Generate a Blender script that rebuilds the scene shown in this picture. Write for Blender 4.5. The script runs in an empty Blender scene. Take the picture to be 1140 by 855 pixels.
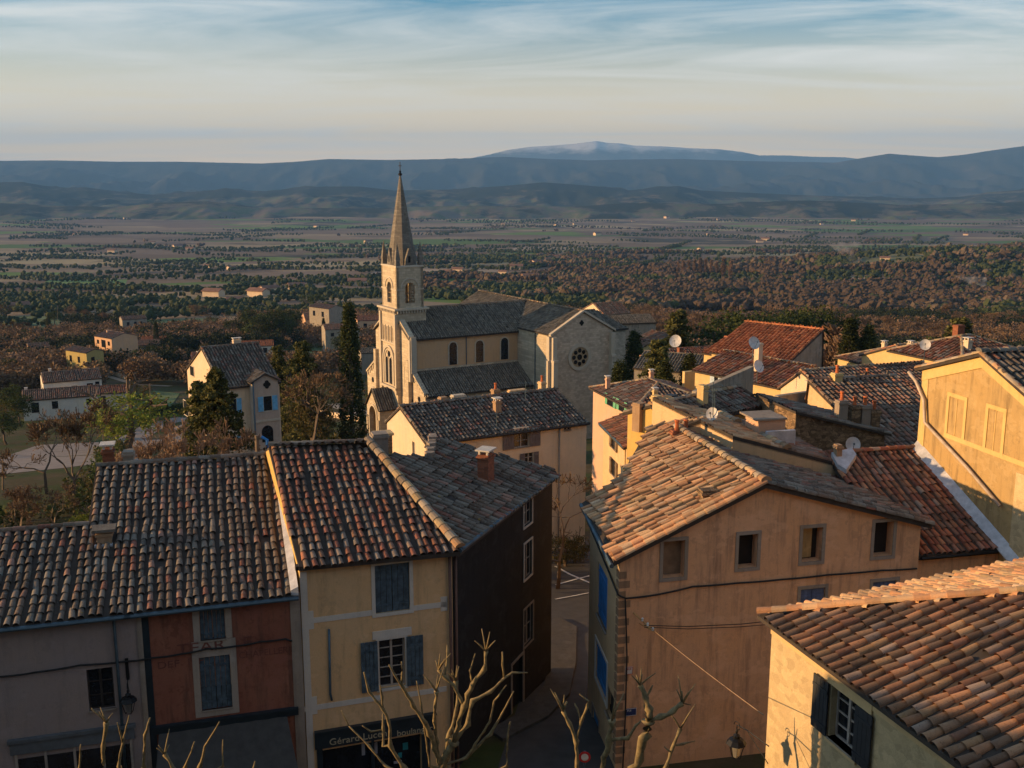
import bpy, math, random
import numpy as np
from math import radians, sin, cos, pi, hypot, atan2
from mathutils import Vector, Matrix

S = bpy.context.scene
# ------------------------------------------------------------------ camera, world, sun
CAMH = 22.0
F = 1150.0
PITCH = radians(11.2)
cd = bpy.data.cameras.new('camera'); cam = bpy.data.objects.new('camera', cd); S.collection.objects.link(cam)
cd.sensor_width = 36; cd.lens = 36 * F / 1140; cd.clip_start = 0.5; cd.clip_end = 120000
cam.location = (0, 0, CAMH); cam.rotation_euler = (pi / 2 - PITCH, 0, 0)
S.camera = cam
SUN_EL = radians(10.0)
SUN_FWD = radians(-4)            # sun stands left of the view, this far ahead of square-left
sd = Vector((-cos(SUN_EL) * cos(SUN_FWD), cos(SUN_EL) * sin(SUN_FWD), sin(SUN_EL)))
sl = bpy.data.lights.new('sun', 'SUN'); sun = bpy.data.objects.new('sun', sl); S.collection.objects.link(sun)
sun.rotation_euler = sd.to_track_quat('Z', 'Y').to_euler()
sl.energy = 5.0; sl.angle = radians(0.5); sl.color = (1.0, 0.60, 0.26)
W = bpy.data.worlds.new('World'); S.world = W; W.use_nodes = True
S.view_settings.view_transform = 'Standard'; S.view_settings.look = 'None'
S.view_settings.exposure = 0.82; S.view_settings.gamma = 1.0
SKY_STRENGTH = 0.125
def mixc(N, L, f, a, b, mode='MIX'):
    m = N('ShaderNodeMix'); m.data_type = 'RGBA'; m.blend_type = mode
    for i, x in ((0, f), (6, a), (7, b)):
        if hasattr(x, 'is_output'): L(x, m.inputs[i])
        elif i == 0: m.inputs[0].default_value = x
        else: m.inputs[i].default_value = (*x[:3], 1)
    return m.outputs[2]
def build_world():
    nt = W.node_tree; nt.nodes.clear(); N = nt.nodes.new; L = nt.links.new
    out = N('ShaderNodeOutputWorld'); bg = N('ShaderNodeBackground'); L(bg.outputs[0], out.inputs[0])
    bg.inputs[1].default_value = SKY_STRENGTH
    sky = N('ShaderNodeTexSky'); sky.sky_type = 'NISHITA'; sky.sun_disc = False
    sky.sun_elevation = SUN_EL; sky.sun_rotation = atan2(sd.x, sd.y)
    sky.altitude = 400; sky.air_density = 1.0; sky.dust_density = 1.2; sky.ozone_density = 3.0
    tc = N('ShaderNodeTexCoord'); sep = N('ShaderNodeSeparateXYZ'); L(tc.outputs['Generated'], sep.inputs[0])
    # project direction on a cloud deck: xy / (z + c)
    ad = N('ShaderNodeMath'); ad.operation = 'ADD'; L(sep.outputs[2], ad.inputs[0]); ad.inputs[1].default_value = 0.07
    mx = N('ShaderNodeMath'); mx.operation = 'MAXIMUM'; L(ad.outputs[0], mx.inputs[0]); mx.inputs[1].default_value = 0.02
    comb = N('ShaderNodeCombineXYZ')
    for i in (0, 1):
        d = N('ShaderNodeMath'); d.operation = 'DIVIDE'; L(sep.outputs[i], d.inputs[0]); L(mx.outputs[0], d.inputs[1]); L(d.outputs[0], comb.inputs[i])
    mp = N('ShaderNodeMapping'); L(comb.outputs[0], mp.inputs[0]); mp.inputs['Rotation'].default_value = (0, 0, radians(-12)); mp.inputs['Scale'].default_value = (0.34, 0.95, 1)
    nz = N('ShaderNodeTexNoise'); L(mp.outputs[0], nz.inputs[0]); nz.inputs['Scale'].default_value = 1.0; nz.inputs['Detail'].default_value = 9; nz.inputs['Roughness'].default_value = 0.62; nz.inputs['Distortion'].default_value = 1.3
    mp2 = N('ShaderNodeMapping'); L(comb.outputs[0], mp2.inputs[0]); mp2.inputs['Rotation'].default_value = (0, 0, radians(9)); mp2.inputs['Scale'].default_value = (0.12, 0.3, 1)
    n2 = N('ShaderNodeTexNoise'); L(mp2.outputs[0], n2.inputs[0]); n2.inputs['Scale'].default_value = 1.0; n2.inputs['Detail'].default_value = 3
    r1 = N('ShaderNodeMapRange'); L(nz.outputs[0], r1.inputs[0]); r1.inputs[1].default_value = 0.40; r1.inputs[2].default_value = 0.68
    r2 = N('ShaderNodeMapRange'); L(n2.outputs[0], r2.inputs[0]); r2.inputs[1].default_value = 0.22; r2.inputs[2].default_value = 0.55
    m = N('ShaderNodeMath'); m.operation = 'MULTIPLY'; L(r1.outputs[0], m.inputs[0]); L(r2.outputs[0], m.inputs[1])
    m2 = N('ShaderNodeMath'); m2.operation = 'MULTIPLY'; L(m.outputs[0], m2.inputs[0]); m2.inputs[1].default_value = 0.8
    mix = N('ShaderNodeMix'); mix.data_type = 'RGBA'; L(m2.outputs[0], mix.inputs[0]); r3 = N('ShaderNodeMapRange'); L(sep.outputs[2], r3.inputs[0]); r3.inputs[1].default_value = -0.02; r3.inputs[2].default_value = 0.19; r3.inputs[3].default_value = 0.85; r3.inputs[4].default_value = 0; r3.interpolation_type = 'SMOOTHSTEP'
    hs = N('ShaderNodeHueSaturation'); hs.inputs['Saturation'].default_value = 1.4; hs.inputs['Value'].default_value = 0.74; L(mixc(N, L, 1.0, sky.outputs[0], (0.80, 0.98, 0.98), 'MULTIPLY'), hs.inputs['Color'])
    glow = N('ShaderNodeMix'); glow.data_type = 'RGBA'; L(r3.outputs[0], glow.inputs[0]); L(hs.outputs[0], glow.inputs[6]); glow.inputs[7].default_value = (9.2, 6.4, 3.7, 1); L(glow.outputs[2], mix.inputs[6]); mix.inputs[7].default_value = (4.9, 4.75, 4.4, 1)
    L(mix.outputs[2], bg.inputs[0])
build_world()


# ------------------------------------------------------------------ pixel rays (photo pixels -> points in the world)
CP, SP = cos(PITCH), sin(PITCH)
def ray(px, py):
    u = (px - 570) / F; v = (427.5 - py) / F
    return (u, CP + v * SP, -SP + v * CP)
def PY(px, py, y):
    a, b, c = ray(px, py); t = y / b; return Vector((a * t, y, CAMH + c * t))
def PZ(px, py, z):
    a, b, c = ray(px, py); t = (z - CAMH) / c; return Vector((a * t, b * t, z))
def proj(P):
    x, y, z = P[0], P[1], P[2] - CAMH
    d = y * CP - z * SP; v = y * SP + z * CP
    return (570 + F * x / d, 427.5 - F * v / d)
class Plane:
    """z = P.z + s * distance from the line through P with heading ang, towards side (+1 = left of heading, -1 = right)"""
    def __init__(self, P, ang, s, side=1):
        a = radians(ang); self.P = Vector(P); self.h = Vector((cos(a), sin(a), 0)); self.r = Vector((-sin(a), cos(a), 0)) * side; self.s = s
    def z(self, x, y): return self.P.z + self.s * ((x - self.P.x) * self.r.x + (y - self.P.y) * self.r.y)
    def hit(self, px, py):
        a, b, c = ray(px, py); P, r, s = self.P, self.r, self.s
        t = (P.z - CAMH - s * (P.x * r.x + P.y * r.y)) / (c - s * (a * r.x + b * r.y))
        return Vector((a * t, b * t, CAMH + c * t))
def fac(P, ang, px, py):
    a = radians(ang); n = (-sin(a), cos(a)); A, B, C = ray(px, py)
    t = (P[0] * n[0] + P[1] * n[1]) / (A * n[0] + B * n[1]); return Vector((A * t, B * t, CAMH + C * t))

# ------------------------------------------------------------------ noise and terrain
def _hash(ix, iy, seed):
    h = (ix.astype(np.int64) * 374761393 + iy.astype(np.int64) * 668265263 + seed * 974634777) & 0x7fffffff
    h = (h ^ (h >> 13)) * 1274126177 & 0x7fffffff
    h = h ^ (h >> 16)
    return (h & 0xffff) / 65535.0
def vnoise(x, y, seed=0):
    x = np.asarray(x, float); y = np.asarray(y, float)
    ix, iy = np.floor(x), np.floor(y); fx, fy = x - ix, y - iy
    fx = fx * fx * (3 - 2 * fx); fy = fy * fy * (3 - 2 * fy)
    a = _hash(ix, iy, seed); b = _hash(ix + 1, iy, seed); c = _hash(ix, iy + 1, seed); d = _hash(ix + 1, iy + 1, seed)
    return (a * (1 - fx) + b * fx) * (1 - fy) + (c * (1 - fx) + d * fx) * fy
def fbm(x, y, seed=0, oct=4):
    s = 0; a = 0.5; f = 1.0
    for i in range(oct): s = s + a * vnoise(x * f, y * f, seed + i); a *= 0.5; f *= 2.03
    return s
GY = [-400, -80, -30, -2, 9, 35, 50, 70, 90, 120, 140, 172, 200, 300, 500, 800, 1200, 2000, 3000, 4500, 9000, 15000, 60000]
GZ = [90, 62, 38, 20.2, 0, 0, -1.3, -4.2, -7, -11.0, -15.0, -22.5, -27, -39, -57, -80, -102, -137, -167, -186, -197, -192, -150]
def terr(x, y):
    x = np.asarray(x, float); y = np.asarray(y, float)
    r = np.hypot(x, np.maximum(y, 0)); ye = np.where(y > 60, y * 0.45 + r * 0.55, y)
    ye = ye - np.clip(x - 6, 0, 45) * 0.55 * np.clip((y - 45) / 30, 0, 1)
    ye = np.where((x < -60) & (y < 60), np.maximum(ye, (-x - 60) * .8), ye)
    z = np.interp(ye, GY, GZ)
    # brown hill at the right, about 1.6 km away
    z = z + 62 * np.exp(-(((x - 1150) / 330) ** 2 + ((y - 1750) / 420) ** 2))
    z = z + 30 * np.exp(-(((x - 620) / 260) ** 2 + ((y - 1500) / 300) ** 2))
    amp = np.clip((r - 150) / 1500, 0, 1) * 16
    z = z + amp * (fbm(x / 700, y / 700, 3, 4) - 0.5)
    return z
def tz(x, y): return float(terr(np.array([x]), np.array([y]))[0])
_YS = 20.0 * 1.012 ** np.arange(620)
def ground(px, py):
    a, b, c = ray(px, py); ys = _YS
    for _ in range(3):
        h = CAMH + c * ys / b <= terr(a * ys / b, ys); k = int(np.argmax(h)) if h.any() else len(ys) - 1
        if k == 0: return Vector((a * ys[0] / b, ys[0], tz(a * ys[0] / b, ys[0])))
        ys = np.linspace(ys[k - 1], ys[k], 24)
    y = ys[12]; return Vector((a * y / b, y, tz(a * y / b, y)))

# ------------------------------------------------------------------ object helpers
ORG = {}
def tag(o, label=None, cat=None, group=None, kind=None):
    if label: o['label'] = label
    if cat: o['category'] = cat
    if group: o['group'] = group
    if kind: o['kind'] = kind
    return o
def thing(name, loc, label, cat, group=None):
    o = bpy.data.objects.new(name, None); S.collection.objects.link(o); o.empty_display_size = 0.3
    o.location = loc; ORG[o.name] = Vector(loc); return tag(o, label, cat, group)
class MB:
    def __init__(s): s.v = []; s.f = []; s.sm = False
    def add(s, vs, fs):
        n = len(s.v); s.v += [tuple(p) for p in vs]; s.f += [tuple(i + n for i in f) for f in fs]; return s
    def quad(s, *p): return s.add(p, [tuple(range(len(p)))])
    def prism(s, low, up):
        """closed solid between two loops with equal counts"""
        n = len(low); s.add(list(low) + list(up), [tuple(range(n))[::-1], tuple(range(n, 2 * n))] + [(i, (i + 1) % n, n + (i + 1) % n, n + i) for i in range(n)]); return s
    def box(s, c, sx, sy, sz, ang=0.0):
        """c = centre of the base; ang in degrees"""
        a = radians(ang); ca, sa = cos(a), sin(a); lo = []; up = []
        for x, y in ((-1, -1), (1, -1), (1, 1), (-1, 1)):
            X, Yy = x * sx / 2, y * sy / 2; q = (c[0] + X * ca - Yy * sa, c[1] + X * sa + Yy * ca)
            lo.append((q[0], q[1], c[2])); up.append((q[0], q[1], c[2] + sz))
        return s.prism(lo, up)
    def tube(s, pts, rad, n=6, caps=True):
        pts = [Vector(p) for p in pts]; rings = []
        if not hasattr(rad, '__len__'): rad = [rad] * len(pts)
        for i, p in enumerate(pts):
            t = (pts[min(i + 1, len(pts) - 1)] - pts[max(i - 1, 0)]); t = t.normalized() if t.length > 1e-9 else Vector((0, 0, 1))
            r = t.cross(Vector((0, 0, 1))); r = r.normalized() if r.length > 0.05 else t.cross(Vector((1, 0, 0))).normalized()
            w = t.cross(r)
            rings.append([p + (r * cos(2 * pi * k / n) + w * sin(2 * pi * k / n)) * rad[i] for k in range(n)])
        vs = [q for R in rings for q in R]; fs = []
        for i in range(len(rings) - 1):
            for k in range(n): fs.append((i * n + k, i * n + (k + 1) % n, (i + 1) * n + (k + 1) % n, (i + 1) * n + k))
        if caps: fs.append(tuple(range(n))[::-1]); fs.append(tuple(range((len(rings) - 1) * n, len(rings) * n)))
        return s.add(vs, fs)
    def lathe(s, c, prof, n=10):
        """prof: (radius, z) list"""
        c = Vector(c); return s._rings([[c + Vector((r * cos(2 * pi * k / n), r * sin(2 * pi * k / n), z)) for k in range(n)] for r, z in prof], n)
    def _rings(s, R, n):
        vs = [q for r in R for q in r]; fs = []
        for i in range(len(R) - 1):
            for k in range(n): fs.append((i * n + k, i * n + (k + 1) % n, (i + 1) * n + (k + 1) % n, (i + 1) * n + k))
        fs.append(tuple(range(n))[::-1]); fs.append(tuple(range((len(R) - 1) * n, len(R) * n)))
        return s.add(vs, fs)
    def build(s, name, mat, parent=None, smooth=False, kind=None):
        o0 = ORG.get(parent.name, Vector((0, 0, 0))) if parent else Vector((0, 0, 0))
        me = bpy.data.meshes.new(name)
        v = [(p[0] - o0.x, p[1] - o0.y, p[2] - o0.z) for p in s.v]
        me.from_pydata(v, [], s.f); me.materials.append(mat)
        if smooth: me.polygons.foreach_set('use_smooth', [True] * len(me.polygons))
        me.update()
        o = bpy.data.objects.new(name, me); S.collection.objects.link(o)
        if parent: o.parent = parent
        ORG[o.name] = o0
        if kind: o['kind'] = kind
        return o
def npmesh(name, V, Fq, mat, parent=None, smooth=False, org=None, link=True):
    """V (n,3) array; Fq (m,4) or (m,3) index array"""
    o0 = org if org is not None else (ORG.get(parent.name, Vector((0, 0, 0))) if parent else Vector((0, 0, 0)))
    me = bpy.data.meshes.new(name); V = np.asarray(V, float) - np.array(o0)
    k = Fq.shape[1]; me.vertices.add(len(V)); me.vertices.foreach_set('co', V.ravel())
    me.loops.add(Fq.size); me.loops.foreach_set('vertex_index', Fq.ravel().astype(np.int32))
    me.polygons.add(len(Fq)); me.polygons.foreach_set('loop_start', np.arange(0, Fq.size, k, dtype=np.int32))
    me.polygons.foreach_set('use_smooth', np.full(len(Fq), smooth)); me.materials.append(mat); me.update(calc_edges=True); me.validate()
    if not link: return me
    o = bpy.data.objects.new(name, me); S.collection.objects.link(o)
    if parent: o.parent = parent
    ORG[o.name] = Vector(o0); return o

# ------------------------------------------------------------------ materials
def new_mat(name):
    m = bpy.data.materials.new(name); m.use_nodes = True; nt = m.node_tree; b = nt.nodes['Principled BSDF']
    return m, nt, b, nt.nodes.new, nt.links.new
def ramp(N, stops, interp='LINEAR'):
    r = N('ShaderNodeValToRGB'); cr = r.color_ramp; cr.interpolation = interp
    while len(cr.elements) < len(stops): cr.elements.new(0.5)
    for e, (p, c) in zip(cr.elements, stops): e.position = p; e.color = (*c[:3], 1)
    return r
def noise(N, L, src, scale, det=5, rough=0.6, vec=None):
    n = N('ShaderNodeTexNoise'); n.inputs['Scale'].default_value = scale; n.inputs['Detail'].default_value = det; n.inputs['Roughness'].default_value = rough
    if vec:
        mp = N('ShaderNodeMapping'); mp.inputs['Scale'].default_value = vec; L(src, mp.inputs[0]); L(mp.outputs[0], n.inputs[0])
    else: L(src, n.inputs[0])
    return n.outputs[0]
def mrange(N, L, x, a, b, c=0.0, d=1.0):
    m = N('ShaderNodeMapRange'); L(x, m.inputs[0]); m.inputs[1].default_value = a; m.inputs[2].default_value = b; m.inputs[3].default_value = c; m.inputs[4].default_value = d
    return m.outputs[0]
def bump(N, L, b, h, st=0.4, dist=0.02):
    n = N('ShaderNodeBump'); n.inputs['Strength'].default_value = st; n.inputs['Distance'].default_value = dist; L(h, n.inputs['Height']); L(n.outputs[0], b.inputs['Normal'])
def plain(name, col, rough=0.6, metal=0.0, var=0.25, scale=3.0):
    m, nt, b, N, L = new_mat(name); tc = N('ShaderNodeTexCoord').outputs['Object']
    n = noise(N, L, tc, scale, 5); c2 = tuple(x * (1 - var) for x in col); c3 = tuple(min(1, x * (1 + var)) for x in col)
    r = ramp(N, [(0.3, c2), (0.7, c3)]); L(n, r.inputs[0]); L(r.outputs[0], b.inputs['Base Color'])
    b.inputs['Roughness'].default_value = rough; b.inputs['Metallic'].default_value = metal; bump(N, L, b, n, 0.15, 0.01); return m
def plaster(name, col, dark=None, warm=None, stain=0.5, sc=0.5):
    """rendered wall: cloudy patches, vertical drip stains, grain"""
    m, nt, b, N, L = new_mat(name); tc = N('ShaderNodeTexCoord').outputs['Object']
    dark = dark or tuple(x * 0.55 for x in col); warm = warm or (min(1, col[0] * 1.12), col[1] * 1.05, col[2] * 0.92)
    n1 = noise(N, L, tc, sc, 6, 0.62); r1 = mrange(N, L, n1, 0.32, 0.68); c = mixc(N, L, r1, col, warm)
    n2 = noise(N, L, tc, 2.2, 7, 0.7, (1.3, 1.3, 0.13)); r2 = mrange(N, L, n2, 0.50, 0.72, 0, stain); c = mixc(N, L, r2, c, dark)
    n3 = noise(N, L, tc, 3.2, 8, 0.75); r3 = mrange(N, L, n3, 0.52, 0.70, 0, stain * 0.8); c = mixc(N, L, r3, c, tuple(x * 0.7 for x in col))
    n5 = noise(N, L, tc, 0.9, 5, 0.6); r5 = mrange(N, L, n5, 0.55, 0.66, 0, stain * 0.5); c = mixc(N, L, r5, c, tuple(min(1, x * 1.25 + .03) for x in col))
    n6 = noise(N, L, tc, 0.55, 3, 0.8, (1, 1, 1.7)); c = mixc(N, L, mrange(N, L, n6, 0.57, 0.585, 0, .45 * stain), c, tuple(min(1, x * 1.2 + .02) for x in col)); n7 = noise(N, L, tc, 0.8, 4, 0.85, (1, 1, .8)); c = mixc(N, L, mrange(N, L, n7, 0.40, 0.385, 0, .4 * stain), c, tuple(x * .62 for x in col))
    n4 = noise(N, L, tc, 30, 4, 0.7); c = mixc(N, L, mrange(N, L, n4, 0.3, 0.7, 0, 0.22), c, dark)
    L(c, b.inputs['Base Color']); b.inputs['Roughness'].default_value = 0.92; b.inputs['Specular IOR Level'].default_value = 0.2
    h = N('ShaderNodeMath'); h.operation = 'ADD'; L(n4, h.inputs[0]); L(n3, h.inputs[1]); bump(N, L, b, h.outputs[0], 0.5, 0.03); return m
def stone(name, col, mortar, scale=2.2, squash=0.6, contrast=0.5, rubble=True, depth=1.0):
    m, nt, b, N, L = new_mat(name); tc = N('ShaderNodeTexCoord').outputs['Object']
    if rubble:
        mp = N('ShaderNodeMapping'); mp.inputs['Scale'].default_value = (1, 1, 1 / squash); L(tc, mp.inputs[0])
        nz = N('ShaderNodeTexNoise'); nz.inputs['Scale'].default_value = 2.5; L(mp.outputs[0], nz.inputs[0])
        vm = N('ShaderNodeVectorMath'); vm.operation = 'SCALE'; L(nz.outputs['Color'], vm.inputs[0]); vm.inputs['Scale'].default_value = 0.35
        va = N('ShaderNodeVectorMath'); L(mp.outputs[0], va.inputs[0]); L(vm.outputs[0], va.inputs[1])
        v = N('ShaderNodeTexVoronoi'); v.inputs['Scale'].default_value = scale; L(va.outputs[0], v.inputs[0])
        e = N('ShaderNodeTexVoronoi'); e.feature = 'DISTANCE_TO_EDGE'; e.inputs['Scale'].default_value = scale; L(va.outputs[0], e.inputs[0])
        bw = N('ShaderNodeSeparateColor'); L(v.outputs['Color'], bw.inputs[0])
        r = ramp(N, [(0, tuple(x * (1 - contrast) for x in col)), (0.5, col), (1, tuple(min(1, x * (1 + contrast * .7)) for x in col))]); L(bw.outputs[0], r.inputs[0])
        c = mixc(N, L, mrange(N, L, e.outputs['Distance'], 0.015, 0.07, 1, 0), r.outputs[0], mortar); h = mrange(N, L, e.outputs['Distance'], 0, 0.1)
    else:
        br = N('ShaderNodeTexBrick'); br.offset = 0.5
        # lay courses on any vertical wall: u = x + y, v = z
        sp = N('ShaderNodeSeparateXYZ'); L(tc, sp.inputs[0]); ad = N('ShaderNodeMath'); L(sp.outputs[0], ad.inputs[0]); L(sp.outputs[1], ad.inputs[1])
        cb = N('ShaderNodeCombineXYZ'); L(ad.outputs[0], cb.inputs[0]); L(sp.outputs[2], cb.inputs[1]); L(cb.outputs[0], br.inputs[0])
        br.inputs['Scale'].default_value = scale; br.inputs['Mortar Size'].default_value = 0.018; br.inputs['Brick Width'].default_value = 0.9; br.inputs['Row Height'].default_value = 0.42
        br.inputs['Color1'].default_value = (*tuple(x * (1 - contrast * .6) for x in col), 1); br.inputs['Color2'].default_value = (*tuple(min(1, x * (1 + contrast * .4)) for x in col), 1); br.inputs['Mortar'].default_value = (*mortar, 1)
        c = br.outputs[0]; h = br.outputs[1]
    n = noise(N, L, tc, 0.7, 6, 0.65); c = mixc(N, L, mrange(N, L, n, 0.42, 0.7, 0, 0.5), c, tuple(x * 0.6 for x in col))
    n4 = noise(N, L, tc, 18, 5, 0.7); c = mixc(N, L, mrange(N, L, n4, 0.35, 0.7, 0, 0.3), c, tuple(x * 0.55 for x in col))
    L(c, b.inputs['Base Color']); b.inputs['Roughness'].default_value = 0.93; b.inputs['Specular IOR Level'].default_value = 0.2
    a2 = N('ShaderNodeMath'); a2.operation = 'ADD'; L(n4, a2.inputs[0])
    if rubble: L(mrange(N, L, h, 0, 1, 0, depth), a2.inputs[1])
    bump(N, L, b, a2.outputs[0], 0.6, 0.04); return m
def tilemat(name, cols, lichen=0.4, dirt=(0.045, 0.04, 0.038)):
    m, nt, b, N, L = new_mat(name); g = N('ShaderNodeNewGeometry'); tc = N('ShaderNodeTexCoord').outputs['Object']
    mean = [sum(c[k] for c in cols) / len(cols) for k in range(3)]; cols = [tuple(c[k] * .62 + mean[k] * .38 for k in range(3)) for c in cols]
    st = [(i / len(cols), c) for i, c in enumerate(cols)]; r = ramp(N, st, 'CONSTANT'); L(g.outputs['Random Per Island'], r.inputs[0])
    wn = N('ShaderNodeTexWhiteNoise'); wn.noise_dimensions = '1D'; L(g.outputs['Random Per Island'], wn.inputs['W'])
    hs = N('ShaderNodeHueSaturation'); L(mrange(N, L, wn.outputs[0], 0, 1, 0.68, 1.3), hs.inputs['Value']); L(r.outputs[0], hs.inputs['Color'])
    n = noise(N, L, tc, 0.8, 6, 0.65); c = mixc(N, L, mrange(N, L, n, 0.5, 0.72, 0, 0.65), hs.outputs[0], dirt)
    n2 = noise(N, L, tc, 9, 6, 0.7); c = mixc(N, L, mrange(N, L, n2, 0.52, 0.66, 0, lichen), c, (0.26, 0.26, 0.22))
    n3 = noise(N, L, tc, 14, 6, 0.75); c = mixc(N, L, mrange(N, L, n3, 0.55, 0.7, 0, 0.75), c, dirt)
    n5 = noise(N, L, tc, 5, 3, 0.5); c = mixc(N, L, mrange(N, L, n5, 0.68, 0.74, 0, lichen * .9), c, (0.30, 0.19, 0.035))
    L(c, b.inputs['Base Color']); b.inputs['Roughness'].default_value = 0.9; b.inputs['Specular IOR Level'].default_value = 0.25
    bump(N, L, b, n3, 0.5, 0.02); return m
TERRA = (0.36, 0.12, 0.055); TERRA2 = (0.42, 0.19, 0.09); ORNG = (0.50, 0.26, 0.12); PINKT = (0.33, 0.17, 0.12)
GREY = (0.20, 0.165, 0.13); GREYD = (0.095, 0.078, 0.062); BLUEG = (0.215, 0.20, 0.165); BRN = (0.14, 0.09, 0.06); PALE = (0.34, 0.29, 0.23); RED = (0.24, 0.065, 0.04); YEL = (0.42, 0.30, 0.15)
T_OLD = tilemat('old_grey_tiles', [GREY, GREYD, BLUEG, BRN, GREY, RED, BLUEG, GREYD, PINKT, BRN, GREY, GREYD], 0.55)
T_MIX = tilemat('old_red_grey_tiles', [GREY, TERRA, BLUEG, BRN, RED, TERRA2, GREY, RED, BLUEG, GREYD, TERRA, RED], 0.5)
T_SUN = tilemat('sunlit_orange_tiles', [(0.62, .34, .17), (0.62, .32, .15), (0.58, .38, .21), (0.58, .4, .22), (0.62, .33, .16), (.5, .38, .26), (.5, .22, .11), (0.6, .28, .13), YEL, (.6, .32, .15), TERRA2, (0.5, .37, .24)], 0.25, (0.19, 0.115, 0.065))  # sunlight on the slopes is put into this warm, bright palette
T_RED = tilemat('brown_red_tiles', [TERRA, BRN, TERRA2, RED, PINKT, TERRA, BRN, PALE, RED, TERRA2], 0.25, (0.06, 0.045, 0.04))
T_NEW = tilemat('new_terracotta_tiles', [(.48, .23, .11), (.28, .13, .07), BRN, (.42, .19, .09), (.30, .17, .09), (.2, .08, .05), (.12, .08, .055), (0.32, .25, .2), (.46, .27, .13), (.16, .10, .065), (.36, .21, .12), (.36, .15, .075)], 0.18, (0.07, 0.045, 0.035))
T_ORG = tilemat('bright_terracotta_tiles', [(0.45, 0.15, 0.06), (0.5, 0.18, 0.075), (0.42, 0.14, 0.06), (0.47, 0.19, 0.08)], 0.08, (0.22, 0.09, 0.05))
T_BRN = tilemat('dusty_brown_tiles', [(.22, .14, .09), GREY, PINKT, TERRA, (.22, .15, .1), (.16, .12, .09), PALE, (.3, .12, .07)], 0.35)
T_SLATE = tilemat('weathered_church_tiles', [(0.24, .21, .16), GREY, (0.18, 0.165, 0.13), (0.15, 0.135, 0.11), (0.21, 0.18, 0.14), (0.2, .15, .1), GREY], 0.35)
M_YEL = plaster('yellow_plaster', (0.68, 0.45, 0.25), stain=0.7)
M_YELG = plaster('yellow_gable_plaster', (0.58, 0.40, 0.14), stain=0.35)
M_OCH = plaster('ochre_plaster', (0.70, 0.395, 0.225), dark=(0.28, 0.16, 0.10), stain=0.85)
M_OCHS = plaster('pale_ochre_plaster', (0.60, 0.42, 0.25), stain=0.4)
M_PINK = plaster('greyed_pink_plaster', (0.31, 0.25, 0.24), dark=(0.17, 0.15, 0.15), stain=0.5)
M_RED = plaster('faded_red_plaster', (0.24, 0.08, 0.052), dark=(0.075, 0.045, 0.035), warm=(0.34, 0.14, 0.085), stain=1.0)
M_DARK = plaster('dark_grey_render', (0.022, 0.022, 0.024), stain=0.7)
M_CREAM = plaster('cream_plaster', (0.66, 0.52, 0.38), stain=0.35)
M_CREAM2 = plaster('warm_cream_plaster', (0.62, 0.45, 0.22), stain=0.35)
M_ROSE = plaster('rose_plaster', (0.60, 0.38, 0.27), stain=0.3)
M_WHITE = plaster('off_white_plaster', (0.62, 0.58, 0.52), stain=0.35)
M_GOLD = plaster('golden_plaster', (0.43, 0.30, 0.14), dark=(0.20, 0.14, 0.07), stain=0.95, sc=0.35)
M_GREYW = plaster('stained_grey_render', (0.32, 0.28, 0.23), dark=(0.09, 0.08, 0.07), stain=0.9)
M_NAVE = plaster('orange_cream_render', (0.56, 0.37, 0.22), stain=0.3)
M_STN = stone('limestone_rubble', (0.58, 0.44, 0.25), (0.56, 0.43, 0.25), 3.6, 0.7, 0.20, depth=.12)
M_RUB = stone('brown_rubble_wall', (0.27, 0.18, 0.105), (0.10, 0.07, 0.05), 4.2, 0.6, 0.6)
M_ASH = stone('church_ashlar', (0.56, 0.46, 0.33), (0.34, 0.28, 0.21), 1.0, contrast=0.35, rubble=False)
M_ASH2 = stone('transept_ashlar', (0.58, 0.46, 0.34), (0.42, 0.33, 0.25), 1.25, contrast=0.4, rubble=False)
M_PALES = plaster('pale_carved_stone', (0.50, 0.44, 0.36), stain=0.4)
M_TRIM = plaster('white_stone_trim', (0.60, 0.56, 0.52), stain=0.35)
M_FRAME = plaster('grey_stone_surround', (0.30, 0.25, 0.21), stain=0.7)
M_CEM = plaster('ridge_mortar', (0.45, 0.33, 0.20), stain=0.6)
M_EAVE = plaster('eave_brick', (0.36, 0.24, 0.15), stain=0.6)
M_BASE = plain('roof_bed', (0.05, 0.038, 0.03), 0.95)
M_GLASS = plain('dark_glass', (0.012, 0.014, 0.018), 0.12, var=0.4)
M_HOLE = plain('dark_interior', (0.012, 0.010, 0.009), 0.9)
M_SHB = plain('old_blue_shutter', (0.055, 0.085, 0.11), 0.75, var=0.6, scale=6)
M_SHSKY = plain('sky_blue_shutter', (0.14, 0.40, 0.62), 0.6)
M_SHBR = plain('bright_blue_shutter', (0.03, 0.20, 0.50), 0.6)
M_SHG = plain('charcoal_shutter', (0.022, 0.026, 0.032), 0.6)
M_SHGR = plain('green_shutter', (0.12, 0.38, 0.22), 0.65)
M_SHGY = plain('mauve_grey_shutter', (0.13, 0.105, 0.105), 0.7)
M_SHP = plain('pale_blue_shutter', (0.42, 0.52, 0.62), 0.7)
M_SASH = plain('painted_sash', (0.36, 0.31, 0.27), 0.6)
M_ZINC = plain('blue_grey_zinc', (0.07, 0.11, 0.14), 0.5, 0.4)
M_ZINCL = plain('pale_zinc_flashing', (0.50, 0.50, 0.52), 0.55, 0.2)
M_IRON = plain('black_iron', (0.012, 0.012, 0.013), 0.5, 0.5)
M_CABLE = plain('black_cable', (0.01, 0.01, 0.01), 0.7)
M_POT = plain('orange_clay_pot', (0.50, 0.13, 0.04), 0.8, var=0.4)
M_BRICK = stone('chimney_brick', (0.30, 0.11, 0.06), (0.16, 0.10, 0.08), 5.0, contrast=0.4, rubble=False)
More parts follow.
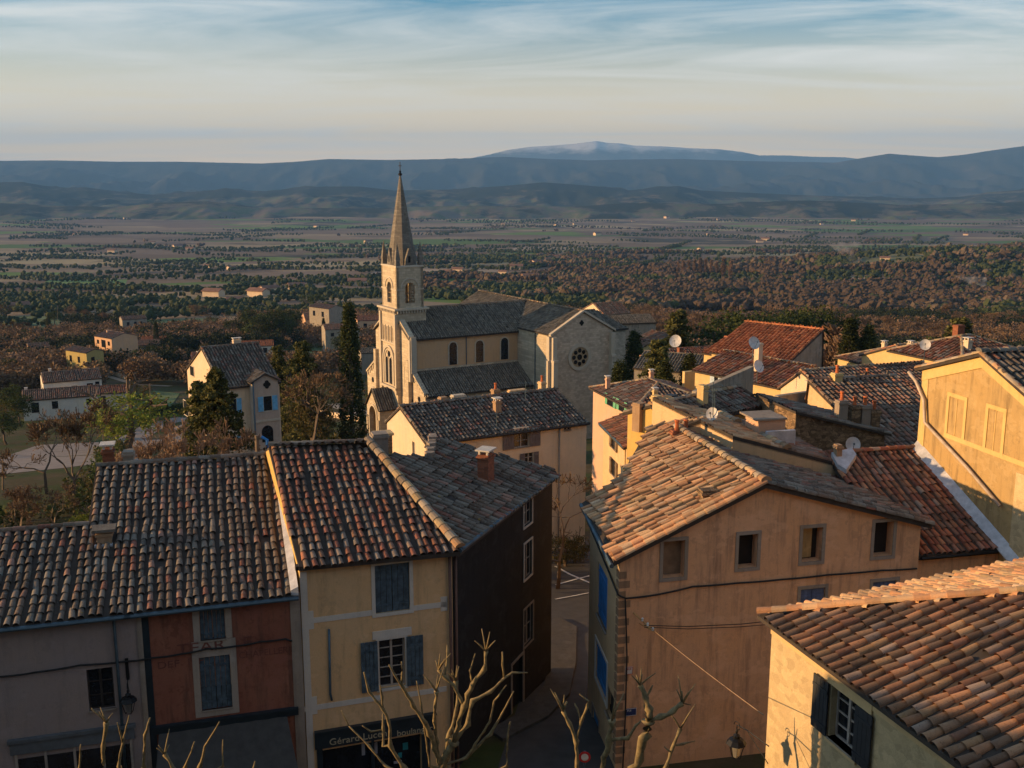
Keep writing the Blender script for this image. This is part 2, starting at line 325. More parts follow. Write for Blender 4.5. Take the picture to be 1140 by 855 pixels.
M_DISH = plain('white_dish', (0.55, 0.52, 0.50), 0.5)
M_WOOD = plain('grey_timber', (0.20, 0.14, 0.09), 0.85)
M_AWN = plain('grey_awning', (0.05, 0.046, 0.042), 0.85)
M_SHOP = plain('dark_shopfront', (0.012, 0.022, 0.03), 0.5)
M_LET = plain('cream_lettering', (0.42, 0.36, 0.24), 0.7)
M_GHOST = plain('faded_black_paint', (0.15, 0.05, 0.035), 0.9)
M_ROAD = plain('asphalt', (0.05, 0.048, 0.047), 0.85, scale=1.5)
M_PAVE = plaster('pavement_concrete', (0.085, 0.08, 0.075), stain=0.7)
M_PAINT = plain('road_paint', (0.6, 0.6, 0.58), 0.7)
M_BLUEPL = plain('blue_enamel', (0.02, 0.035, 0.12), 0.4)
M_WHITEPL = plain('white_enamel', (0.6, 0.58, 0.55), 0.4)
M_REDPL = plain('red_enamel', (0.45, 0.02, 0.02), 0.4)
M_PLANE = plain('plane_tree_bark', (0.20, 0.15, 0.07), 0.85, var=0.5, scale=7)
M_BARK = plain('brown_bark', (0.11, 0.075, 0.05), 0.9, var=0.4)
M_SNOW = None
def leafmat(name, cols, tr=0.25):
    m, nt, b, N, L = new_mat(name); g = N('ShaderNodeNewGeometry'); r = ramp(N, [(i / max(1, len(cols) - 1), c) for i, c in enumerate(cols)]); L(g.outputs['Random Per Island'], r.inputs[0])
    oi = N('ShaderNodeObjectInfo'); hs = N('ShaderNodeHueSaturation'); L(r.outputs[0], hs.inputs['Color']); L(mrange(N, L, oi.outputs['Random'], 0, 1, 0.7, 1.25), hs.inputs['Value'])
    L(hs.outputs[0], b.inputs['Base Color']); b.inputs['Roughness'].default_value = 0.8; b.inputs['Specular IOR Level'].default_value = 0.15
    out = nt.nodes['Material Output']; t = N('ShaderNodeBsdfTranslucent'); L(hs.outputs[0], t.inputs[0]); ms = N('ShaderNodeMixShader'); ms.inputs[0].default_value = tr
    L(b.outputs[0], ms.inputs[1]); L(t.outputs[0], ms.inputs[2]); L(ms.outputs[0], out.inputs[0]); return m
L_CEDAR = leafmat('cedar_needles', [(0.06, 0.07, 0.025), (0.13, 0.13, 0.04), (0.20, 0.18, 0.055)])
L_DARK = leafmat('dark_evergreen_leaves', [(0.025, 0.04, 0.014), (0.055, 0.072, 0.022), (0.085, 0.10, 0.03)])
L_CYP = leafmat('cypress_leaves', [(0.025, 0.038, 0.014), (0.05, 0.06, 0.02), (0.085, 0.09, 0.025)])
L_LIME = leafmat('yellow_green_leaves', [(0.10, 0.14, 0.02), (0.16, 0.19, 0.03), (0.2, 0.2, 0.04)])
L_OLIVE = leafmat('scrub_leaves', [(0.05, 0.05, 0.02), (0.09, 0.08, 0.03), (0.13, 0.09, 0.035)])
L_TWIG = leafmat('bare_brown_twigs', [(0.09, 0.058, 0.035), (0.135, 0.085, 0.048), (0.19, 0.115, 0.062)], 0.1)
L_TWIGP = leafmat('pale_bare_twigs', [(0.17, 0.11, 0.075), (0.22, 0.14, 0.09), (0.26, 0.165, 0.105)], 0.1)
L_PINK = leafmat('pink_blossom', [(0.20, 0.10, 0.14), (0.30, 0.15, 0.20), (0.24, 0.14, 0.18)])
L_FARG = leafmat('far_dark_trees', [(0.022, 0.032, 0.016), (0.035, 0.045, 0.02), (0.05, 0.058, 0.025)], 0.1)

def ground_mat():
    m, nt, b, N, L = new_mat('fields_and_scrub'); tc = N('ShaderNodeTexCoord').outputs['Object']
    mp = N('ShaderNodeMapping'); mp.inputs['Rotation'].default_value = (0, 0, radians(-24)); mp.inputs['Scale'].default_value = (1 / 420, 1 / 190, 0); L(tc, mp.inputs[0])
    v = N('ShaderNodeTexVoronoi'); v.distance = 'CHEBYCHEV'; v.inputs['Scale'].default_value = 1; v.inputs['Randomness'].default_value = 0.85; L(mp.outputs[0], v.inputs[0])
    sc = N('ShaderNodeSeparateColor'); L(v.outputs['Color'], sc.inputs[0])
    r = ramp(N, [(0, (0.152, 0.102, 0.084)), (0.14, (0.203, 0.145, 0.109)), (0.28, (0.123, 0.087, 0.072)), (0.42, (0.246, 0.181, 0.123)), (0.55, (0.080, 0.123, 0.036)), (0.64, (0.174, 0.123, 0.102)), (0.74, (0.109, 0.160, 0.043)), (0.82, (0.304, 0.232, 0.152)), (0.9, (0.145, 0.102, 0.080))], 'CONSTANT'); L(sc.outputs[0], r.inputs[0])
    n1 = noise(N, L, tc, 0.0016, 8, 0.68); c = mixc(N, L, mrange(N, L, n1, 0.57, 0.62), mixc(N, L, 1.0, r.outputs[0], (1.3, 1.32, 1.12), 'MULTIPLY'), (0.065, 0.058, 0.039))
    n2 = noise(N, L, tc, 0.02, 6, 0.7); c = mixc(N, L, mrange(N, L, n2, 0.5, 0.75, 0, 0.4), c, (0.080, 0.065, 0.043))
    # close to the village: dry grass and earth
    n3 = noise(N, L, tc, 0.12, 8, 0.7); r3 = ramp(N, [(0.3, (0.03, 0.04, 0.014)), (0.45, (0.055, 0.07, 0.022)), (0.54, (0.075, 0.06, 0.03)), (0.7, (0.12, 0.09, 0.055))]); L(n3, r3.inputs[0])
    vl = N('ShaderNodeVectorMath'); vl.operation = 'LENGTH'; L(tc, vl.inputs[0])
    c = mixc(N, L, mrange(N, L, vl.outputs['Value'], 280, 700), r3.outputs[0], c)
    L(c, b.inputs['Base Color']); b.inputs['Roughness'].default_value = 0.95; b.inputs['Specular IOR Level'].default_value = 0.1
    n4 = noise(N, L, tc, 1.5, 6, 0.7); bump(N, L, b, n4, 0.6, 0.2); return m
M_GRD = ground_mat()
def hill_mat(name, cols, sc, snow=None, low=None):
    m, nt, b, N, L = new_mat(name); tc = N('ShaderNodeTexCoord').outputs['Object']
    n = noise(N, L, tc, sc, 9, 0.68); r = ramp(N, cols); L(n, r.inputs[0]); c = r.outputs[0]
    if low:
        sp = N('ShaderNodeSeparateXYZ'); L(tc, sp.inputs[0]); a = N('ShaderNodeMath'); L(mrange(N, L, sp.outputs[2], low[0], low[1], .12, -.10), a.inputs[0]); L(n, a.inputs[1]); L(a.outputs[0], r.inputs[0])
    if snow:
        sp = N('ShaderNodeSeparateXYZ'); L(tc, sp.inputs[0]); n2 = noise(N, L, tc, sc * 1.5, 9, 0.7); a = N('ShaderNodeMath'); a.operation = 'MULTIPLY_ADD'; L(n2, a.inputs[0]); a.inputs[1].default_value = 500; L(sp.outputs[2], a.inputs[2])
        c = mixc(N, L, mrange(N, L, a.outputs[0], snow + 290, snow + 480), c, (0.75, 0.72, 0.70))
    L(c, b.inputs['Base Color']); b.inputs['Roughness'].default_value = 0.95; b.inputs['Specular IOR Level'].default_value = 0.05; return m
M_HILL = hill_mat('wooded_hill', [(0.40, (0.022, 0.028, 0.018)), (0.52, (0.035, 0.038, 0.022)), (0.57, (0.12, 0.095, 0.065)), (0.62, (0.09, 0.11, 0.045)), (0.68, (0.16, 0.12, 0.085))], 0.0022, low=(-205, -20))
M_RIDGE = hill_mat('plateau_ridge', [(0.35, (0.03, 0.035, 0.025)), (0.6, (0.05, 0.05, 0.035)), (0.72, (0.12, 0.105, 0.08))], 0.0012)
M_VENT = hill_mat('snowy_mountain', [(0.3, (0.05, 0.055, 0.045)), (0.7, (0.10, 0.095, 0.08))], 0.0014, 560)

# ------------------------------------------------------------------ the land
def grid_mesh(name, X, Y, Z, mat, smooth=True):
    n, m = X.shape; V = np.stack([X.ravel(), Y.ravel(), Z.ravel()], 1)
    i, j = np.meshgrid(np.arange(n - 1), np.arange(m - 1), indexing='ij'); a = (i * m + j).ravel()
    Q = np.stack([a, a + 1, a + m + 1, a + m], 1); return npmesh(name, V, Q, mat, smooth=smooth)
def build_land():
    az = np.concatenate([np.linspace(-pi, -0.75, 40, endpoint=False), np.linspace(-0.75, 0.75, 420), np.linspace(0.75, pi, 41)[1:]])
    rr = np.concatenate([[0.0], np.geomspace(3, 17000, 370)])
    R, A = np.meshgrid(rr, az, indexing='ij'); X = R * np.sin(A); Y = R * np.cos(A); Y = np.maximum(Y, -850); Z = terr(X, Y)
    o = grid_mesh('ground', X, Y, Z, M_GRD); o['kind'] = 'structure'
def relief(name, prof, D, back, base, mat, rough, seed, depth=0.28, steps=26):
    """a range whose crest stands at distance D: prof = photo pixels of its skyline"""
    xs = np.linspace(-240, 1380, 640); p = np.array(prof, float)
    cy = np.interp(xs, p[:, 0], p[:, 1]); u = (xs - 570) / F
    v = (427.5 - cy) / F; dy = CP + v * SP; dz = -SP + v * CP
    zc = CAMH + dz / dy * D; xc = u / dy
    T = np.concatenate([np.linspace(-1, 0, steps), np.linspace(0, 1, 8)[1:]])
    TT, ZC = np.meshgrid(T, zc, indexing='ij'); XC = np.meshgrid(T, xc, indexing='ij')[1]; XC = np.clip(XC, -0.72, 0.72)
    Yd = D * (1 + np.where(TT < 0, TT * depth, TT * back)); X = XC * Yd; 
    wv = .5 + 1.1 * (fbm(XC * 9 + seed, XC * 0 + TT * 2, seed + 3, 3) - .5); sh = np.where(TT < 0, (1 - np.abs(TT)) ** (1.05 + 1.5 * np.clip(wv, 0, 1)), (1 - TT ** 2))
    sp = D * 0.035; n = fbm(X / sp, Yd / (sp * 1.5), seed, 6) - 0.5; rid = np.abs(fbm(X / sp / 1.4, Yd / sp / 5, seed + 9, 4) - 0.5) * 2
    Z = base + (ZC - base) * sh + (n * 0.9 - rid * .8) * rough * np.abs(TT) * (1 - np.abs(TT)) * 4
    o = grid_mesh(name, X, Yd, Z, mat); o['kind'] = 'structure'
build_land()
relief('snowy_mountain', [(-700, 190), (300, 186), (520, 177), (545, 172), (565, 167), (590, 163.5), (615, 162), (640, 160), (652, 158.5), (664, 157), (676, 159), (690, 159.5), (705, 162), (740, 163), (770, 165), (800, 166), (825, 169), (845, 173), (875, 173), (905, 174.5), (940, 175), (965, 178), (1840, 186)], 24500, 0.06, -150, M_VENT, 300, 5, 0.2)
relief('plateau_mountains', [(-700, 178), (0, 179), (60, 178.5), (130, 180), (200, 180), (290, 182), (330, 180), (365, 177), (430, 178), (500, 177), (560, 174.5), (610, 177), (660, 178.5), (700, 177.5), (760, 177), (820, 179), (870, 180), (930, 181), (965, 175), (990, 171), (1015, 173), (1045, 175), (1075, 172), (1100, 168), (1140, 162.5), (1250, 158), (1840, 170)], 15500, 0.2, -190, M_RIDGE, 330, 11, 0.36, 40)
relief('wooded_hills', [(-700, 200), (0, 203), (25, 202.5), (50, 207), (75, 209), (95, 208.5), (130, 213), (170, 217), (210, 214), (250, 210.5), (280, 214), (320, 211), (345, 208), (400, 207.5), (440, 212), (500, 211), (560, 207), (605, 203), (640, 205.5), (670, 208), (700, 212), (735, 208.5), (755, 207), (780, 212), (840, 215), (900, 217.5), (960, 219), (1020, 221), (1070, 219), (1100, 214), (1140, 211), (1400, 200), (1840, 190)], 8600, 0.3, -200, M_HILL, 130, 21, 0.30, 34)
relief('low_wooded_hills', [(-700, 226), (0, 226), (60, 229), (130, 231), (170, 226), (230, 224), (290, 231), (400, 232), (520, 229), (640, 230), (700, 226), (800, 227), (900, 223), (1000, 228), (1140, 226), (1840, 224)], 6300, 0.15, -205, M_HILL, 70, 31, 0.16, 20)
# the air: one closed box of thin haze round everything
def build_haze():
    m = bpy.data.materials.new('haze_air'); m.use_nodes = True; nt = m.node_tree; nt.nodes.clear()
    o = nt.nodes.new('ShaderNodeOutputMaterial'); v = nt.nodes.new('ShaderNodeVolumePrincipled'); nt.links.new(v.outputs[0], o.inputs['Volume'])
    v.inputs['Color'].default_value = (0.21, 0.47, 0.92, 1); v.inputs['Density'].default_value = HAZE; v.inputs['Anisotropy'].default_value = 0.0
    b = MB(); X = 17500; b.prism([(-X, -900, -262), (X, -900, -262), (X, 26500, -262), (-X, 26500, -262)], [(-X, -900, 1130), (X, -900, 1130), (X, 26500, 1130), (-X, 26500, 1130)])
    h = b.build('haze', m); h['kind'] = 'stuff'; return h
HAZE = 5.2e-5
build_haze()

# ------------------------------------------------------------------ roofs
def pin(u, v, poly):
    ins = np.zeros(len(u), bool); n = len(poly); j = n - 1
    for i in range(n):
        xi, yi = poly[i]; xj, yj = poly[j]
        c = ((yi > v) != (yj > v)) & (u < (xj - xi) * (v - yi) / ((yj - yi) or 1e-9) + xi); ins ^= c; j = i
    return ins
def newell(P):
    n = Vector((0, 0, 0))
    for i in range(len(P)):
        a, b = P[i], P[(i + 1) % len(P)]; n += Vector(((a.y - b.y) * (a.z + b.z), (a.z - b.z) * (a.x + b.x), (a.x - b.x) * (a.y + b.y)))
    n.normalize(); return n if n.z > 0 else -n
def tile_arrays(P, sp, pitch, rng, seg=5, wob=1.0):
    wob = wob * 1.45
    n = newell(P); v = Vector((0, 0, 1)) - n * n.z; v.normalize(); u = v.cross(n); u.normalize()
    o = P[0]; q = [((p - o).dot(u), (p - o).dot(v)) for p in P]
    u0, u1 = min(a for a, b in q), max(a for a, b in q); v0, v1 = min(b for a, b in q), max(b for a, b in q)
    nu = max(1, int((u1 - u0) / sp)); nv = max(1, int((v1 - v0) / pitch)) + 1
    gu = u0 + (np.arange(nu) + 0.5) * (u1 - u0) / nu; gv = v0 + np.arange(nv) * pitch
    U, Vv = np.meshgrid(gu, gv, indexing='ij'); colj = rng.normal(0, 0.05 * pitch, nu)[:, None]; U = U + rng.normal(0, 0.035 * sp * wob, U.shape) + (rng.normal(0, 0.06 * sp * wob, nu)[:, None]); Vs = Vv + colj
    U, Vs = U.ravel(), Vs.ravel(); U = U + .05 * sp * np.sin(Vs * 1.3 + U * .7); k = pin(U, Vs + 0.4 * pitch, q) & (rng.random(len(U)) > .004); U, Vs = U[k], Vs[k]; T = len(U)
    if T == 0: return np.zeros((0, 3)), np.zeros((0, 4), int)
    r0 = sp * (0.375 + rng.normal(0, 0.015 * wob, T)); r1 = r0 * 0.80; Ln = pitch * 1.14 * (1 + rng.normal(0, 0.03 * wob, T))
    yaw = rng.normal(0, 0.025 * wob, T); lift = rng.normal(0, 0.008 * wob, T)
    a = np.linspace(0, pi, seg + 1); ca, sa = np.cos(a), np.sin(a)
    pts = []
    for r, t, h in ((r0, np.zeros(T), sp * .10 + lift), (r1, Ln, lift * 0)):
        X = U[:, None] + r[:, None] * ca[None] - (t * yaw)[:, None]; Yv = (Vs + t)[:, None] + 0 * ca[None]; Z = h[:, None] * np.where(sa > .01, 1, .3)[None] + r[:, None] * sa[None] * 0.95
        pts.append(np.stack([X, Yv, Z], 2))
    A = np.concatenate(pts, 1).reshape(-1, 3)
    W3 = np.array(o)[None] + A[:, :1] * np.array(u) + A[:, 1:2] * np.array(v) + A[:, 2:] * np.array(n)
    k = seg + 1; base = (np.arange(T) * 2 * k)[:, None]; i = np.arange(seg)[None]
    Q = np.stack([base + i, base + i + 1, base + k + i + 1, base + k + i], 2).reshape(-1, 4)
    return W3, Q[:, ::-1]
RNG = np.random.default_rng(7); random.seed(11)
def roof(root, polys, mat, sp=0.3, pitch=0.44, thick=0.16, seg=5, name='roof', wob=1.0):
    """one mesh: bedding slabs and rows of curved tiles over every slope"""
    me = bpy.data.meshes.new(name); o0 = ORG[root.name]; VV = []; FF = []; mi = []
    n = 0
    for P in polys:
        P = [Vector(p) for p in P]
        if newell(P).dot(_raw(P)) < 0: P = P[::-1]
        m = len(P); lo = [p - Vector((0, 0, thick)) for p in P]
        VV += [tuple(p - o0) for p in P] + [tuple(p - o0) for p in lo]
        FF += [tuple(range(n, n + m)), tuple(range(n + m, n + 2 * m))[::-1]] + [(n + i, n + m + i, n + m + (i + 1) % m, n + (i + 1) % m) for i in range(m)]
        mi += [1] * (m + 2); n += 2 * m
    for P in polys:
        P = [Vector(p) for p in P]; A, Q = tile_arrays(P, sp, pitch, RNG, seg, wob); A = A - np.array(o0)
        VV += [tuple(p) for p in A.tolist()]; FF += [tuple(f) for f in (Q + n).tolist()]; mi += [0] * len(Q); n += len(A)
    me.from_pydata(VV, [], FF); me.materials.append(mat); me.materials.append(M_BASE); me.polygons.foreach_set('material_index', mi); me.update()
    o = bpy.data.objects.new(name, me); S.collection.objects.link(o); o.parent = root; ORG[o.name] = o0; return o
def _raw(P):
    n = Vector((0, 0, 0))
    for i in range(len(P)):
        a, b = P[i], P[(i + 1) % len(P)]; n += Vector(((a.y - b.y) * (a.z + b.z), (a.z - b.z) * (a.x + b.x), (a.x - b.x) * (a.y + b.y)))
    return n
def ridge(parent, P0, P1, mat, r=0.17, pitch=0.42, name='ridge_cap'):
    """run of half-round capping tiles"""
    P0, P1 = Vector(P0), Vector(P1); d = P1 - P0; L = d.length; d.normalize(); s = d.cross(Vector((0, 0, 1))); s.normalize(); w = s.cross(d); b = MB(); n = max(1, int(L / pitch))
    for i in range(n):
        t0 = L * i / n; t1 = L * (i + 1.12) / n; R = r * random.uniform(.93, 1.07); of = s * random.uniform(-.02, .02); lo = []; hi = []
        for k in range(7):
            a = pi * k / 6; e = s * cos(a) * 1.05; g = w * sin(a) * .9
            lo.append(P0 + d * t0 + (e + g) * R + of); hi.append(P0 + d * min(t1, L + .05) + (e + g) * R * .84 + of)
        b.add(lo + hi, [(k, k + 1, 8 + k, 7 + k) for k in range(6)] + [tuple(range(7)), tuple(range(7, 14))[::-1]])
    return b.build(name, mat, parent)

# ------------------------------------------------------------------ walls, windows, chimneys
class Face:
    """vertical wall: starts at P0 (x, y), runs along heading ang (degrees); outward side is to the right of the heading"""
    def __init__(s, P0, ang, L=0):
        a = radians(ang); s.P = Vector((P0[0], P0[1], 0)); s.ang = ang; s.d = Vector((cos(a), sin(a), 0)); s.n = Vector((sin(a), -cos(a), 0)); s.L = L; s.holes = []
    def at(s, t, z, out=0.0): q = s.P + s.d * t + s.n * out; return Vector((q.x, q.y, z))
    def px(s, px, py):
        q = fac(s.P, s.ang, px, py); return ((q - s.P).xy.dot(s.d.xy), q.z)
    def rect(s, x0, y0, x1, y1):
        xm, ym = (x0 + x1) / 2, (y0 + y1) / 2; a, b = s.px(x0, ym)[0], s.px(x1, ym)[0]
        return (min(a, b), max(a, b), s.px(xm, y1)[1], s.px(xm, y0)[1])
    def wall(s, b, zb, top, depth=0.3):
        """top: list of (t, z) left to right; holes are cut and given reveals"""
        hs = s.holes; ts = sorted({round(t, 5) for t, _ in top} | {round(max(top[0][0], min(top[-1][0], h[i])), 5) for h in hs for i in (0, 1)})
        tx, zx = [t for t, _ in top], [z for _, z in top]; fz = lambda t: float(np.interp(t, tx, zx))
        zbf = zb if callable(zb) else (lambda t: zb)
        for a, c in zip(ts[:-1], ts[1:]):
            if c - a < 1e-4: continue
            m = (a + c) / 2; cuts = sorted((h[2], h[3]) for h in hs if h[0] < m < h[1]); za, zc = zbf(a), zbf(c)
            for z0, z1 in cuts:
                b.quad(s.at(a, za), s.at(c, zc), s.at(c, z0), s.at(a, z0)); za = zc = z1
            b.quad(s.at(a, za), s.at(c, zc), s.at(c, fz(c)), s.at(a, fz(a)))
        for h in hs:
            a, c, z0, z1 = h[:4]
            for (p, q) in (((a, z0), (c, z0)), ((c, z0), (c, z1)), ((c, z1), (a, z1)), ((a, z1), (a, z0))):
                b.quad(s.at(*p), s.at(*p, -depth), s.at(*q, -depth), s.at(*q))
    def slab(s, b, t0, t1, z0, z1, o0, o1):
        b.prism([s.at(t0, z0, o0), s.at(t1, z0, o0), s.at(t1, z0, o1), s.at(t0, z0, o1)], [s.at(t0, z1, o0), s.at(t1, z1, o0), s.at(t1, z1, o1), s.at(t0, z1, o1)]); return b
def frame_mb(f, b, a, c, z0, z1, w, o0, o1, top=None, bot=None):
    top = w if top is None else top; bot = w if bot is None else bot
    f.slab(b, a - w, a, z0 - bot, z1 + top, o0, o1); f.slab(b, c, c + w, z0 - bot, z1 + top, o0, o1)
    f.slab(b, a, c, z1, z1 + top, o0, o1 + .002)
    if bot > 0: f.slab(b, a, c, z0 - bot, z0, o0, o1 + .002)
    return b
def leaf(f, a, c, z0, z1, o, th=0.04, planks=4):
    b = MB(); w = (c - a) / planks
    for i in range(planks): f.slab(b, a + i * w + .006, a + (i + 1) * w - .006, z0, z1, o, o + th)
    for z in (z0 + (z1 - z0) * .15, z0 + (z1 - z0) * .82): f.slab(b, a + .01, c - .01, z - .04, z + .04, o + th, o + th + .02)
    return b
def window(root, f, r, kind='open', sur=None, sw=0.14, shut=None, cut=True, depth=0.22, shw=None, bars=3, sill=True, frame=True, sash=None):
    """kind: open (sash + open leaves), shut (closed leaves), bare (sash only), hole (dark opening), far (flush pane)"""
    a, c, z0, z1 = r
    if cut: f.holes.append(r)
    pd = -depth + .03 if cut else 0.012
    b = MB()
    if sur: frame_mb(f, b, a, c, z0, z1, sw, -.02, .035 if cut else .05)
    else: f.slab(b, a - .03, c + .03, z0 - .05, z0, -.05, .07)
    w = b.build('window', sur or M_FRAME, root)
    if kind in ('open', 'bare', 'far', 'hole'):
        p = MB(); f.slab(p, a, c, z0, z1, pd - .02 if cut else 0.004, pd if cut else .02); p.build('pane', M_HOLE if kind == 'hole' else M_GLASS, w)
    if kind in ('open', 'bare'):
        s = MB(); o0, o1 = pd + .004, pd + .05; t = .05
        frame_mb(f, s, a + t, c - t, z0 + t, z1 - t, t - .002, o0, o1); m = (a + c) / 2; f.slab(s, m - .04, m + .04, z0 + t, z1 - t, o0, o1 + .004)
        for i in range(1, bars + 1):
            z = z0 + (z1 - z0) * i / (bars + 1); f.slab(s, a + t, m - .04, z - .015, z + .015, o0, o1 - .01); f.slab(s, m + .04, c - t, z - .015, z + .015, o0, o1 - .01)
        s.build('sash', sash or M_SASH, w)
    if shut and kind in ('open', 'far'):
        hw = shw or (c - a) / 2
        g = sw * .5 if sur else .02
        leaf(f, a - hw - g, a - g, z0 - .02, z1 + .02, .055).build('shutter', shut, w); leaf(f, c + g, c + hw + g, z0 - .02, z1 + .02, .055).build('shutter', shut, w)
    if shut and kind == 'shut':
        m = (a + c) / 2; od = -.10 if cut else .01
        leaf(f, a + .005, m - .005, z0, z1, od, planks=3).build('shutter', shut, w); leaf(f, m + .005, c - .005, z0, z1, od, planks=3).build('shutter', shut, w)
    return w
def chimney(root, P, w, d, h, ang, mat, cap='slab', pots=0, name='chimney'):
    """brick stack with a cap or clay pots, part of its house"""
    b = MB(); b.box((P[0], P[1], P[2] - 1.2), w, d, h + 1.2, ang); b.box((P[0], P[1], P[2] + h - .18), w + .10, d + .10, .10, ang); c = b.build(name, mat, root)
    if cap == 'slab':
        q = MB(); 
        for sx, sy in ((-1, -1), (1, -1), (1, 1), (-1, 1)):
            a = radians(ang); X, Y = sx * (w / 2 - .07), sy * (d / 2 - .07); q.box((P[0] + X * cos(a) - Y * sin(a), P[1] + X * sin(a) + Y * cos(a), P[2] + h), .09, .09, .16, ang)
        q.box((P[0], P[1], P[2] + h + .16), w + .16, d + .16, .06, ang); q.build('chimney_cap', M_TRIM, c)
    for i in range(pots):
        a = radians(ang); X = (i - (pots - 1) / 2) * w / max(1, pots) * .95
        q = MB(); q.lathe((P[0] + X * cos(a), P[1] + X * sin(a), P[2] + h), [(.10, 0), (.12, .05), (.09, .1), (.085, .36), (.12, .40), (.11, .46), (.03, .47)], 9); q.build('chimney_pot', M_POT, c)
    return c
def gutter(root, P0, P1, mat=None, r=.08, name='gutter'):
    b = MB(); b.tube([P0, P1], r, 7); return b.build(name, mat or M_ZINC, root)
def pipe(root, pts, r=.05, mat=None, name='downpipe'):
    b = MB(); b.tube(pts, r, 7); return b.build(name, mat or M_ZINC, root, smooth=True)

class House:
    """gabled or hipped house. A = near-left corner, ang = heading of its front, L long, D deep; the front faces right of the heading"""
    def __init__(s, name, label, A, ang, L, D, ze, slope, zb, wall, tile, form='along', cat='house', group=None, sp=.32, pitch=.5, over=.3, side=.15, seg=4, tr=.5, ridgemat=None, back=True):
        s.root = thing(name, (A[0], A[1], zb), label, cat, group); s.A = Vector((A[0], A[1], 0)); s.L, s.D, s.ze, s.zb, s.slope = L, D, ze, zb, slope; s.ang = ang
        a = radians(ang); s.d = Vector((cos(a), sin(a), 0)); s.t = Vector((-sin(a), cos(a), 0)); s.wall = wall; s.form = form; s.tr = tr
        s.front = Face(s.A, ang, L); s.left = Face(s.P(0, D), ang - 90, D); s.right = Face(s.P(L, 0), ang + 90, D); s.rear = Face(s.P(L, D), ang + 180, L)
        o, e = over, side; k = slope; P = s.P; zr = ze + k * (D * tr if form != 'across' else L * tr); s.zr = zr
        if form == 'along':
            polys = [[P(-e, -o, ze - k * o), P(L + e, -o, ze - k * o), P(L + e, D * tr, zr), P(-e, D * tr, zr)]]
            kb = k * tr / (1 - tr) if tr < 1 else k
            if tr < 1: polys.append([P(L + e, D + o, ze - kb * o), P(-e, D + o, ze - kb * o), P(-e, D * tr, zr), P(L + e, D * tr, zr)])
            rd = [(P(-e, D * tr, zr + .05), P(L + e, D * tr, zr + .05))]
        elif form == 'across':
            m = L * tr; k2 = k * tr / (1 - tr)
            polys = [[P(-o, -e, ze - k * o), P(m, -e, zr), P(m, D + e, zr), P(-o, D + e, ze - k * o)], [P(L + o, D + e, ze - k2 * o), P(m, D + e, zr), P(m, -e, zr), P(L + o, -e, ze - k2 * o)]]
            rd = [(P(m, -e, zr + .05), P(m, D + e, zr + .05))]
        else:
            h = min(L, D) / 2; zr = s.zr = ze + k * h; z0 = ze - k * o
            if L >= D: r0, r1 = P(h, D / 2, zr), P(L - h, D / 2, zr)
            else: r0, r1 = P(L / 2, h, zr), P(L / 2, D - h, zr)
            c = [P(-o, -o, z0), P(L + o, -o, z0), P(L + o, D + o, z0), P(-o, D + o, z0)]
            if L >= D: polys = [[c[0], c[1], r1, r0], [c[1], c[2], r1], [c[2], c[3], r0, r1], [c[3], c[0], r0]]; ed = [(c[0], r0), (c[3], r0), (c[1], r1), (c[2], r1), (r0, r1)]
            else: polys = [[c[0], c[1], r0], [c[1], c[2], r1, r0], [c[2], c[3], r1], [c[3], c[0], r0, r1]]; ed = [(c[0], r0), (c[1], r0), (c[2], r1), (c[3], r1), (r0, r1)]
            rd = [(p + Vector((0, 0, .05)), q + Vector((0, 0, .05))) for p, q in ed if (p - q).length > .6]
        s.roof = roof(s.root, [[Vector(p) for p in q] for q in polys], tile, sp, pitch, .14, seg)
        for p, q in rd: ridge(s.roof, p, q, ridgemat or tile, .15)
    def P(s, t, w, z=0.0): q = s.A + s.d * t + s.t * w; return Vector((q.x, q.y, z))
    def top(s, t, w):
        k = s.slope
        if s.form == 'along':
            if w <= s.D * s.tr: return s.ze + k * w
            return s.ze + k * s.tr / (1 - s.tr) * (s.D - w) if s.tr < 1 else s.zr
        if s.form == 'across':
            m = s.L * s.tr; return s.ze + k * t if t <= m else s.ze + k * s.tr / (1 - s.tr) * (s.L - t)
        return s.ze + k * max(0, min(t, s.L - t, w, s.D - w))
    def done(s, depth=.25, eave=True):
        b = MB(); ze, L, D, e = s.ze - .03, s.L, s.D, -.14
        al = s.form == 'along'; ac = s.form == 'across'
        s.front.wall(b, s.zb, [(0, ze), (L * s.tr, s.zr + e), (L, ze)] if ac else [(0, ze), (L, ze)], depth)
        zrr = s.ze if (s.tr < 1 or not al) else s.zr
        s.rear.wall(b, s.zb, [(0, ze), (L * (1 - s.tr), s.zr + e), (L, ze)] if ac else [(0, zrr - .03), (L, zrr - .03)], depth)
        if al and s.tr < 1:
            s.left.wall(b, s.zb, [(0, ze), (D * (1 - s.tr), s.zr + e), (D, ze)], depth); s.right.wall(b, s.zb, [(0, ze), (D * s.tr, s.zr + e), (D, ze)], depth)
        elif al:
            s.left.wall(b, s.zb, [(0, s.zr + e), (D, ze)], depth); s.right.wall(b, s.zb, [(0, ze), (D, s.zr + e)], depth)
        else:
            s.left.wall(b, s.zb, [(0, ze), (D, ze)], depth); s.right.wall(b, s.zb, [(0, ze), (D, ze)], depth)
        w = b.build('wall', s.wall, s.root)
        if eave and not ac:
            q = MB(); s.front.slab(q, .0, L, ze - .22, ze - .10, .0, .12); s.front.slab(q, .0, L, ze - .10, ze - .01, .0, .22); q.build('eave_moulding', M_EAVE, w)
        return s
    def chim(s, t, w, cw=.5, cdp=.5, h=.9, mat=None, **k):
        return chimney(s.root, s.P(t, w, s.top(t, w)), cw, cdp, h, s.ang, mat or s.wall, **k)

# ================================================================== FOREGROUND HOUSES
def V3(p, z): return Vector((p[0], p[1], z))
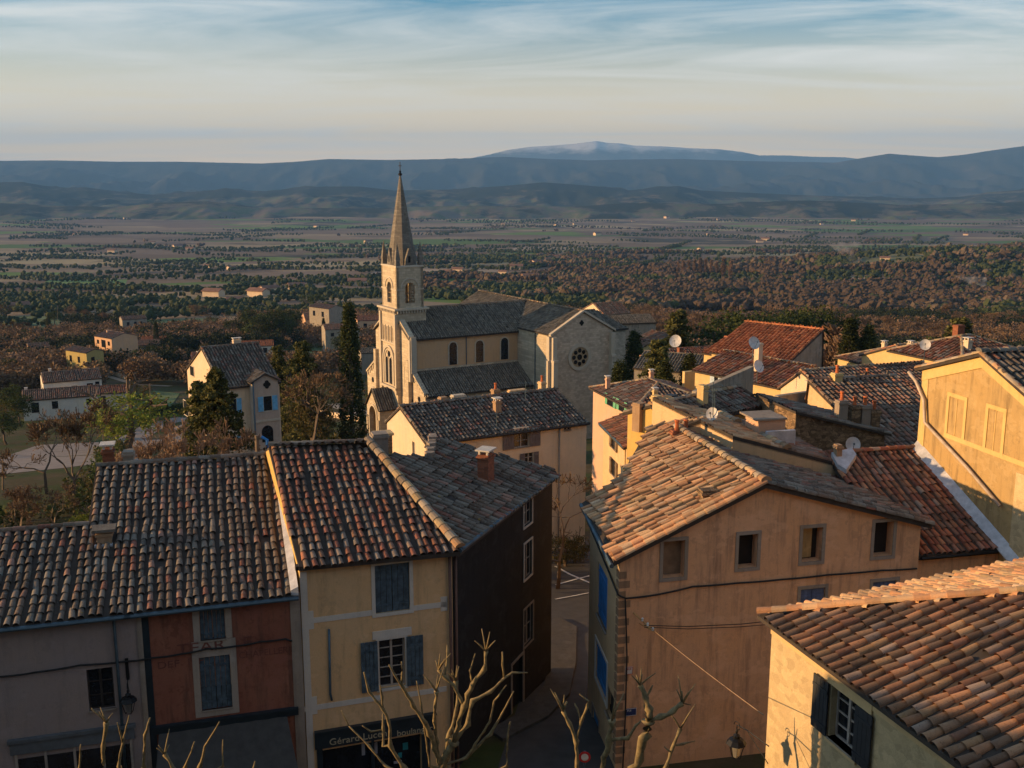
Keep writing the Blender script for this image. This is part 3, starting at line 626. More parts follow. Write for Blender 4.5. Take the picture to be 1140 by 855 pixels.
# ---- yellow house at the corner of the street
AY = PY(333, 625, 34.0); ZY = AY.z; BY = PZ(503, 606, ZY); CY = PZ(615, 526, ZY)
angY = math.degrees(atan2(BY.y - AY.y, BY.x - AY.x)); angD = math.degrees(atan2(CY.y - BY.y, CY.x - BY.x))
def yellow_house():
    R = thing('corner_house', (AY.x, AY.y, 0), 'narrow yellow plastered house with white bands and a dark side wall', 'house')
    f = Face(AY, angY, (BY - AY).length); pf = Plane(AY, angY, .33, 1); pd = Plane(BY, angD, .33, 1)
    rl = pf.hit(300, 497); rr = pf.hit(410, 498); h1 = pd.hit(478, 508); h2 = pd.hit(482, 487); far = pd.hit(616, 523)
    rr = Vector((rr.x, rr.y, rl.z)); o = f.n * .28 - Vector((0, 0, .09)); od = Face(BY, angD).n * .28 - Vector((0, 0, .09))
    cor = BY + o + od * .9; cor.z = ZY - .09
    L0 = AY + o - f.d * .04; L0.z = AY.z - .09; LR = rl - f.d * .04
    fars = far + od * .4
    polyF = [L0, cor, rr, LR]
    polyD = [cor, Vector((CY.x, CY.y, ZY)) + od + Vector((0, 0, -.0)), fars, h2, h1, rr]
    # put the right slope exactly on its plane
    polyD = [Vector((p.x, p.y, pd.z(p.x, p.y))) for p in polyD]; polyF = [Vector((p.x, p.y, pf.z(p.x, p.y))) for p in polyF]
    bk = Face(rl, angY); back = [rr, rl, rl - bk.n * 3 - Vector((0, 0, 1)), rr - bk.n * 2.2 - Vector((0, 0, .75))]
    rf = roof(R, [polyF], T_MIX, .30, .45, .16, 7); r2 = roof(R, [polyD, back], T_OLD, .30, .48, .16, 7, name='side_roof')
    ridge(r2, cor + Vector((0, 0, .12)), rr + Vector((0, 0, .12)), M_CEMT, .2, .42, 'hip_cap'); ridge(rf, LR + Vector((0, 0, .06)), rr + Vector((0, 0, .06)), T_OLD, .15)
    # openings
    w1 = f.rect(417.5, 627.5, 456, 681); w2 = f.rect(422, 711, 451, 765)
    f.holes += [f.rect(360, 826, 470, 900)]
    w2 = (w2[0], w2[1], w2[2], w2[3])
    window(R, f, w1, 'shut', M_TRIM, .13, M_SHB, depth=.14)
    window(R, f, w2, 'open', M_TRIM, .10, M_SHB, depth=.22, shw=.62, bars=4)
    b = MB(); f.wall(b, -1, [(0, ZY - .05), (f.L, ZY - .05)], .35); wl = b.build('facade', M_YEL, R)
    g = Face(rl, angY - 90); Lg = (rl - AY).xy.length; b = MB()
    lf = Face((rl.x, rl.y), math.degrees(atan2(AY.y - rl.y, AY.x - rl.x)), Lg)
    b.quad(lf.at(-3, -1), lf.at(Lg, -1), lf.at(Lg, ZY - .08), lf.at(0, rl.z - .12), lf.at(-3, rl.z - 1.1)); b.build('gable_wall', M_YELG, R)
    ff = Face(BY, angD, (CY - BY).length); b = MB()
    z = f.at(0, 0).z
    wins = [ff.rect(583, 556, 592, 584), ff.rect(583.5, 603, 592, 642), ff.rect(583, 675, 593, 716)]
    for w in wins: window(R, ff, w, 'bare', M_TRIM if w is not wins[2] else M_FRAME, .08, depth=.15, bars=1, sash=M_FRAME)
    dr = ff.rect(570, 765, 582, 815); window(R, ff, (dr[0], dr[1], tz(0, 42), tz(0, 42) + 2.3), 'hole', M_FRAME, .12, depth=.2)
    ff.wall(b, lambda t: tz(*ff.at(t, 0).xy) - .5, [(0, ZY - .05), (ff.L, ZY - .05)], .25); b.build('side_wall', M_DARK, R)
    b = MB(); bz = lambda p: pd.z(p.x, p.y) - .1
    b.quad(V3(CY, -3), V3(h2, -3), V3(h2, bz(h2)), V3(CY, bz(CY))); b.quad(V3(h2, -3), V3(h1, -3), V3(h1, bz(h1)), V3(h2, bz(h2)))
    e = rr - bk.n * 2.2; b.quad(V3(h1, -3), V3(e, -3), V3(e, rr.z - .8), V3(h1, bz(h1))); q = rl - bk.n * 3; b.quad(V3(e, -3), V3(q, -3), V3(q, rl.z - 1.05), V3(e, rr.z - .8))
    b.build('rear_wall', M_YELG, R)
    # mortared parapet standing on the back corner of the side roof
    b = MB(); a, c = h1 + Vector((0, 0, -.2)), h2 + Vector((0, 0, -.2)); n = 9
    for i in range(n):
        p = a.lerp(c, i / (n - 1)); b.box((p.x, p.y, p.z), .30 + .08 * (i % 2), .34, .30 + .10 * random.random(), angY + random.uniform(-14, 14))
    b.build('parapet', M_FRAME, R)
    # bands, quoins, eave board
    b = MB()
    for (x0, y0, x1, y1) in ((336, 691, 417, 683), (456, 678, 497, 672), (337, 789, 425, 777), (452, 773, 497, 767)):
        s0, z0 = f.px(x0, y0); s1, z1 = f.px(x1, y1); zz = (z0 + z1) / 2; f.slab(b, s0, s1, zz - .1, zz + .1, -.02, .02)
    f.slab(b, .0, .24, -1, ZY - .4, -.02, .022)
    for z0 in (f.px(340, 691)[1], f.px(338, 787)[1]):
        f.slab(b, .2, .42, z0 - .34, z0 + .34, -.02, .018); 
    z0 = f.px(495, 672)[1]; f.slab(b, f.L - .45, f.L - .2, z0 - .28, z0 + .28, -.02, .02)
    s0, s1, z0, z1 = f.rect(414.5, 700.5, 458, 709); f.slab(b, s0, s1, z0, z1, -.02, .05)
    b.build('band', M_TRIM, wl)
    b = MB(); f.slab(b, -.15, f.L + .15, ZY - .28, ZY - .16, -.05, .14); f.slab(b, -.15, f.L + .2, ZY - .19, ZY - .10, -.05, .22); b.build('eave_board', M_WOODD, rf)
    pipe(R, [f.at(f.L - .12, ZY - .3, .12), f.at(f.L - .10, -.5, .12)], .06, M_RUST)
    pipe(R, [ff.at(.10, ZY - .3, .10), ff.at(.10, -.5, .1)], .05, M_RUST)
    q = f.px(366, 700); q2 = f.px(367.5, 772); pipe(R, [f.at(q[0], q[1], .05), f.at(q2[0], q2[1], .05), f.at(q2[0] + .05, q2[1] - .25, .05)], .045, M_ZINC, 'cable_duct')
    gutter(R, CY + od * 1.1, cor + Vector((0, 0, -.02)))
    p = pd.hit(541, 534); chimney(R, (p.x, p.y, p.z), .62, .5, 1.15, angD, M_BRICK, 'slab')
    p = pf.hit(428, 505); q = Vector((rr.x + .35, rr.y + .9, rr.z - .5)); chimney(R, q, .62, .62, .7, angY, M_FRAME, None)
    # shop front with its name board
    s0, s1, z0, z1 = f.rect(350, 810, 475, 832)
    z1 = f.px(410, 806)[1]; z0 = z1 - .62
    b = MB(); f.slab(b, .28, f.L - .75, z0, z1, .0, .12); f.slab(b, .28, f.L - .7, z1, z1 + .07, .0, .18); sf = b.build('shopfront', M_SHOP, R)
    b = MB(); h = f.holes[0]; 
    for q0, q1, q2, q3 in ((h[0] - .2, h[0], 0, .08), (h[1], h[1] + .3, 0, .08), ((h[0] + h[1]) / 2 - .05, (h[0] + h[1]) / 2 + .05, -.1, .06)): b = MB(); f.slab(b, q0, q1, -1, z0, q2, q3); b.build('pilaster', M_SHOP, sf)
    b = MB(); f.slab(b, h[0], h[1], -1, z0 + .05, -.3, -.27); b.build('display_window', M_GLASS, sf)
    cols = [(0.55, .55, .6), (.02, .35, .42), (.5, .48, .42)]
    for i, (x, y, w_, h_, k) in enumerate([(404, 838, .12, .5, 0), (418, 837, .12, .45, 0), (450, 835, .2, .28, 1), (445, 845, .14, .2, 1), (440, 853, .3, .1, 0), (415, 833, .22, .07, 2)]):
        s_, z_ = f.px(x, y); b = MB(); f.slab(b, s_, s_ + w_, z_ - h_ / 2, z_ + h_ / 2, -.26, -.24); b.build('notice', POSTERS[k], sf)
    text(sf, 'Gérard Lucen', f, f.px(366, 828), .36, M_LET, .125, 1.05); text(sf, 'boulanger', f, f.px(441, 818), .34, M_LET, .125, 1.0)
    return R, f
def text(parent, s, f, sz, size, mat, out, wx=1.0, name='lettering', slant=0):
    cu = bpy.data.curves.new(name, 'FONT'); cu.body = s; cu.size = size; cu.extrude = .006
    o = bpy.data.objects.new('tmp', cu); S.collection.objects.link(o); bpy.context.view_layer.update(); dg = bpy.context.evaluated_depsgraph_get()
    me = bpy.data.meshes.new_from_object(o.evaluated_get(dg)); bpy.data.objects.remove(o); b = MB()
    vs = [f.at(sz[0] + v.co.x * wx, sz[1] + v.co.y + v.co.x * slant, out + v.co.z) for v in me.vertices]; b.add(vs, [tuple(p.vertices) for p in me.polygons])
    return b.build(name, mat, parent)
M_WOODD = plain('dark_eave_timber', (0.035, 0.025, 0.02), 0.85)
M_RUST = plain('rusty_pipe', (0.14, 0.07, 0.05), 0.7)
M_CEMT = tilemat('sandy_ridge_tiles', [YEL, PALE, ORNG, GREY, PALE], 0.3, (0.12, 0.09, 0.06))
POSTERS = [plain('white_notice', (.30, .30, .34), .7), plain('teal_poster', (.015, .22, .26), .7), plain('cream_notice', (.3, .28, .24), .7)]
YROOT, YF = yellow_house()

# ---- red house and greyed pink house further left, same frontage
ZR = 8.0; AR = PZ(327, 657, ZR); A0 = PZ(0, 692, ZR); angR = math.degrees(atan2(AR.y - A0.y, AR.x - A0.x))
def row_houses():
    fa = Face(A0, angR); t = lambda px, py: fa.px(px, py)[0]
    pl = Plane(A0, angR, .30, 1); tr = t(328, 660); ts = t(157, 685); t0 = -7.0
    ridR = [pl.hit(107, 520), pl.hit(298, 507)]; ridP = [pl.hit(0, 592), pl.hit(107, 584)]
    fa.P.z = 0
    ev = lambda tt: (lambda p: Vector((p.x, p.y, pl.z(p.x, p.y))))(fa.at(tt, 0, .30))
    def up(tt, ref): # point up the slope above t, as far as the ridge point ref
        w = (ref - fa.P).xy.dot((-fa.n).xy); p = fa.at(tt, 0, -w); return Vector((p.x, p.y, pl.z(p.x, p.y)))
    tv = (ridR[0] - fa.P).xy.dot(fa.d.xy); te = (ridR[1] - fa.P).xy.dot(fa.d.xy)
    # red house
    R = thing('terraced_house', (fa.at(ts, 0).x, fa.at(ts, 0).y, 0), 'faded red plastered house with ghost lettering, closed blue shutters and an awning', 'house')
    a, b_ = up(tv, ridR[0]), up(te + .3, ridR[1]); zr = (a.z + b_.z) / 2
    poly = [ev(tv), ev(tr - .05), up(tr - .05, ridR[1]), a]
    rf = roof(R, [poly, [a, up(tr, ridR[1]), up(tr, ridR[1]) + Vector((-fa.n.x * 2.5, -fa.n.y * 2.5, -.9)), a + Vector((-fa.n.x * 2.5, -fa.n.y * 2.5, -.9))]], T_OLD, .30, .45, .16, 7)
    ridge(rf, a + Vector((0, 0, .06)), up(tr, ridR[1]) + Vector((0, 0, .06)), T_OLD, .15)
    f = Face(fa.at(ts, 0), angR, tr - ts)
    r1 = f.rect(222, 672, 250.5, 712); r2 = f.rect(223, 730, 257.5, 789)
    window(R, f, r1, 'shut', None, .1, M_SHB, depth=.12); window(R, f, r2, 'shut', None, .1, M_SHB, depth=.12)
    b = MB(); f.wall(b, -1, [(0, ZR - .05), (f.L + .17, ZR - .05)], .2); wl = b.build('facade', M_RED, R)
    b = MB(); s0 = f.rect(213, 670, 222, 712); frame_mb(f, b, r1[0], r1[1], r1[2], ZR - .35, .22, -.01, .03, .01, .0)
    frame_mb(f, b, r2[0], r2[1], r2[2], r1[2] - .02, .22, -.01, .028, 0, .24); f.slab(b, r2[0], r2[1], r2[3], r1[2], -.01, .024); b.build('surround', M_TRIMD, wl)
    zl = f.px(250, 797)[1]; b = MB(); f.slab(b, .05, f.L - .05, zl - .09, zl, 0, .16); f.slab(b, .05, f.L - .05, zl - .3, zl - .09, 0, .10); b.build('ledge', M_SHOP, wl)
    b = MB(); f.slab(b, f.L - .18, f.L + .17, -1, ZR - .1, -.25, .035); b.build('quoin', M_FRAME, wl)
    b = MB(); f.slab(b, .25, f.L - .3, -1, zl - .3, -.6, -.5); b.build('shop_opening', M_HOLE, wl)
    # side wall of the upper part, toward the low pink roof
    b = MB(); w1 = up(tv, ridP[1]); b.quad(V3(a, 2), V3(w1, 2), V3(w1, w1.z - .12), V3(a, a.z - .12)); q = a + Vector((-fa.n.x * 2.5, -fa.n.y * 2.5, -.9)); b.quad(V3(q, -4), V3(a, 2), V3(a, a.z - .1), V3(q, q.z))
    q2 = up(tr, ridR[1]) + Vector((-fa.n.x * 2.5, -fa.n.y * 2.5, -.9)); b.quad(V3(q2, -4), V3(q, -4), V3(q, q.z), V3(q2, q2.z)); b.build('side_wall', M_OCHS, R)
    text(wl, 'TEAR   E', f, f.px(197, 728), .5, M_GHOST, .034, 1.35); text(wl, 'DEF  NF', f, f.px(175, 745), .36, M_GHOST, .002, 1.2); text(wl, 'CHAPELLERIE', f, f.px(266, 733), .34, M_GHOST, .006, .95)
    # slack awning under the ledge
    z0 = zl - .28; A = [f.at(.3, z0, .12), f.at(f.L - .45, z0, .12), f.at(f.L - .2, z0 - 1.3, 2.1), f.at(.1, z0 - 1.3, 2.1)]
    b = MB(); n = 12
    for i in range(n):
        for j in range(6):
            g = lambda u, v: A[0].lerp(A[1], u).lerp(A[3].lerp(A[2], u), v) - Vector((0, 0, .10 * sin(pi * v) + .015 * sin(u * 40)))
            p = [g(i / n, j / 6), g((i + 1) / n, j / 6), g((i + 1) / n, (j + 1) / 6), g(i / n, (j + 1) / 6)]; b.prism([q - Vector((0, 0, .02)) for q in p], p)
    b.build('awning', M_AWN, R)
    gutter(R, ev(-.5 + ts) + Vector((0, 0, -.08)) + f.n * .05, ev(tr + .1) + Vector((0, 0, -.08)) + f.n * .05)
    p = pl.hit(119, 515); pr = Vector((p.x, p.y + .2, p.z)); chimney(R, pr, .42, .5, .55, angR, M_BRICK, 'slab'); chimney(R, pr + Vector((.75, .2, 0)), .4, .5, .4, angR, M_FRAME, None)
    b = MB(); sw = Face(AY, angY - 90 + 180); 
    lf = Face((AY.x, AY.y), angY + 90, 8); g0, g1 = ev(tr - .05), up(tr - .05, ridR[1]); b.prism([g0 + Vector((-.10, 0, .02)), g0 + Vector((.16, 0, .02)), g1 + Vector((.16, 0, .02)), g1 + Vector((-.10, 0, .02))], [g0 + Vector((-.10, 0, .2)), g0 + Vector((.16, 0, .34)), g1 + Vector((.16, 0, .34)), g1 + Vector((-.10, 0, .2))]); b.build('flashing', M_ZINCL, rf)
    # tall vent pipes at the back corner, blue one and timber one
    q = up(te, ridR[1]); b = MB(); b.tube([q + Vector((-.55, .5, -1)), q + Vector((-.55, .5, .75))], .09, 8); b.tube([q + Vector((-.8, .45, .6)), q + Vector((-.3, .55, .6))], .05, 6); b.build('flue', M_WOOD, R); b = MB(); b.tube([q + Vector((-.12, .5, -1)), q + Vector((-.12, .5, .55)), q + Vector((-.35, .5, .68))], .07, 8); b.build('flue', M_SHBR, R)
    # pink house
    K = thing('terraced_house', (fa.at(ts - 4, 0).x, fa.at(ts - 4, 0).y, 0), 'low house with stained greyish pink plaster and a small dark window', 'house')
    a2, b2 = up(t0, ridP[0]), up(tv - .02, ridP[1]); m = (ridP[0] - fa.P).xy.dot((-fa.n).xy)
    bx = Vector((-fa.n.x * 2.5, -fa.n.y * 2.5, -.9)); a2 = up(t0, ridP[1]); b2 = up(tv, ridP[1])
    rp = roof(K, [[ev(t0), ev(tv), b2, a2], [b2, b2 + bx, a2 + bx, a2]], T_OLD, .30, .45, .16, 7); ridge(rp, a2 + Vector((0, 0, .06)), b2 + Vector((0, 0, .06)), T_OLD, .14)
    g = Face(fa.at(t0, 0), angR, ts - t0); r = g.rect(97.5, 744, 127, 790)
    window(K, g, r, 'bare', None, .1, None, depth=.2, bars=2, sash=M_WOODD); b = MB(); g.wall(b, -1, [(0, ZR - .05), (g.L, ZR - .05)], .25)
    q = a2 + bx; q2 = b2 + bx; b.quad(V3(q2, -4), V3(q, -4), V3(q, q.z), V3(q2, q2.z)); e = ev(t0); b.quad(V3(a2, -3), V3(e, -1), V3(e, e.z - .1), V3(a2, a2.z - .1)); wl2 = b.build('facade', M_PINK, K)
    b = MB(); g.slab(b, g.L - .16, g.L - .0, -1, ZR - .3, -.3, .05); b.build('pilaster', M_FRAME, wl2); b = MB(); g.slab(b, g.L, g.L + .22, -1, ZR - .2, -.1, .02); b.build('joint', M_SHOP, wl2)
    z1 = g.px(60, 816)[1]; zz = g.px(100, 811)[1]; s0 = g.px(12, 840)[0]; s1 = g.px(150, 815)[0]; b = MB(); g.slab(b, s0, s1, zz - .55, zz - .12, 0, .09); g.slab(b, s0 - .05, s1 + .05, zz - .12, zz, 0, .16); b.build('fascia', M_ZINCD, wl2)
    b = MB(); g.slab(b, s0 + .15, s1 - .15, -1, zz - .75, .0, .03); b.build('shop_window', M_GLASS, wl2)
    b = MB()
    for k in range(5): sx = s0 + .12 + (s1 - s0 - .3) * k / 4; g.slab(b, sx, sx + .08, -1, zz - .55, .0, .06)
    b.build('mullion', M_TRIMD, wl2)
    gutter(K, ev(t0) + Vector((0, 0, -.08)) + g.n * .05, ev(ts - .3) + Vector((0, 0, -.08)) + g.n * .05)
    s, z = g.px(127, 690); s2, z2 = g.px(138, 820); pipe(K, [g.at(s - .25, ZR - .1, .2), g.at(s, ZR - .25, .1), g.at(s, z2 - 2, .1)], .05)
    p = pl.hit(117, 602); ch = chimney(K, (p.x, p.y, p.z), .5, .5, .42, angR, M_EAVE, None); b = MB(); b.box((p.x, p.y, p.z + .42), .8, .7, .1, angR); b.build('chimney_cap', T_OLD, ch)
    b = MB(); b.box((p.x + .05, p.y - .28, p.z - .32), .62, .2, .28, angR); b.build('flashing', M_ZINCL, ch)
    return fa, g, f
M_TRIMD = plaster('dirty_stone_surround', (0.36, 0.31, 0.27), stain=0.8)
M_ZINCD = plain('grey_blue_fascia', (0.10, 0.11, 0.12), 0.7)
FA, FP, FR = row_houses()

# ---- big ochre house
O1 = fac((4.18, 35.8), 13, 690, 618); angO = 13.0
fO = Face(O1, angO); G = fac(O1, angO, 850, 536); tG = (G - O1).xy.dot(fO.d.xy); sO = (G.z - O1.z) / tG
PL = Plane(O1, angO + 90, sO, -1); PR = Plane(G, angO + 90, -.30, -1); tE = fO.px(1025, 590)[0]
_ge = PL.hit(648, 560); _ge = Vector((_ge.x + .36, _ge.y + .05, 0))
LANE_FACE = Face(_ge, math.degrees(atan2(O1.y - _ge.y, O1.x - _ge.x)), (O1.xy - _ge.xy).length)
def ochre_house():
    R = thing('gabled_house', (O1.x, O1.y, 0), 'large bare ochre gabled house with four small attic windows and blue street side shutter', 'house')
    d, n = fO.d, -fO.n; P = lambda t, w, pl: (lambda q: Vector((q.x, q.y, pl.z(q.x, q.y))))(fO.at(t, 0, -w))
    rb = P(tG, 8.6, PL); w0 = -.22
    c = [PL.hit(691, 530), PL.hit(722, 476), PL.hit(747, 469), PL.hit(785, 466)]
    polyL = [P(-.30, w0, PL), P(tG, w0, PL), rb, c[3], c[2], c[1], c[0], PL.hit(648, 560)]
    polyR = [P(tG, w0, PR), P(tE + .35, w0, PR), P(tE + .35, 8.6, PR), P(tG, 8.6, PR)]
    rl = roof(R, [polyL], T_SUN, .29, .45, .2, 7, wob=2.0); rr = roof(R, [polyR], T_OLD, .29, .45, .2, 7, name='shaded_roof', wob=1.6)  # sun and shade on the two slopes put into their tile colours
    up = Vector((0, 0, .08)); ridge(rl, P(tG, w0, PL) + up, rb + up, M_CEMT, .2, .4)
    # verge: a double row of cloaking tiles on the gable edge
    for (a, b_, pl) in ((-.25, tG, PL), (tG, tE + .3, PR)):
        ridge(rl, P(a, -.16, pl) + Vector((0, 0, .02)), P(b_, -.16, pl) + Vector((0, 0, .02)), T_SUN if pl is PL else T_OLD, .15, .42, 'verge'); ridge(rl, P(a, .12, pl) + up * 1.3, P(b_, .12, pl) + up * 1.3, T_SUN if pl is PL else T_OLD, .14, .42, 'verge')
    f = fO; ws = [(738, 602, 762, 643), (822, 595, 843, 632), (893, 587.5, 915, 625), (973, 581, 994, 619)]
    for x0, y0, x1, y1 in ws:
        r = f.rect(x0, y0, x1, y1); window(R, f, r, 'hole', M_FRAME, .13, depth=.45, sill=True)
        if x0 == 893:
            b = MB(); f.slab(b, r[0] + .02, r[1] - .25, r[2] + .05, r[3] - .02, -.38, -.34); b.build('board', M_GOLD, R)  # golden colour puts sunlight on the inner shutter into the board
        if x0 == 738:
            b = MB(); f.slab(b, r[0], r[1], r[2], r[3], -.40, -.36); b.build('board', M_WOOD, R)
    for x0, x1, y0 in ((890, 917, 655), (970, 996, 647)):
        r = f.rect(x0, y0, x1, y0 + 50); window(R, f, r, 'shut', M_FRAME, .13, M_SHSL, depth=.2)
    b = MB(); f.wall(b, -1, [(0, O1.z - .05), (tG, G.z - .2), (tE, PR.z(*f.at(tE, 0).xy) - .2)], .5)
    wl = b.build('facade', M_OCH, R)
    # street side
    g = LANE_FACE; r_len = g.L; zt = lambda w: PL.z(*g.at(w, 0).xy) - .1
    r = g.rect(665, 633, 676, 692); a_ = g.px(665, 660)[0]; c_ = g.px(676, 665)[0]; z1 = g.px(670, 632)[1]; z0 = g.px(670, 694)[1]
    window(R, g, (min(a_, c_), max(a_, c_), z0, z1), 'shut', None, .1, M_SHBR, depth=.1)
    lo = g.px(670, 725)[1]; window(R, g, (min(a_, c_) - .1, max(a_, c_) + .3, lo - 1.7, lo), 'shut', M_TRIM, .12, M_SHBR, depth=.1)
    a_ = g.px(674, 800)[0]; b1 = g.px(684, 800)[0]; z1 = g.px(678, 765)[1]; z0 = g.px(678, 800)[1]; window(R, g, (min(a_, b1), max(a_, b1), z0, z1), 'hole', None, .1, depth=.2)
    z1 = g.px(662, 790)[1]; window(R, g, (1.2, 2.6, -1, z1), 'shut', M_FRAME, .1, M_SHBR, depth=.1)
    b = MB(); g.wall(b, -3, [(0, O1.z - .08), (g.L, O1.z - .08)], .25)
    q = [V3(g.P, O1.z - .08), c[0], c[1], c[2], c[3], rb, P(tE, 8.6, PR)]
    for u, v in zip(q[:-1], q[1:]): b.quad(V3(v, -4), V3(u, -4), V3(u, u.z - .15), V3(v, v.z - .15))
    v = P(tE, 0, PR); u = P(tE, 8.6, PR); b.quad(V3(v, -2), V3(u, -4), V3(u, u.z - .15), V3(v, v.z - .15)); b.build('side_wall', M_OCHS, R)
    # quoins of the near corner, showing through the render
    b = MB(); z = 0.2; k = 0
    while z < O1.z - .6: f.slab(b, -.012, .26 + .14 * (k % 2) + random.uniform(-.04, .05), z, z + .27, -.3, .012); z += .36 + random.uniform(-.03, .05); k += 1
    b.build('quoin', M_QUO, wl)
    gutter(R, P(-.42, -.35, PL) - up, PL.hit(647, 560) - up, r=.09)
    p = PL.hit(797, 496); p = P(tG - .05, 7.9, PL); 
    chimney(R, (p.x, p.y, p.z), .9, .34, .12, angO, M_BRICK, None, 2)
    p = PL.hit(787, 553); chimney(R, (p.x, p.y, p.z), .55, .45, .30, angO, M_RUB, None)
    return R, P
M_SHSL = plain('slate_blue_shutter', (0.09, 0.12, 0.22), 0.7)
M_QUO = plaster('worn_quoin_stone', (0.30, 0.19, 0.12), stain=0.8)
OROOT, PO = ochre_house()
# ---- the roof that leans against its right side
def lean_house():
    E0 = fO.at(tE + .25, 0, -.35); zE = fac(E0, angO, 1040, 612).z; f = Face(E0, angO, 9); R = thing('annex_house', (E0.x, E0.y, 0), 'annex with brown red tiles between the ochre gable and the golden house', 'house')
    pl = Plane(V3(E0, zE), angO, .42, 1); a = pl.hit(925, 512); b_ = pl.hit(1022, 500); w = (b_ - E0).xy.dot((-fO.n).xy)
    Q = lambda t, ww: (lambda q: Vector((q.x, q.y, pl.z(q.x, q.y))))(f.at(t, 0, -ww))
    ta = (a - E0).xy.dot(fO.d.xy); poly = [Q(-.15, -.25), Q(9, -.25), Q(9, w), Q(ta, w), Q(ta - .1, w - 1.2)]
    rf = roof(R, [poly], T_RED, .29, .45, .18, 7)
    ridge(rf, Q(ta, w) + Vector((0, 0, .1)), Q(9, w) + Vector((0, 0, .1)), T_RED, .15)
    b = MB(); f.wall(b, -1, [(0, zE - .08), (9, zE - .08)]); f2 = Face(f.at(9, 0, -w), angO + 180); b.quad(V3(f2.P, -3), V3(Q(ta, w), -3), Q(ta, w) - Vector((0, 0, .15)), Q(9, w) - Vector((0, 0, .15))); b.build('wall', M_OCH, R)
    gutter(R, Q(-.1, -.32) - Vector((0, 0, .05)), Q(9, -.32) - Vector((0, 0, .05)), M_IRON)
    # folded zinc in the valley, slim chimney
    q = pl.hit(935, 514); b = MB(); L = [pl.hit(925, 511), pl.hit(948, 506), pl.hit(953, 513), pl.hit(942, 530), pl.hit(932, 524)]; b.prism([p + Vector((0, 0, .10)) for p in L], [p + Vector((0, 0, .30)) for p in L]); b.build('flashing', M_ZINCL, R)
    p = pl.hit(932, 513); chimney(R, (p.x, p.y, p.z), .26, .3, .75, angO, M_EAVE, None)
    return R, pl, Q, w
EROOT, PE, QE, wE = lean_house()

# ---- golden house at the right edge
def golden_house():
    # its gable wall runs toward the camera; find it on the lean-to roof through the foot of the wall
    foot = PE.hit(1021, 500); ang = angO - 90; f = Face(foot, ang, 14)
    zl = f.px(1023, 410)[1]; tp, zp = f.px(1095, 396); tn, zn = f.px(1140, 436); k2 = (zp - zn) / (tn - tp); L = tp * 2 + .5
    R = thing('golden_gable_house', (foot.x, foot.y, 0), 'tall golden house with two blocked windows outlined on its gable', 'house')
    k1 = (zp - zl) / tp; tEnd = tp + (zp - zl + .5) / k2; top = [(0, zl), (tp, zp), (tEnd, zp - k2 * (tEnd - tp))]
    wins = [f.rect(1056, 443, 1073, 486), f.rect(1099, 456, 1116, 505)]
    b = MB(); f.wall(b, -1, top); X = 11
    n = -f.n; b.quad(f.at(0, -3, -X), f.at(0, -1), f.at(0, zl), f.at(0, zl, -X)); b.quad(f.at(tEnd, -1), f.at(tEnd, -1, -X), f.at(tEnd, top[-1][1], -X), f.at(tEnd, top[-1][1])); wl = b.build('wall', M_GOLD, R)
    u = Vector((0, 0, .12)); o = .22
    e0 = f.at(-.3, zl - k1 * .3, o) + u; e1 = f.at(tp, zp, o) + u; e2 = f.at(tEnd + .2, top[-1][1] - k2 * .2, o) + u
    s0, s1, s2 = f.at(-.3, zl - k1 * .3, -X) + u, f.at(tp, zp, -X) + u, f.at(tEnd + .2, top[-1][1] - k2 * .2, -X) + u
    rf = roof(R, [[e0, e1, s1, s0], [e1, e2, s2, s1]], T_OLD, .32, .48, .14, 6); ridge(rf, e1 + u * .5, s1 + u * .5, T_OLD, .16)
    ridge(rf, e0 + f.n * -.1, e1 + f.n * -.1, M_CEMT, .13, .42, 'verge'); ridge(rf, e1 + f.n * -.1, e2 + f.n * -.1, M_CEMT, .13, .42, 'verge')
    for (a, c, z0, z1) in wins:
        b = MB(); frame_mb(f, b, a, c, z0, z1, .17, -.01, .035, bot=0); f.slab(b, (a + c) / 2 - .02, (a + c) / 2 + .02, z0, z1, -.01, .02); b.build('blocked_window', M_CREAMG, wl)
    b = MB(); a, z = wins[0][0] - .3, wins[0][2]; f.slab(b, .0, .45, -1, zl - .2, -.01, .025); f.slab(b, a + .1, tEnd, z - .2, z, -.01, .028)
    t_ = 0
    for (t0, za, t1, zb) in ((.0, zl, tp, zp), (tp, zp, tEnd, top[-1][1])): b.prism([f.at(t0, za - .5, -.01), f.at(t1, zb - .5, -.01), f.at(t1, zb - .5, .05), f.at(t0, za - .5, .05)], [f.at(t0, za - .02, -.01), f.at(t1, zb - .02, -.01), f.at(t1, zb - .02, .05), f.at(t0, za - .02, .05)])
    b.build('band', M_CREAMG, wl)
    q = [f.px(1015, 414), f.px(1023, 424), f.px(1032, 445), f.px(1033, 470), f.px(1046, 484), f.px(1080, 520), f.px(1117, 563)]; pipe(R, [f.at(t, z, .16) for t, z in q], .075, M_PIPEW)
    b = MB(); z = [f.at(t, PE.z(*f.at(t, 0).xy) + .02, 0) for t in (0, 4, tEnd)]
    for p, r in zip(z[:-1], z[1:]): b.prism([p, r, r + f.n * .32, p + f.n * .32], [p + Vector((0, 0, .42)), r + Vector((0, 0, .42)), r + f.n * .32 + Vector((0, 0, .06)), p + f.n * .32 + Vector((0, 0, .06))])
    b.build('flashing', M_ZINCL, R); t, z = f.px(1131, 560); b = MB(); f.slab(b, t - .1, t + .8, z - 3, f.px(1131, 525)[1], -.01, .04); b.build('quoin', M_STN, wl)
    return R, f
M_CREAMG = plaster('warm_pale_band', (0.62, 0.44, 0.19), stain=0.5)
M_PIPEW = plain('weathered_white_pipe', (0.45, 0.36, 0.28), 0.6)
WROOT, FW = golden_house()

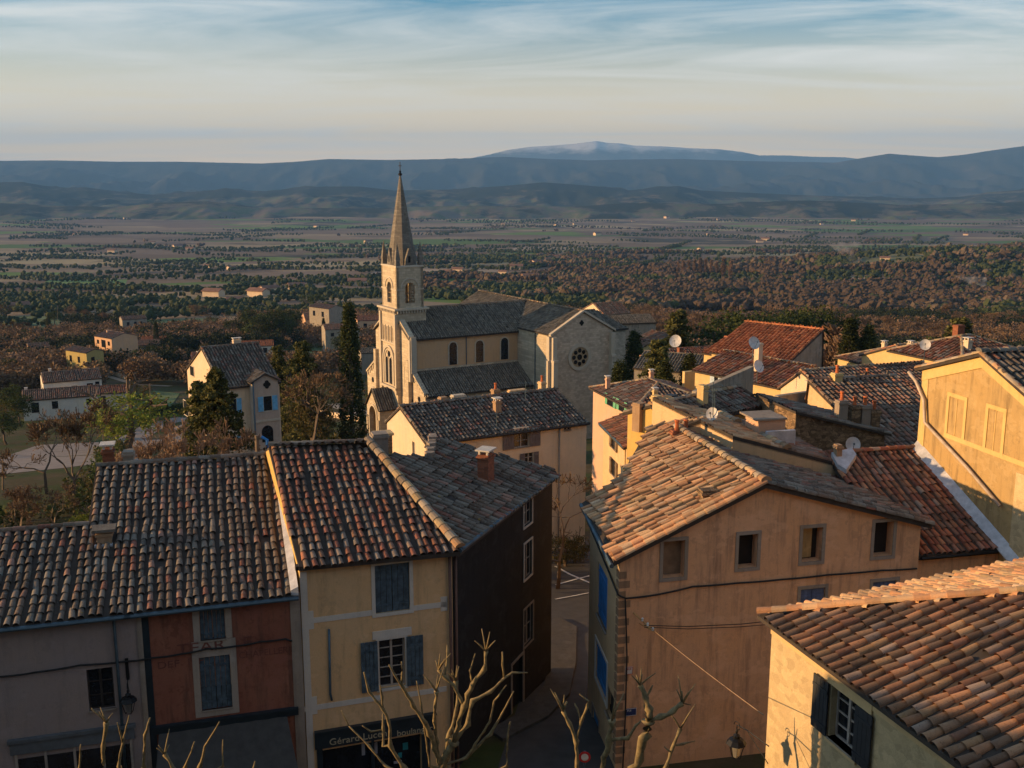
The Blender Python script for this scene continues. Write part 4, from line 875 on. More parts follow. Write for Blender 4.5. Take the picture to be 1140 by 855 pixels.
# ---- near limestone house, bottom right
def limestone_house():
    ze = 10.6; c0 = PZ(843, 685, ze); c1 = PZ(1072, 856, ze); ang = math.degrees(atan2(c1.y - c0.y, c1.x - c0.x)); e = Face(c0, ang, 12)
    R = thing('limestone_house', (c0.x, c0.y, 0), 'near limestone rubble house with fresh terracotta tiles and charcoal shutters', 'house')
    sl = .30; pl = Plane(V3(c0, ze), ang, sl, 1); hp = pl.hit(1140, 661); hd = hp - c0
    H = c0 + hd * 1.4; far = PZ(1140, 629, 0)
    # far slope: contains the hip line and a level eave through c0 running away to the right
    ea = radians(ang + 90 + 6); ed = Vector((cos(ea), sin(ea), 0)); eave2 = c0 + ed * 12
    LB = e.at(12, ze); LBt = LB + (H - c0).project(Vector((e.n.x, e.n.y, 0))) * 1.0; LBt.z = pl.z(LBt.x, LBt.y)
    polyA = [V3(c0, ze), LB, LBt, H]; polyB = [V3(c0, ze), H, V3(eave2 + hd.normalized() * 0, ze)]
    polyA = [Vector((p.x, p.y, pl.z(p.x, p.y))) for p in polyA]
    rf = roof(R, [polyA], T_NEW, .30, .42, .1, 9, wob=.9); r2 = roof(R, [polyB], T_SUN, .30, .42, .1, 9, name='rear_roof')  # sunlight on the far slope put into its warmer tiles
    ridge(rf, c0 + Vector((0, 0, .10)), H + Vector((0, 0, .10)), T_SUN, .13, .38, 'hip_cap')
    # wall a little inside the eave
    f = Face(c0 - e.n * .28 + e.d * .30, ang, 12)
    w = f.rect(924, 768, 953, 830)
    a = f.px(924, 800)[0]; c = f.px(953, 815)[0]; z1 = f.px(938, 771)[1]; z0 = f.px(938, 832)[1]; r = (a, c, z0, z1)
    window(R, f, r, 'open', None, .14, M_SHG, depth=.25, shw=.62, bars=3)
    b = MB(); f.wall(b, -2, [(0, ze + .02), (12, ze + .02)], .3); g = Face(f.P, 0); P0 = f.at(0, 0); P1 = P0 + ed * 12; b.quad(V3(P1, -2), V3(P0, -2), V3(P0, ze), V3(P1, ze)); Q = LB + e.n * -9; b.quad(f.at(12, -2), V3(Q, -2), V3(Q, ze + 1), f.at(12, ze)); b.quad(V3(Q, -2), V3(P1, -2), V3(P1, ze), V3(Q, ze + 1)); wl = b.build('wall', M_STN, R)
    b = MB(); f.slab(b, 0, 12, ze - .42, ze - .05, 0, .035); f.slab(b, 0, 12, ze - .10, ze - .0, .0, .16); b.build('eave_moulding', M_STNP, wl)
    b = MB(); f.slab(b, a - .12, c + .55, z1 + .02, z1 + .36, 0, .05); b.build('lintel', M_STNP, wl); b = MB(); f.slab(b, a - .1, c + .1, z0 - .14, z0, -.2, .06); b.build('sill', M_STNP, wl)
    return R, f, ze
M_STNP = plaster('dressed_limestone', (0.60, 0.44, 0.24), stain=0.4)
NROOT, FN, ZN = limestone_house()

# ================================================================== THE CHURCH
ANGC = 30.0
CT = PY(441, 344, 172.0)
ca_, cf_ = Vector((cos(radians(ANGC)), sin(radians(ANGC)), 0)), Vector((-sin(radians(ANGC)), cos(radians(ANGC)), 0))
def Cc(a, f, z): q = Vector((CT.x, CT.y, 0)) + ca_ * a + cf_ * f; return Vector((q.x, q.y, z))
def arch_pts(face, t, z0, w, h, out, n=10, scale=1.0):
    """outline of a round-headed opening: centre t, foot z0, width w, height h"""
    r = w / 2 * scale; zc = z0 + h - w / 2; pts = [face.at(t - r, z0, out), face.at(t + r, z0, out)]
    return pts + [face.at(t + r * cos(pi * k / n), zc + r * sin(pi * k / n), out) for k in range(n + 1)]
def arch_panel(b, face, t, z0, w, h, o0, o1):
    lo, up = arch_pts(face, t, z0, w, h, o0), arch_pts(face, t, z0, w, h, o1); return b.prism(lo, up)
def arch_ring(b, face, t, z0, w, h, band, o0, o1, jamb=True, n=12):
    r0, r1 = w / 2, w / 2 + band; zc = z0 + h - w / 2
    P = [(a * 1.0) for a in range(n + 1)]
    for k in range(n):
        a0, a1 = pi * k / n, pi * (k + 1) / n; q = lambda r, a, o: face.at(t + r * cos(a), zc + r * sin(a), o)
        b.prism([q(r0, a0, o0), q(r1, a0, o0), q(r1, a1, o0), q(r0, a1, o0)], [q(r0, a0, o1), q(r1, a0, o1), q(r1, a1, o1), q(r0, a1, o1)])
    if jamb: face.slab(b, t - r1, t - r0, z0, zc, o0, o1); face.slab(b, t + r0, t + r1, z0, zc, o0, o1)
    return b
def church():
    zb = -25.0; R = thing('church', Cc(0, 0, zb), 'large stone church with a pinnacled bell tower and spire', 'church')
    ANG = ANGC; W, D = 5.5, 6.8; fC = D / 2
    F0 = lambda f0, a0, L: Face(Cc(a0, f0, 0), ANG, L)            # wall looking to the camera side
    Fw = lambda a0, f1, L: Face(Cc(a0, f1, 0), ANG - 90, L)        # wall looking west, from its far end
    # ---- tower with a pierced belfry
    T = MB(); T.prism([Cc(0, 0, zb), Cc(W, 0, zb), Cc(W, D, zb), Cc(0, D, zb)], [Cc(0, 0, .35), Cc(W, 0, .35), Cc(W, D, .35), Cc(0, D, .35)]); tw = T.build('tower', M_ASH, R)
    i = .28; zt = 7.6; belf = MB()
    faces = [Face(Cc(i, i, 0), ANG, W - 2 * i), Face(Cc(i, D - i, 0), ANG - 90, D - 2 * i), Face(Cc(W - i, i, 0), ANG + 90, D - 2 * i), Face(Cc(W - i, D - i, 0), ANG + 180, W - 2 * i)]
    for f in faces:
        m = f.L / 2; aw = .9; n = 8; zs, zh = 1.5, 4.9; rr = aw
        # wall with a round-headed hole, built in vertical slices
        xs = [0, m - aw] + [m - aw * cos(pi * k / n) for k in range(1, n)] + [m + aw, f.L]
        for x0, x1 in zip(xs[:-1], xs[1:]):
            if x1 <= m - aw + 1e-6 or x0 >= m + aw - 1e-6: f.slab(belf, x0, x1, .4, zt, -.5, 0); continue
            xm = (x0 + x1) / 2; h = math.sqrt(max(0, aw * aw - (xm - m) ** 2)); f.slab(belf, x0, x1, .4, zs, -.5, 0); f.slab(belf, x0, x1, zs + 2.6 + h, zt, -.5, 0)
    bf = belf.build('belfry', M_ASH, tw)
    b = MB()
    for f in faces: m = f.L / 2; arch_ring(b, f, m, 4.1, 3.0, 1.5, .22, -.02, .12, False); f.slab(b, 0, m - .9, 3.75, 3.98, -.02, .10); f.slab(b, m + .9, f.L, 3.75, 3.98, -.02, .10)
    b.build('arch_moulding', M_PALES, bf)
    b = MB()
    for f in faces:
        m = f.L / 2; f.slab(b, m - .08, m + .08, 1.5, 4.4, -.35, -.2)
        for z in (2.2, 3.1): f.slab(b, m - .9, m + .9, z, z + .12, -.35, -.2)
    b.build('louvre', M_WOOD, bf)
    b = MB(); b.box(Cc(W / 2, D / 2, 2.0), 1.0, 1.0, .1, ANG); b.lathe(Cc(W / 2, D / 2, 2.2), [(.62, 0), (.55, .2), (.42, .7), (.3, 1.0), (.1, 1.1)], 12); b.build('bell', M_ZINC, tw)
    # cornices
    b = MB(); e = .45; b.prism([Cc(-e, -e, .4), Cc(W + e, -e, .4), Cc(W + e, D + e, .4), Cc(-e, D + e, .4)], [Cc(-e, -e, .72), Cc(W + e, -e, .72), Cc(W + e, D + e, .72), Cc(-e, D + e, .72)])
    for k in range(11):
        for f, L in ((Face(Cc(0, 0, 0), ANG), W), (Face(Cc(0, D, 0), ANG - 90), D)): t = .1 + (L - .4) * k / 10; f.slab(b, t, t + .2, -.1, .4, 0, .34)
    b.build('cornice', M_PALES, tw)
    b = MB(); e = .12 - i; b.prism([Cc(-e, -e, zt), Cc(W + e, -e, zt), Cc(W + e, D + e, zt), Cc(-e, D + e, zt)], [Cc(-e + .1, -e + .1, zt + .28), Cc(W + e - .1, -e + .1, zt + .28), Cc(W + e - .1, D + e - .1, zt + .28), Cc(-e + .1, D + e - .1, zt + .28)]); b.build('cornice', M_PALES, bf)
    # spire: eight tapering sides in stone courses, gablets and corner pinnacles
    zs0, zs1 = zt + .25, 22.6; n = 8; lo = []; RR = 2.5; b = MB(); rings = 26
    prev = None; cx, cy = W / 2, D / 2
    for k in range(rings + 1):
        u = k / rings; r = RR * (1 - u) + .13 * u; z = zs0 + (zs1 - zs0) * u
        ring = [Cc(cx + r * cos(pi / 8 + pi / 4 * j), cy + r * 1.12 * sin(pi / 8 + pi / 4 * j), z) for j in range(n)]
        r2 = r - .05; 
        if prev: b.prism(prev, [Cc(cx + (r + .02) * cos(pi / 8 + pi / 4 * j), cy + (r + .02) * 1.12 * sin(pi / 8 + pi / 4 * j), z - .01) for j in range(n)])
        prev = ring
    sp = b.build('spire', M_SPIRE, tw)
    b = MB(); b.lathe(Cc(cx, cy, zs1), [(.16, 0), (.34, .15), (.34, .35), (.12, .5), (.22, .7), (.05, .9)], 8)
    b.tube([Cc(cx, cy, zs1 + .8), Cc(cx, cy, zs1 + 2.3)], .07, 6); b.tube([Cc(cx, cy - .5, zs1 + 1.65), Cc(cx, cy + .5, zs1 + 1.65)], .07, 6); b.build('cross', M_IRON, sp)
    for a, f in ((i + .35, i + .35), (W - i - .35, i + .35), (W - i - .35, D - i - .35), (i + .35, D - i - .35)):
        b = MB(); s = .42; b.prism([Cc(a - s, f - s, zs0), Cc(a + s, f - s, zs0), Cc(a + s, f + s, zs0), Cc(a - s, f + s, zs0)], [Cc(a - s * .8, f - s * .8, zs0 + .9), Cc(a + s * .8, f - s * .8, zs0 + .9), Cc(a + s * .8, f + s * .8, zs0 + .9), Cc(a - s * .8, f + s * .8, zs0 + .9)])
        b.prism([Cc(a - s, f - s, zs0 + .9), Cc(a + s, f - s, zs0 + .9), Cc(a + s, f + s, zs0 + .9), Cc(a - s, f + s, zs0 + .9)], [Cc(a - .03, f - .03, zs0 + 3.9), Cc(a + .03, f - .03, zs0 + 3.9), Cc(a + .03, f + .03, zs0 + 3.9), Cc(a - .03, f + .03, zs0 + 3.9)]); b.build('pinnacle', M_SPIRE, tw)
    for f in faces:
        m = f.L / 2; b = MB(); zz = zs0; b.prism([f.at(m - .75, zz, -.1), f.at(m + .75, zz, -.1), f.at(m + .62, zz + 1.1, -.1), f.at(m, zz + 2.9, -.1), f.at(m - .62, zz + 1.1, -.1)], [f.at(m - .75, zz, -1.3), f.at(m + .75, zz, -1.3), f.at(m + .62, zz + 1.1, -1.3), f.at(m, zz + 2.7, -1.6), f.at(m - .62, zz + 1.1, -1.3)]); g = b.build('gablet', M_SPIRE, tw)
        b = MB(); arch_panel(b, f, m, zz + .5, .42, 1.1, -.12, -.07); b.build('opening', M_HOLE, g)
    # ---- west side of the tower: portal arch, twin lancets, blind arcade
    f = Fw(0, D, D); m = D / 2
    b = MB(); 
    for k in range(4): arch_panel(b, f, m - 1.8 + k * 1.2, -5.0, .55, 2.4, .0, .03)
    b.build('blind_arcade', M_SHADE, tw)
    b = MB()
    for k in range(5): f.slab(b, m - 2.5 + k * 1.2, m - 2.3 + k * 1.2, -5.2, -2.4, 0, .14)
    f.slab(b, .4, D - .4, -5.4, -5.15, 0, .2); f.slab(b, 0, .55, -14, -.2, 0, .3); f.slab(b, D - .55, D, -14, -.2, 0, .3); arch_ring(b, f, m, -12.6, 3.9, 6.4, .38, 0, .26); arch_ring(b, f, m, -12.6, 3.2, 5.95, .3, -.02, .14); f.slab(b, 0, D, -13.2, -12.8, 0, .45); b.build('moulding', M_PALES, tw)
    b = MB()
    for dx in (-.8, .8): arch_panel(b, f, m + dx, -12.5, 1.05, 4.6, 0, .05)
    b.prism([f.at(m + .55 * cos(a * pi / 6), -7.35 + .55 * sin(a * pi / 6), 0) for a in range(12)], [f.at(m + .55 * cos(a * pi / 6), -7.35 + .55 * sin(a * pi / 6), .06) for a in range(12)]); b.build('lancet_window', M_GLASS, tw)
    b = MB(); f.slab(b, m - .12, m + .12, -12.5, -8.2, 0, .2)
    for dx in (-.8, .8): arch_ring(b, f, m + dx, -12.5, 1.05, 4.6, .14, .0, .12)
    b.build('tracery', M_PALES, tw)
    # ---- west front of the nave either side of the tower, stepped gable
    fN0, fN1 = -4.0, D + 4.0; zeN = -3.8; rz = .2
    for (f1, L, near) in ((0.0, 4.0, True), (fN1, 4.0, False)):
        g = Fw(.7, f1, L); b = MB(); k = .62
        if near: g.wall(b, zb, [(0, -1.0), (L, -1.0 - k * L)])
        else: g.wall(b, zb, [(0, -1.0 - k * L), (L, -1.0)])
        b2 = MB(); a0 = (0, -1.0) if near else (0, -1 - k * L); a1 = (L, -1.0 - k * L) if near else (L, -1.0)
        b.prism([g.at(a0[0], a0[1] - .35, -.7), g.at(a1[0], a1[1] - .35, -.7), g.at(a1[0], a1[1] - .35, .25), g.at(a0[0], a0[1] - .35, .25)], [g.at(a0[0], a0[1], -.7), g.at(a1[0], a1[1], -.7), g.at(a1[0], a1[1], .25), g.at(a0[0], a0[1], .25)])
        s0 = L - .9 if near else 0; g.slab(b, s0, s0 + .9, zb, -7.5, 0, .55); g.slab(b, 1.4, 2.6, -12.4, -8.4, 0, .05); b.build('west_front', M_ASH, R)
        b = MB(); arch_ring(b, g, 2.0, -12.3, 1.0, 3.6, .16, 0, .10); b.build('moulding', M_PALES, R)
    # ---- aisles' west ends
    for (f1, L, near) in ((fN0, 5.0, True), (fN1 + 5.0, 5.0, False)):
        g = Fw(.9, f1, L); b = MB(); hi, lo = -9.2, -12.3
        g.wall(b, zb, [(0, hi), (L, lo)] if near else [(0, lo), (L, hi)])
        p0, p1 = ((0, hi), (L, lo)) if near else ((0, lo), (L, hi))
        b.prism([g.at(p0[0], p0[1] - .25, -.6), g.at(p1[0], p1[1] - .25, -.6), g.at(p1[0], p1[1] - .25, .25), g.at(p0[0], p0[1] - .25, .25)], [g.at(p0[0], p0[1] + .1, -.6), g.at(p1[0], p1[1] + .1, -.6), g.at(p1[0], p1[1] + .1, .25), g.at(p0[0], p0[1] + .1, .25)])
        for q in range(6):
            t = .4 + q * .8; z = p0[1] + (p1[1] - p0[1]) * t / L; g.slab(b, t, t + .35, z - .9, z - .3, 0, .16)
        w = b.build('aisle_front', M_ASH, R)
        b = MB(); t = 2.6; z = -13.6; b.prism([g.at(t + .5 * cos(a * pi / 6), z + .5 * sin(a * pi / 6), 0) for a in range(12)], [g.at(t + .5 * cos(a * pi / 6), z + .5 * sin(a * pi / 6), .04) for a in range(12)]); b.build('oculus', M_GLASS, w)
        for dx in (-.55, .55): b = MB(); arch_panel(b, g, t + dx, -20.5, .8, 4.2, 0, .04); b.build('window', M_GLASS, w)
        b = MB(); arch_ring(b, g, t, -20.5, 2.3, 5.4, .3, 0, .14); b.build('moulding', M_PALES, w)
    # ---- porch
    p0, p1 = .6, D - .6; pa = -3.2; g = Fw(pa, p1, p1 - p0); L = g.L; m = L / 2; b = MB(); aw = 1.45; zs = -17.6; n = 8; zpk, zsh = -13.3, -16.4; tp = lambda x: zpk - abs(x - m) * (zpk - zsh) / m
    xs = [0, m - aw] + [m - aw * cos(pi * k / n) for k in range(1, n)] + [m + aw, L]
    for x0, x1 in zip(xs[:-1], xs[1:]):
        z = [tp(x0), tp(x1)]
        if x1 <= m - aw + 1e-6 or x0 >= m + aw - 1e-6: zl0 = zl1 = zb
        else: zl0 = zl1 = zs + math.sqrt(max(0, aw * aw - ((x0 + x1) / 2 - m) ** 2))
        b.prism([g.at(x0, zl0, 0), g.at(x1, zl1, 0), g.at(x1, zl1, -.7), g.at(x0, zl0, -.7)], [g.at(x0, z[0], 0), g.at(x1, z[1], 0), g.at(x1, z[1], -.7), g.at(x0, z[0], -.7)])
    for f0 in (p0, p1 - .6): b.prism([Cc(pa + .7, f0, zb), Cc(-.0, f0, zb), Cc(0, f0 + .6, zb), Cc(pa + .7, f0 + .6, zb)], [Cc(pa + .7, f0, zsh), Cc(0, f0, zsh), Cc(0, f0 + .6, zsh), Cc(pa + .7, f0 + .6, zsh)])
    pw = b.build('porch', M_ASH, R); b = MB(); arch_ring(b, g, m, zb, 2.9, zs - zb + 1.45, .35, 0, .16); arch_ring(b, g, m, zb, 3.9, zs - zb + 1.95, .2, 0, .08, False)
    for x in (.15, L - .55): g.slab(b, x, x + .4, zb, -18.2, 0, .2)
    b.build('moulding', M_PALES, pw)
    
    b = MB(); h = Fw(-.02, p1, L); h.slab(b, m - 1.2, m + 1.2, zb, -18.2, .0, .1); b.build('door', M_WOOD, pw)
    e = .35; roof(pw, [[Cc(pa - e, p0 - e, zsh - .1), Cc(-.0, p0 - e, zsh - .1), Cc(0, D / 2, zpk + .2), Cc(pa - e, D / 2, zpk + .2)], [Cc(0, p1 + e, zsh - .1), Cc(pa - e, p1 + e, zsh - .1), Cc(pa - e, D / 2, zpk + .2), Cc(0, D / 2, zpk + .2)]], T_SLATE, .4, .5, .12, 4)
    b = MB()
    for k in range(7): b.prism([Cc(pa - 1 - .35 * k, p0 - 1, zb - 1), Cc(0, p0 - 1, zb - 1), Cc(0, p1 + 1, zb - 1), Cc(pa - 1 - .35 * k, p1 + 1, zb - 1)], [Cc(pa - 1 - .35 * k, p0 - 1, -22.6 - k * .17), Cc(0, p0 - 1, -22.6 - k * .17), Cc(0, p1 + 1, -22.6 - k * .17), Cc(pa - 1 - .35 * k, p1 + 1, -22.6 - k * .17)])
    b.build('steps', M_PAVE, R)
    # ---- nave
    aT0, aT1 = 21.2, 33.6; fT = -15.2; fT2 = fN1 + 11.2; k = (rz - zeN) / ((fN1 - fN0) / 2)
    nf = F0(fN0, .7, aT0 - .7); b = MB(); wins = [nf.rect(500, 381, 508.5, 406), nf.rect(529.5, 379, 538, 403), nf.rect(557.5, 376, 565.5, 400)]
    nf.wall(b, -14, [(0, zeN), (nf.L, zeN)]); q = F0(fN1, aT0, 1); b.quad(Cc(.7, fN1, -14), Cc(aT0, fN1, -14), Cc(aT0, fN1, zeN), Cc(.7, fN1, zeN)); nw = b.build('nave_wall', M_NAVE, R)
    for w in wins:
        t = (w[0] + w[1]) / 2; ww = w[1] - w[0]; b = MB(); arch_panel(b, nf, t, w[2], ww, w[3] - w[2], 0, .04); wi = b.build('window', M_GLASS, nw); b = MB(); arch_ring(b, nf, t, w[2], ww, w[3] - w[2], .2, 0, .10); b.build('window_frame', M_PALES, wi)
    b = MB()
    for px in (460.8, 519): t = max(.12, nf.px(px, 390)[0]); nf.slab(b, t - .06, t + .06, -12, zeN, 0, .13)
    b.build('downpipe', M_ZINC, nw)
    b = MB(); nf.slab(b, -.5, .8, -11, zeN - .2, 0, .7); nf.slab(b, -.3, .6, -9.6, zeN + .3, .7, .9); b.build('buttress', M_PALES, R)
    o = .45
    pn = [[Cc(.3, fN0 - o, zeN - k * o), Cc(aT0, fN0 - o, zeN - k * o), Cc(aT0 + (aT1 - aT0) / 2, fC, rz), Cc(.3, fC, rz)], [Cc(aT0, fN1 + o, zeN - k * o), Cc(.3, fN1 + o, zeN - k * o), Cc(.3, fC, rz), Cc(aT0 + (aT1 - aT0) / 2, fC, rz)]]
    zeT = -3.1; aM = (aT0 + aT1) / 2; kT = (rz + .1 - zeT) / ((aT1 - aT0) / 2); zt_ = rz + .1; e = .35
    pt = [[Cc(aT0 - e, fN0 - o, zeT - kT * e), Cc(aT0 - e, fT - .25, zeT - kT * e), Cc(aM, fT - .25, zt_), Cc(aM, fC, zt_)], [Cc(aT1 + e, fT - .25, zeT - kT * e), Cc(aT1 + e, fC, zeT - kT * e), Cc(aM, fC, zt_), Cc(aM, fT - .25, zt_)],
          [Cc(aT0 - e, fT2, zeT - kT * e), Cc(aT0 - e, fN1 + o, zeT - kT * e), Cc(aM, fC, zt_), Cc(aM, fT2, zt_)], [Cc(aT1 + e, fC, zeT - kT * e), Cc(aT1 + e, fT2, zeT - kT * e), Cc(aM, fT2, zt_), Cc(aM, fC, zt_)]]
    r1 = roof(R, pn, T_SLATE, .42, .55, .2, 4, name='nave_roof'); r2 = roof(R, pt, T_SLATE, .42, .55, .2, 4, name='transept_roof')
    up = Vector((0, 0, .1)); ridge(r1, Cc(W, fC, rz) + up, Cc(aM, fC, rz) + up, T_SLATE, .18); ridge(r2, Cc(aM, fT, zt_) + up, Cc(aM, fT2, zt_) + up, M_CEMT, .18)
    # ---- transept facing the camera, with rose window
    tf = F0(fT, aT0, aT1 - aT0); b = MB(); m = tf.L / 2
    tf.wall(b, zb, [(0, zeT), (m, zt_ - .1), (tf.L, zeT)]); b.build('transept_wall', M_ASH2, R)
    b = MB(); s = Fw(aT0, fN0, fN0 - fT); s.wall(b, zb, [(0, zeT), (s.L, zeT)]); s2 = Face(Cc(aT1, fT, 0), ANG + 90, fT2 - fT); s2.wall(b, zb, [(0, zeT), (s2.L, zeT)]); s3 = Fw(aT0, fT2, fT2 - fN1); s3.wall(b, zb, [(0, zeT), (s3.L, zeT)]); s4 = Face(Cc(aT1, fT2, 0), ANG + 180, aT1 - aT0); s4.wall(b, zb, [(0, zeT), (m, zt_ - .1), (s4.L, zeT)]); b.build('transept_side', M_ASH, R)
    b = MB(); t = s.px(596, 400)[0]; s.slab(b, t - .06, t + .06, -18, zeT, 0, .14); b.build('downpipe', M_ZINC, R)
    t, z = tf.px(645, 397.5); Rr = 2.05; b = MB(); n = 28
    for kk in range(n):
        a0, a1 = 2 * pi * kk / n, 2 * pi * (kk + 1) / n; q = lambda r, a, o_: tf.at(t + r * cos(a), z + r * sin(a), o_)
        b.prism([q(1.75, a0, 0), q(Rr + .25, a0, 0), q(Rr + .25, a1, 0), q(1.75, a1, 0)], [q(1.75, a0, .2), q(Rr + .25, a0, .2), q(Rr + .25, a1, .2), q(1.75, a1, .2)])
    ro = b.build('rose_window', M_PALES, R); b = MB(); b.prism([tf.at(t + 1.76 * cos(2 * pi * kk / 24), z + 1.76 * sin(2 * pi * kk / 24), .0) for kk in range(24)], [tf.at(t + 1.76 * cos(2 * pi * kk / 24), z + 1.76 * sin(2 * pi * kk / 24), .06) for kk in range(24)]); b.build('tracery', M_ROSET, ro)
    b = MB()
    for kk in range(9):
        if kk < 8: cx2, cz2, r_ = t + 1.14 * cos(pi / 4 * kk), z + 1.14 * sin(pi / 4 * kk), .37
        else: cx2, cz2, r_ = t, z, .5
        b.prism([tf.at(cx2 + r_ * cos(pi / 5 * j), cz2 + r_ * sin(pi / 5 * j), .055) for j in range(10)], [tf.at(cx2 + r_ * cos(pi / 5 * j), cz2 + r_ * sin(pi / 5 * j), .10) for j in range(10)])
    b.build('glass', M_GLASS, ro)
    b = MB(); qt, qz = tf.px(647.5, 359.5)
    for dx, dz in ((-.22, 0), (.22, 0), (0, .26), (0, -.26)): b.prism([tf.at(qt + dx + .24 * cos(pi / 4 * j), qz + dz + .24 * sin(pi / 4 * j), 0) for j in range(8)], [tf.at(qt + dx + .24 * cos(pi / 4 * j), qz + dz + .24 * sin(pi / 4 * j), .05) for j in range(8)])
    b.build('quatrefoil', M_HOLE, R)
    for x in (-.15, tf.L - .75):
        b = MB(); tf.slab(b, x, x + .9, zb, -7.6, 0, .95); tf.slab(b, x + .05, x + .85, -7.6, zeT - .6, 0, .65); tf.slab(b, x - .06, x + .96, -7.9, -7.5, 0, 1.1); tf.slab(b, x - .06, x + .96, -13.2, -12.8, 0, 1.15); b.build('buttress', M_PALES, R)
    b = MB(); s.slab(b, s.L - .9, s.L - .0, zb, -7.6, 0, .7); s.slab(b, s.L - .85, s.L, -7.6, zeT - .5, 0, .5); b.build('buttress', M_PALES, R)
    b = MB()
    for (x0, z0, x1, z1) in ((-.4, zeT - .25, m, zt_), (m, zt_, tf.L + .4, zeT - .25)): b.prism([tf.at(x0, z0 - .12, -.3), tf.at(x1, z1 - .12, -.3), tf.at(x1, z1 - .12, .35), tf.at(x0, z0 - .12, .35)], [tf.at(x0, z0 + .25, -.3), tf.at(x1, z1 + .25, -.3), tf.at(x1, z1 + .25, .35), tf.at(x0, z0 + .25, .35)])
    b.build('coping', M_PALES, R)
    # ---- near aisle
    fa0 = fN0 - 5.2; zA, zAt = -12.5, -9.3; kA = (zAt - zA) / 5.2
    roof(R, [[Cc(.9, fa0 - .4, zA - kA * .4), Cc(aT0, fa0 - .4, zA - kA * .4), Cc(aT0, fN0, zAt), Cc(.9, fN0, zAt)]], T_SLATE, .42, .55, .2, 4, name='aisle_roof')
    g = F0(fa0, .9, aT0 - .9); b = MB(); g.wall(b, zb, [(0, zA - .1), (g.L, zA - .1)]); fl = F0(fN0, .9, aT0 - .9); fl.slab(b, 0, fl.L, zAt - .1, zAt + .25, 0, .25); b.build('aisle_wall', M_ASH, R)
    g2 = F0(fN1 + 5.2, .9, aT0 - .9); roof(R, [[Cc(aT0, fN1 + 5.6, zA - kA * .4), Cc(.9, fN1 + 5.6, zA - kA * .4), Cc(.9, fN1, zAt), Cc(aT0, fN1, zAt)]], T_SLATE, .42, .55, .2, 4, name='aisle_roof')
    # ---- choir beyond the transept
    ze2 = -5.4; e0, e1 = aT1, aT1 + 12; zr2 = -2.4; g0, g1 = -3.5, D + 3.5
    roof(R, [[Cc(e0, g0, ze2), Cc(e1, g0, ze2), Cc(e1 - 3, fC, zr2), Cc(e0, fC, zr2)], [Cc(e1, g0, ze2), Cc(e1, g1, ze2), Cc(e1 - 3, fC, zr2)], [Cc(e1, g1, ze2), Cc(e0, g1, ze2), Cc(e0, fC, zr2), Cc(e1 - 3, fC, zr2)]], T_SLATE, .42, .55, .2, 4, name='choir_roof')
    b = MB(); b.prism([Cc(e0, g0 + .4, zb), Cc(e1 - .4, g0 + .4, zb), Cc(e1 - .4, g1 - .4, zb), Cc(e0, g1 - .4, zb)], [Cc(e0, g0 + .4, ze2 - .1), Cc(e1 - .4, g0 + .4, ze2 - .1), Cc(e1 - .4, g1 - .4, ze2 - .1), Cc(e0, g1 - .4, ze2 - .1)]); b.build('choir', M_ASH2, R)
    return R
M_SPIRE = stone('spire_stone', (0.22, 0.195, 0.165), (0.11, 0.10, 0.09), 1.4, contrast=0.5, rubble=False)
M_SHADE = plain('recess_shade', (0.24, 0.18, 0.12), 0.9)  # darker colour paints the shade inside the blind arcade
M_ROSET = plain('rose_tracery_stone', (0.34, 0.24, 0.14), 0.9)
CHURCH = church()

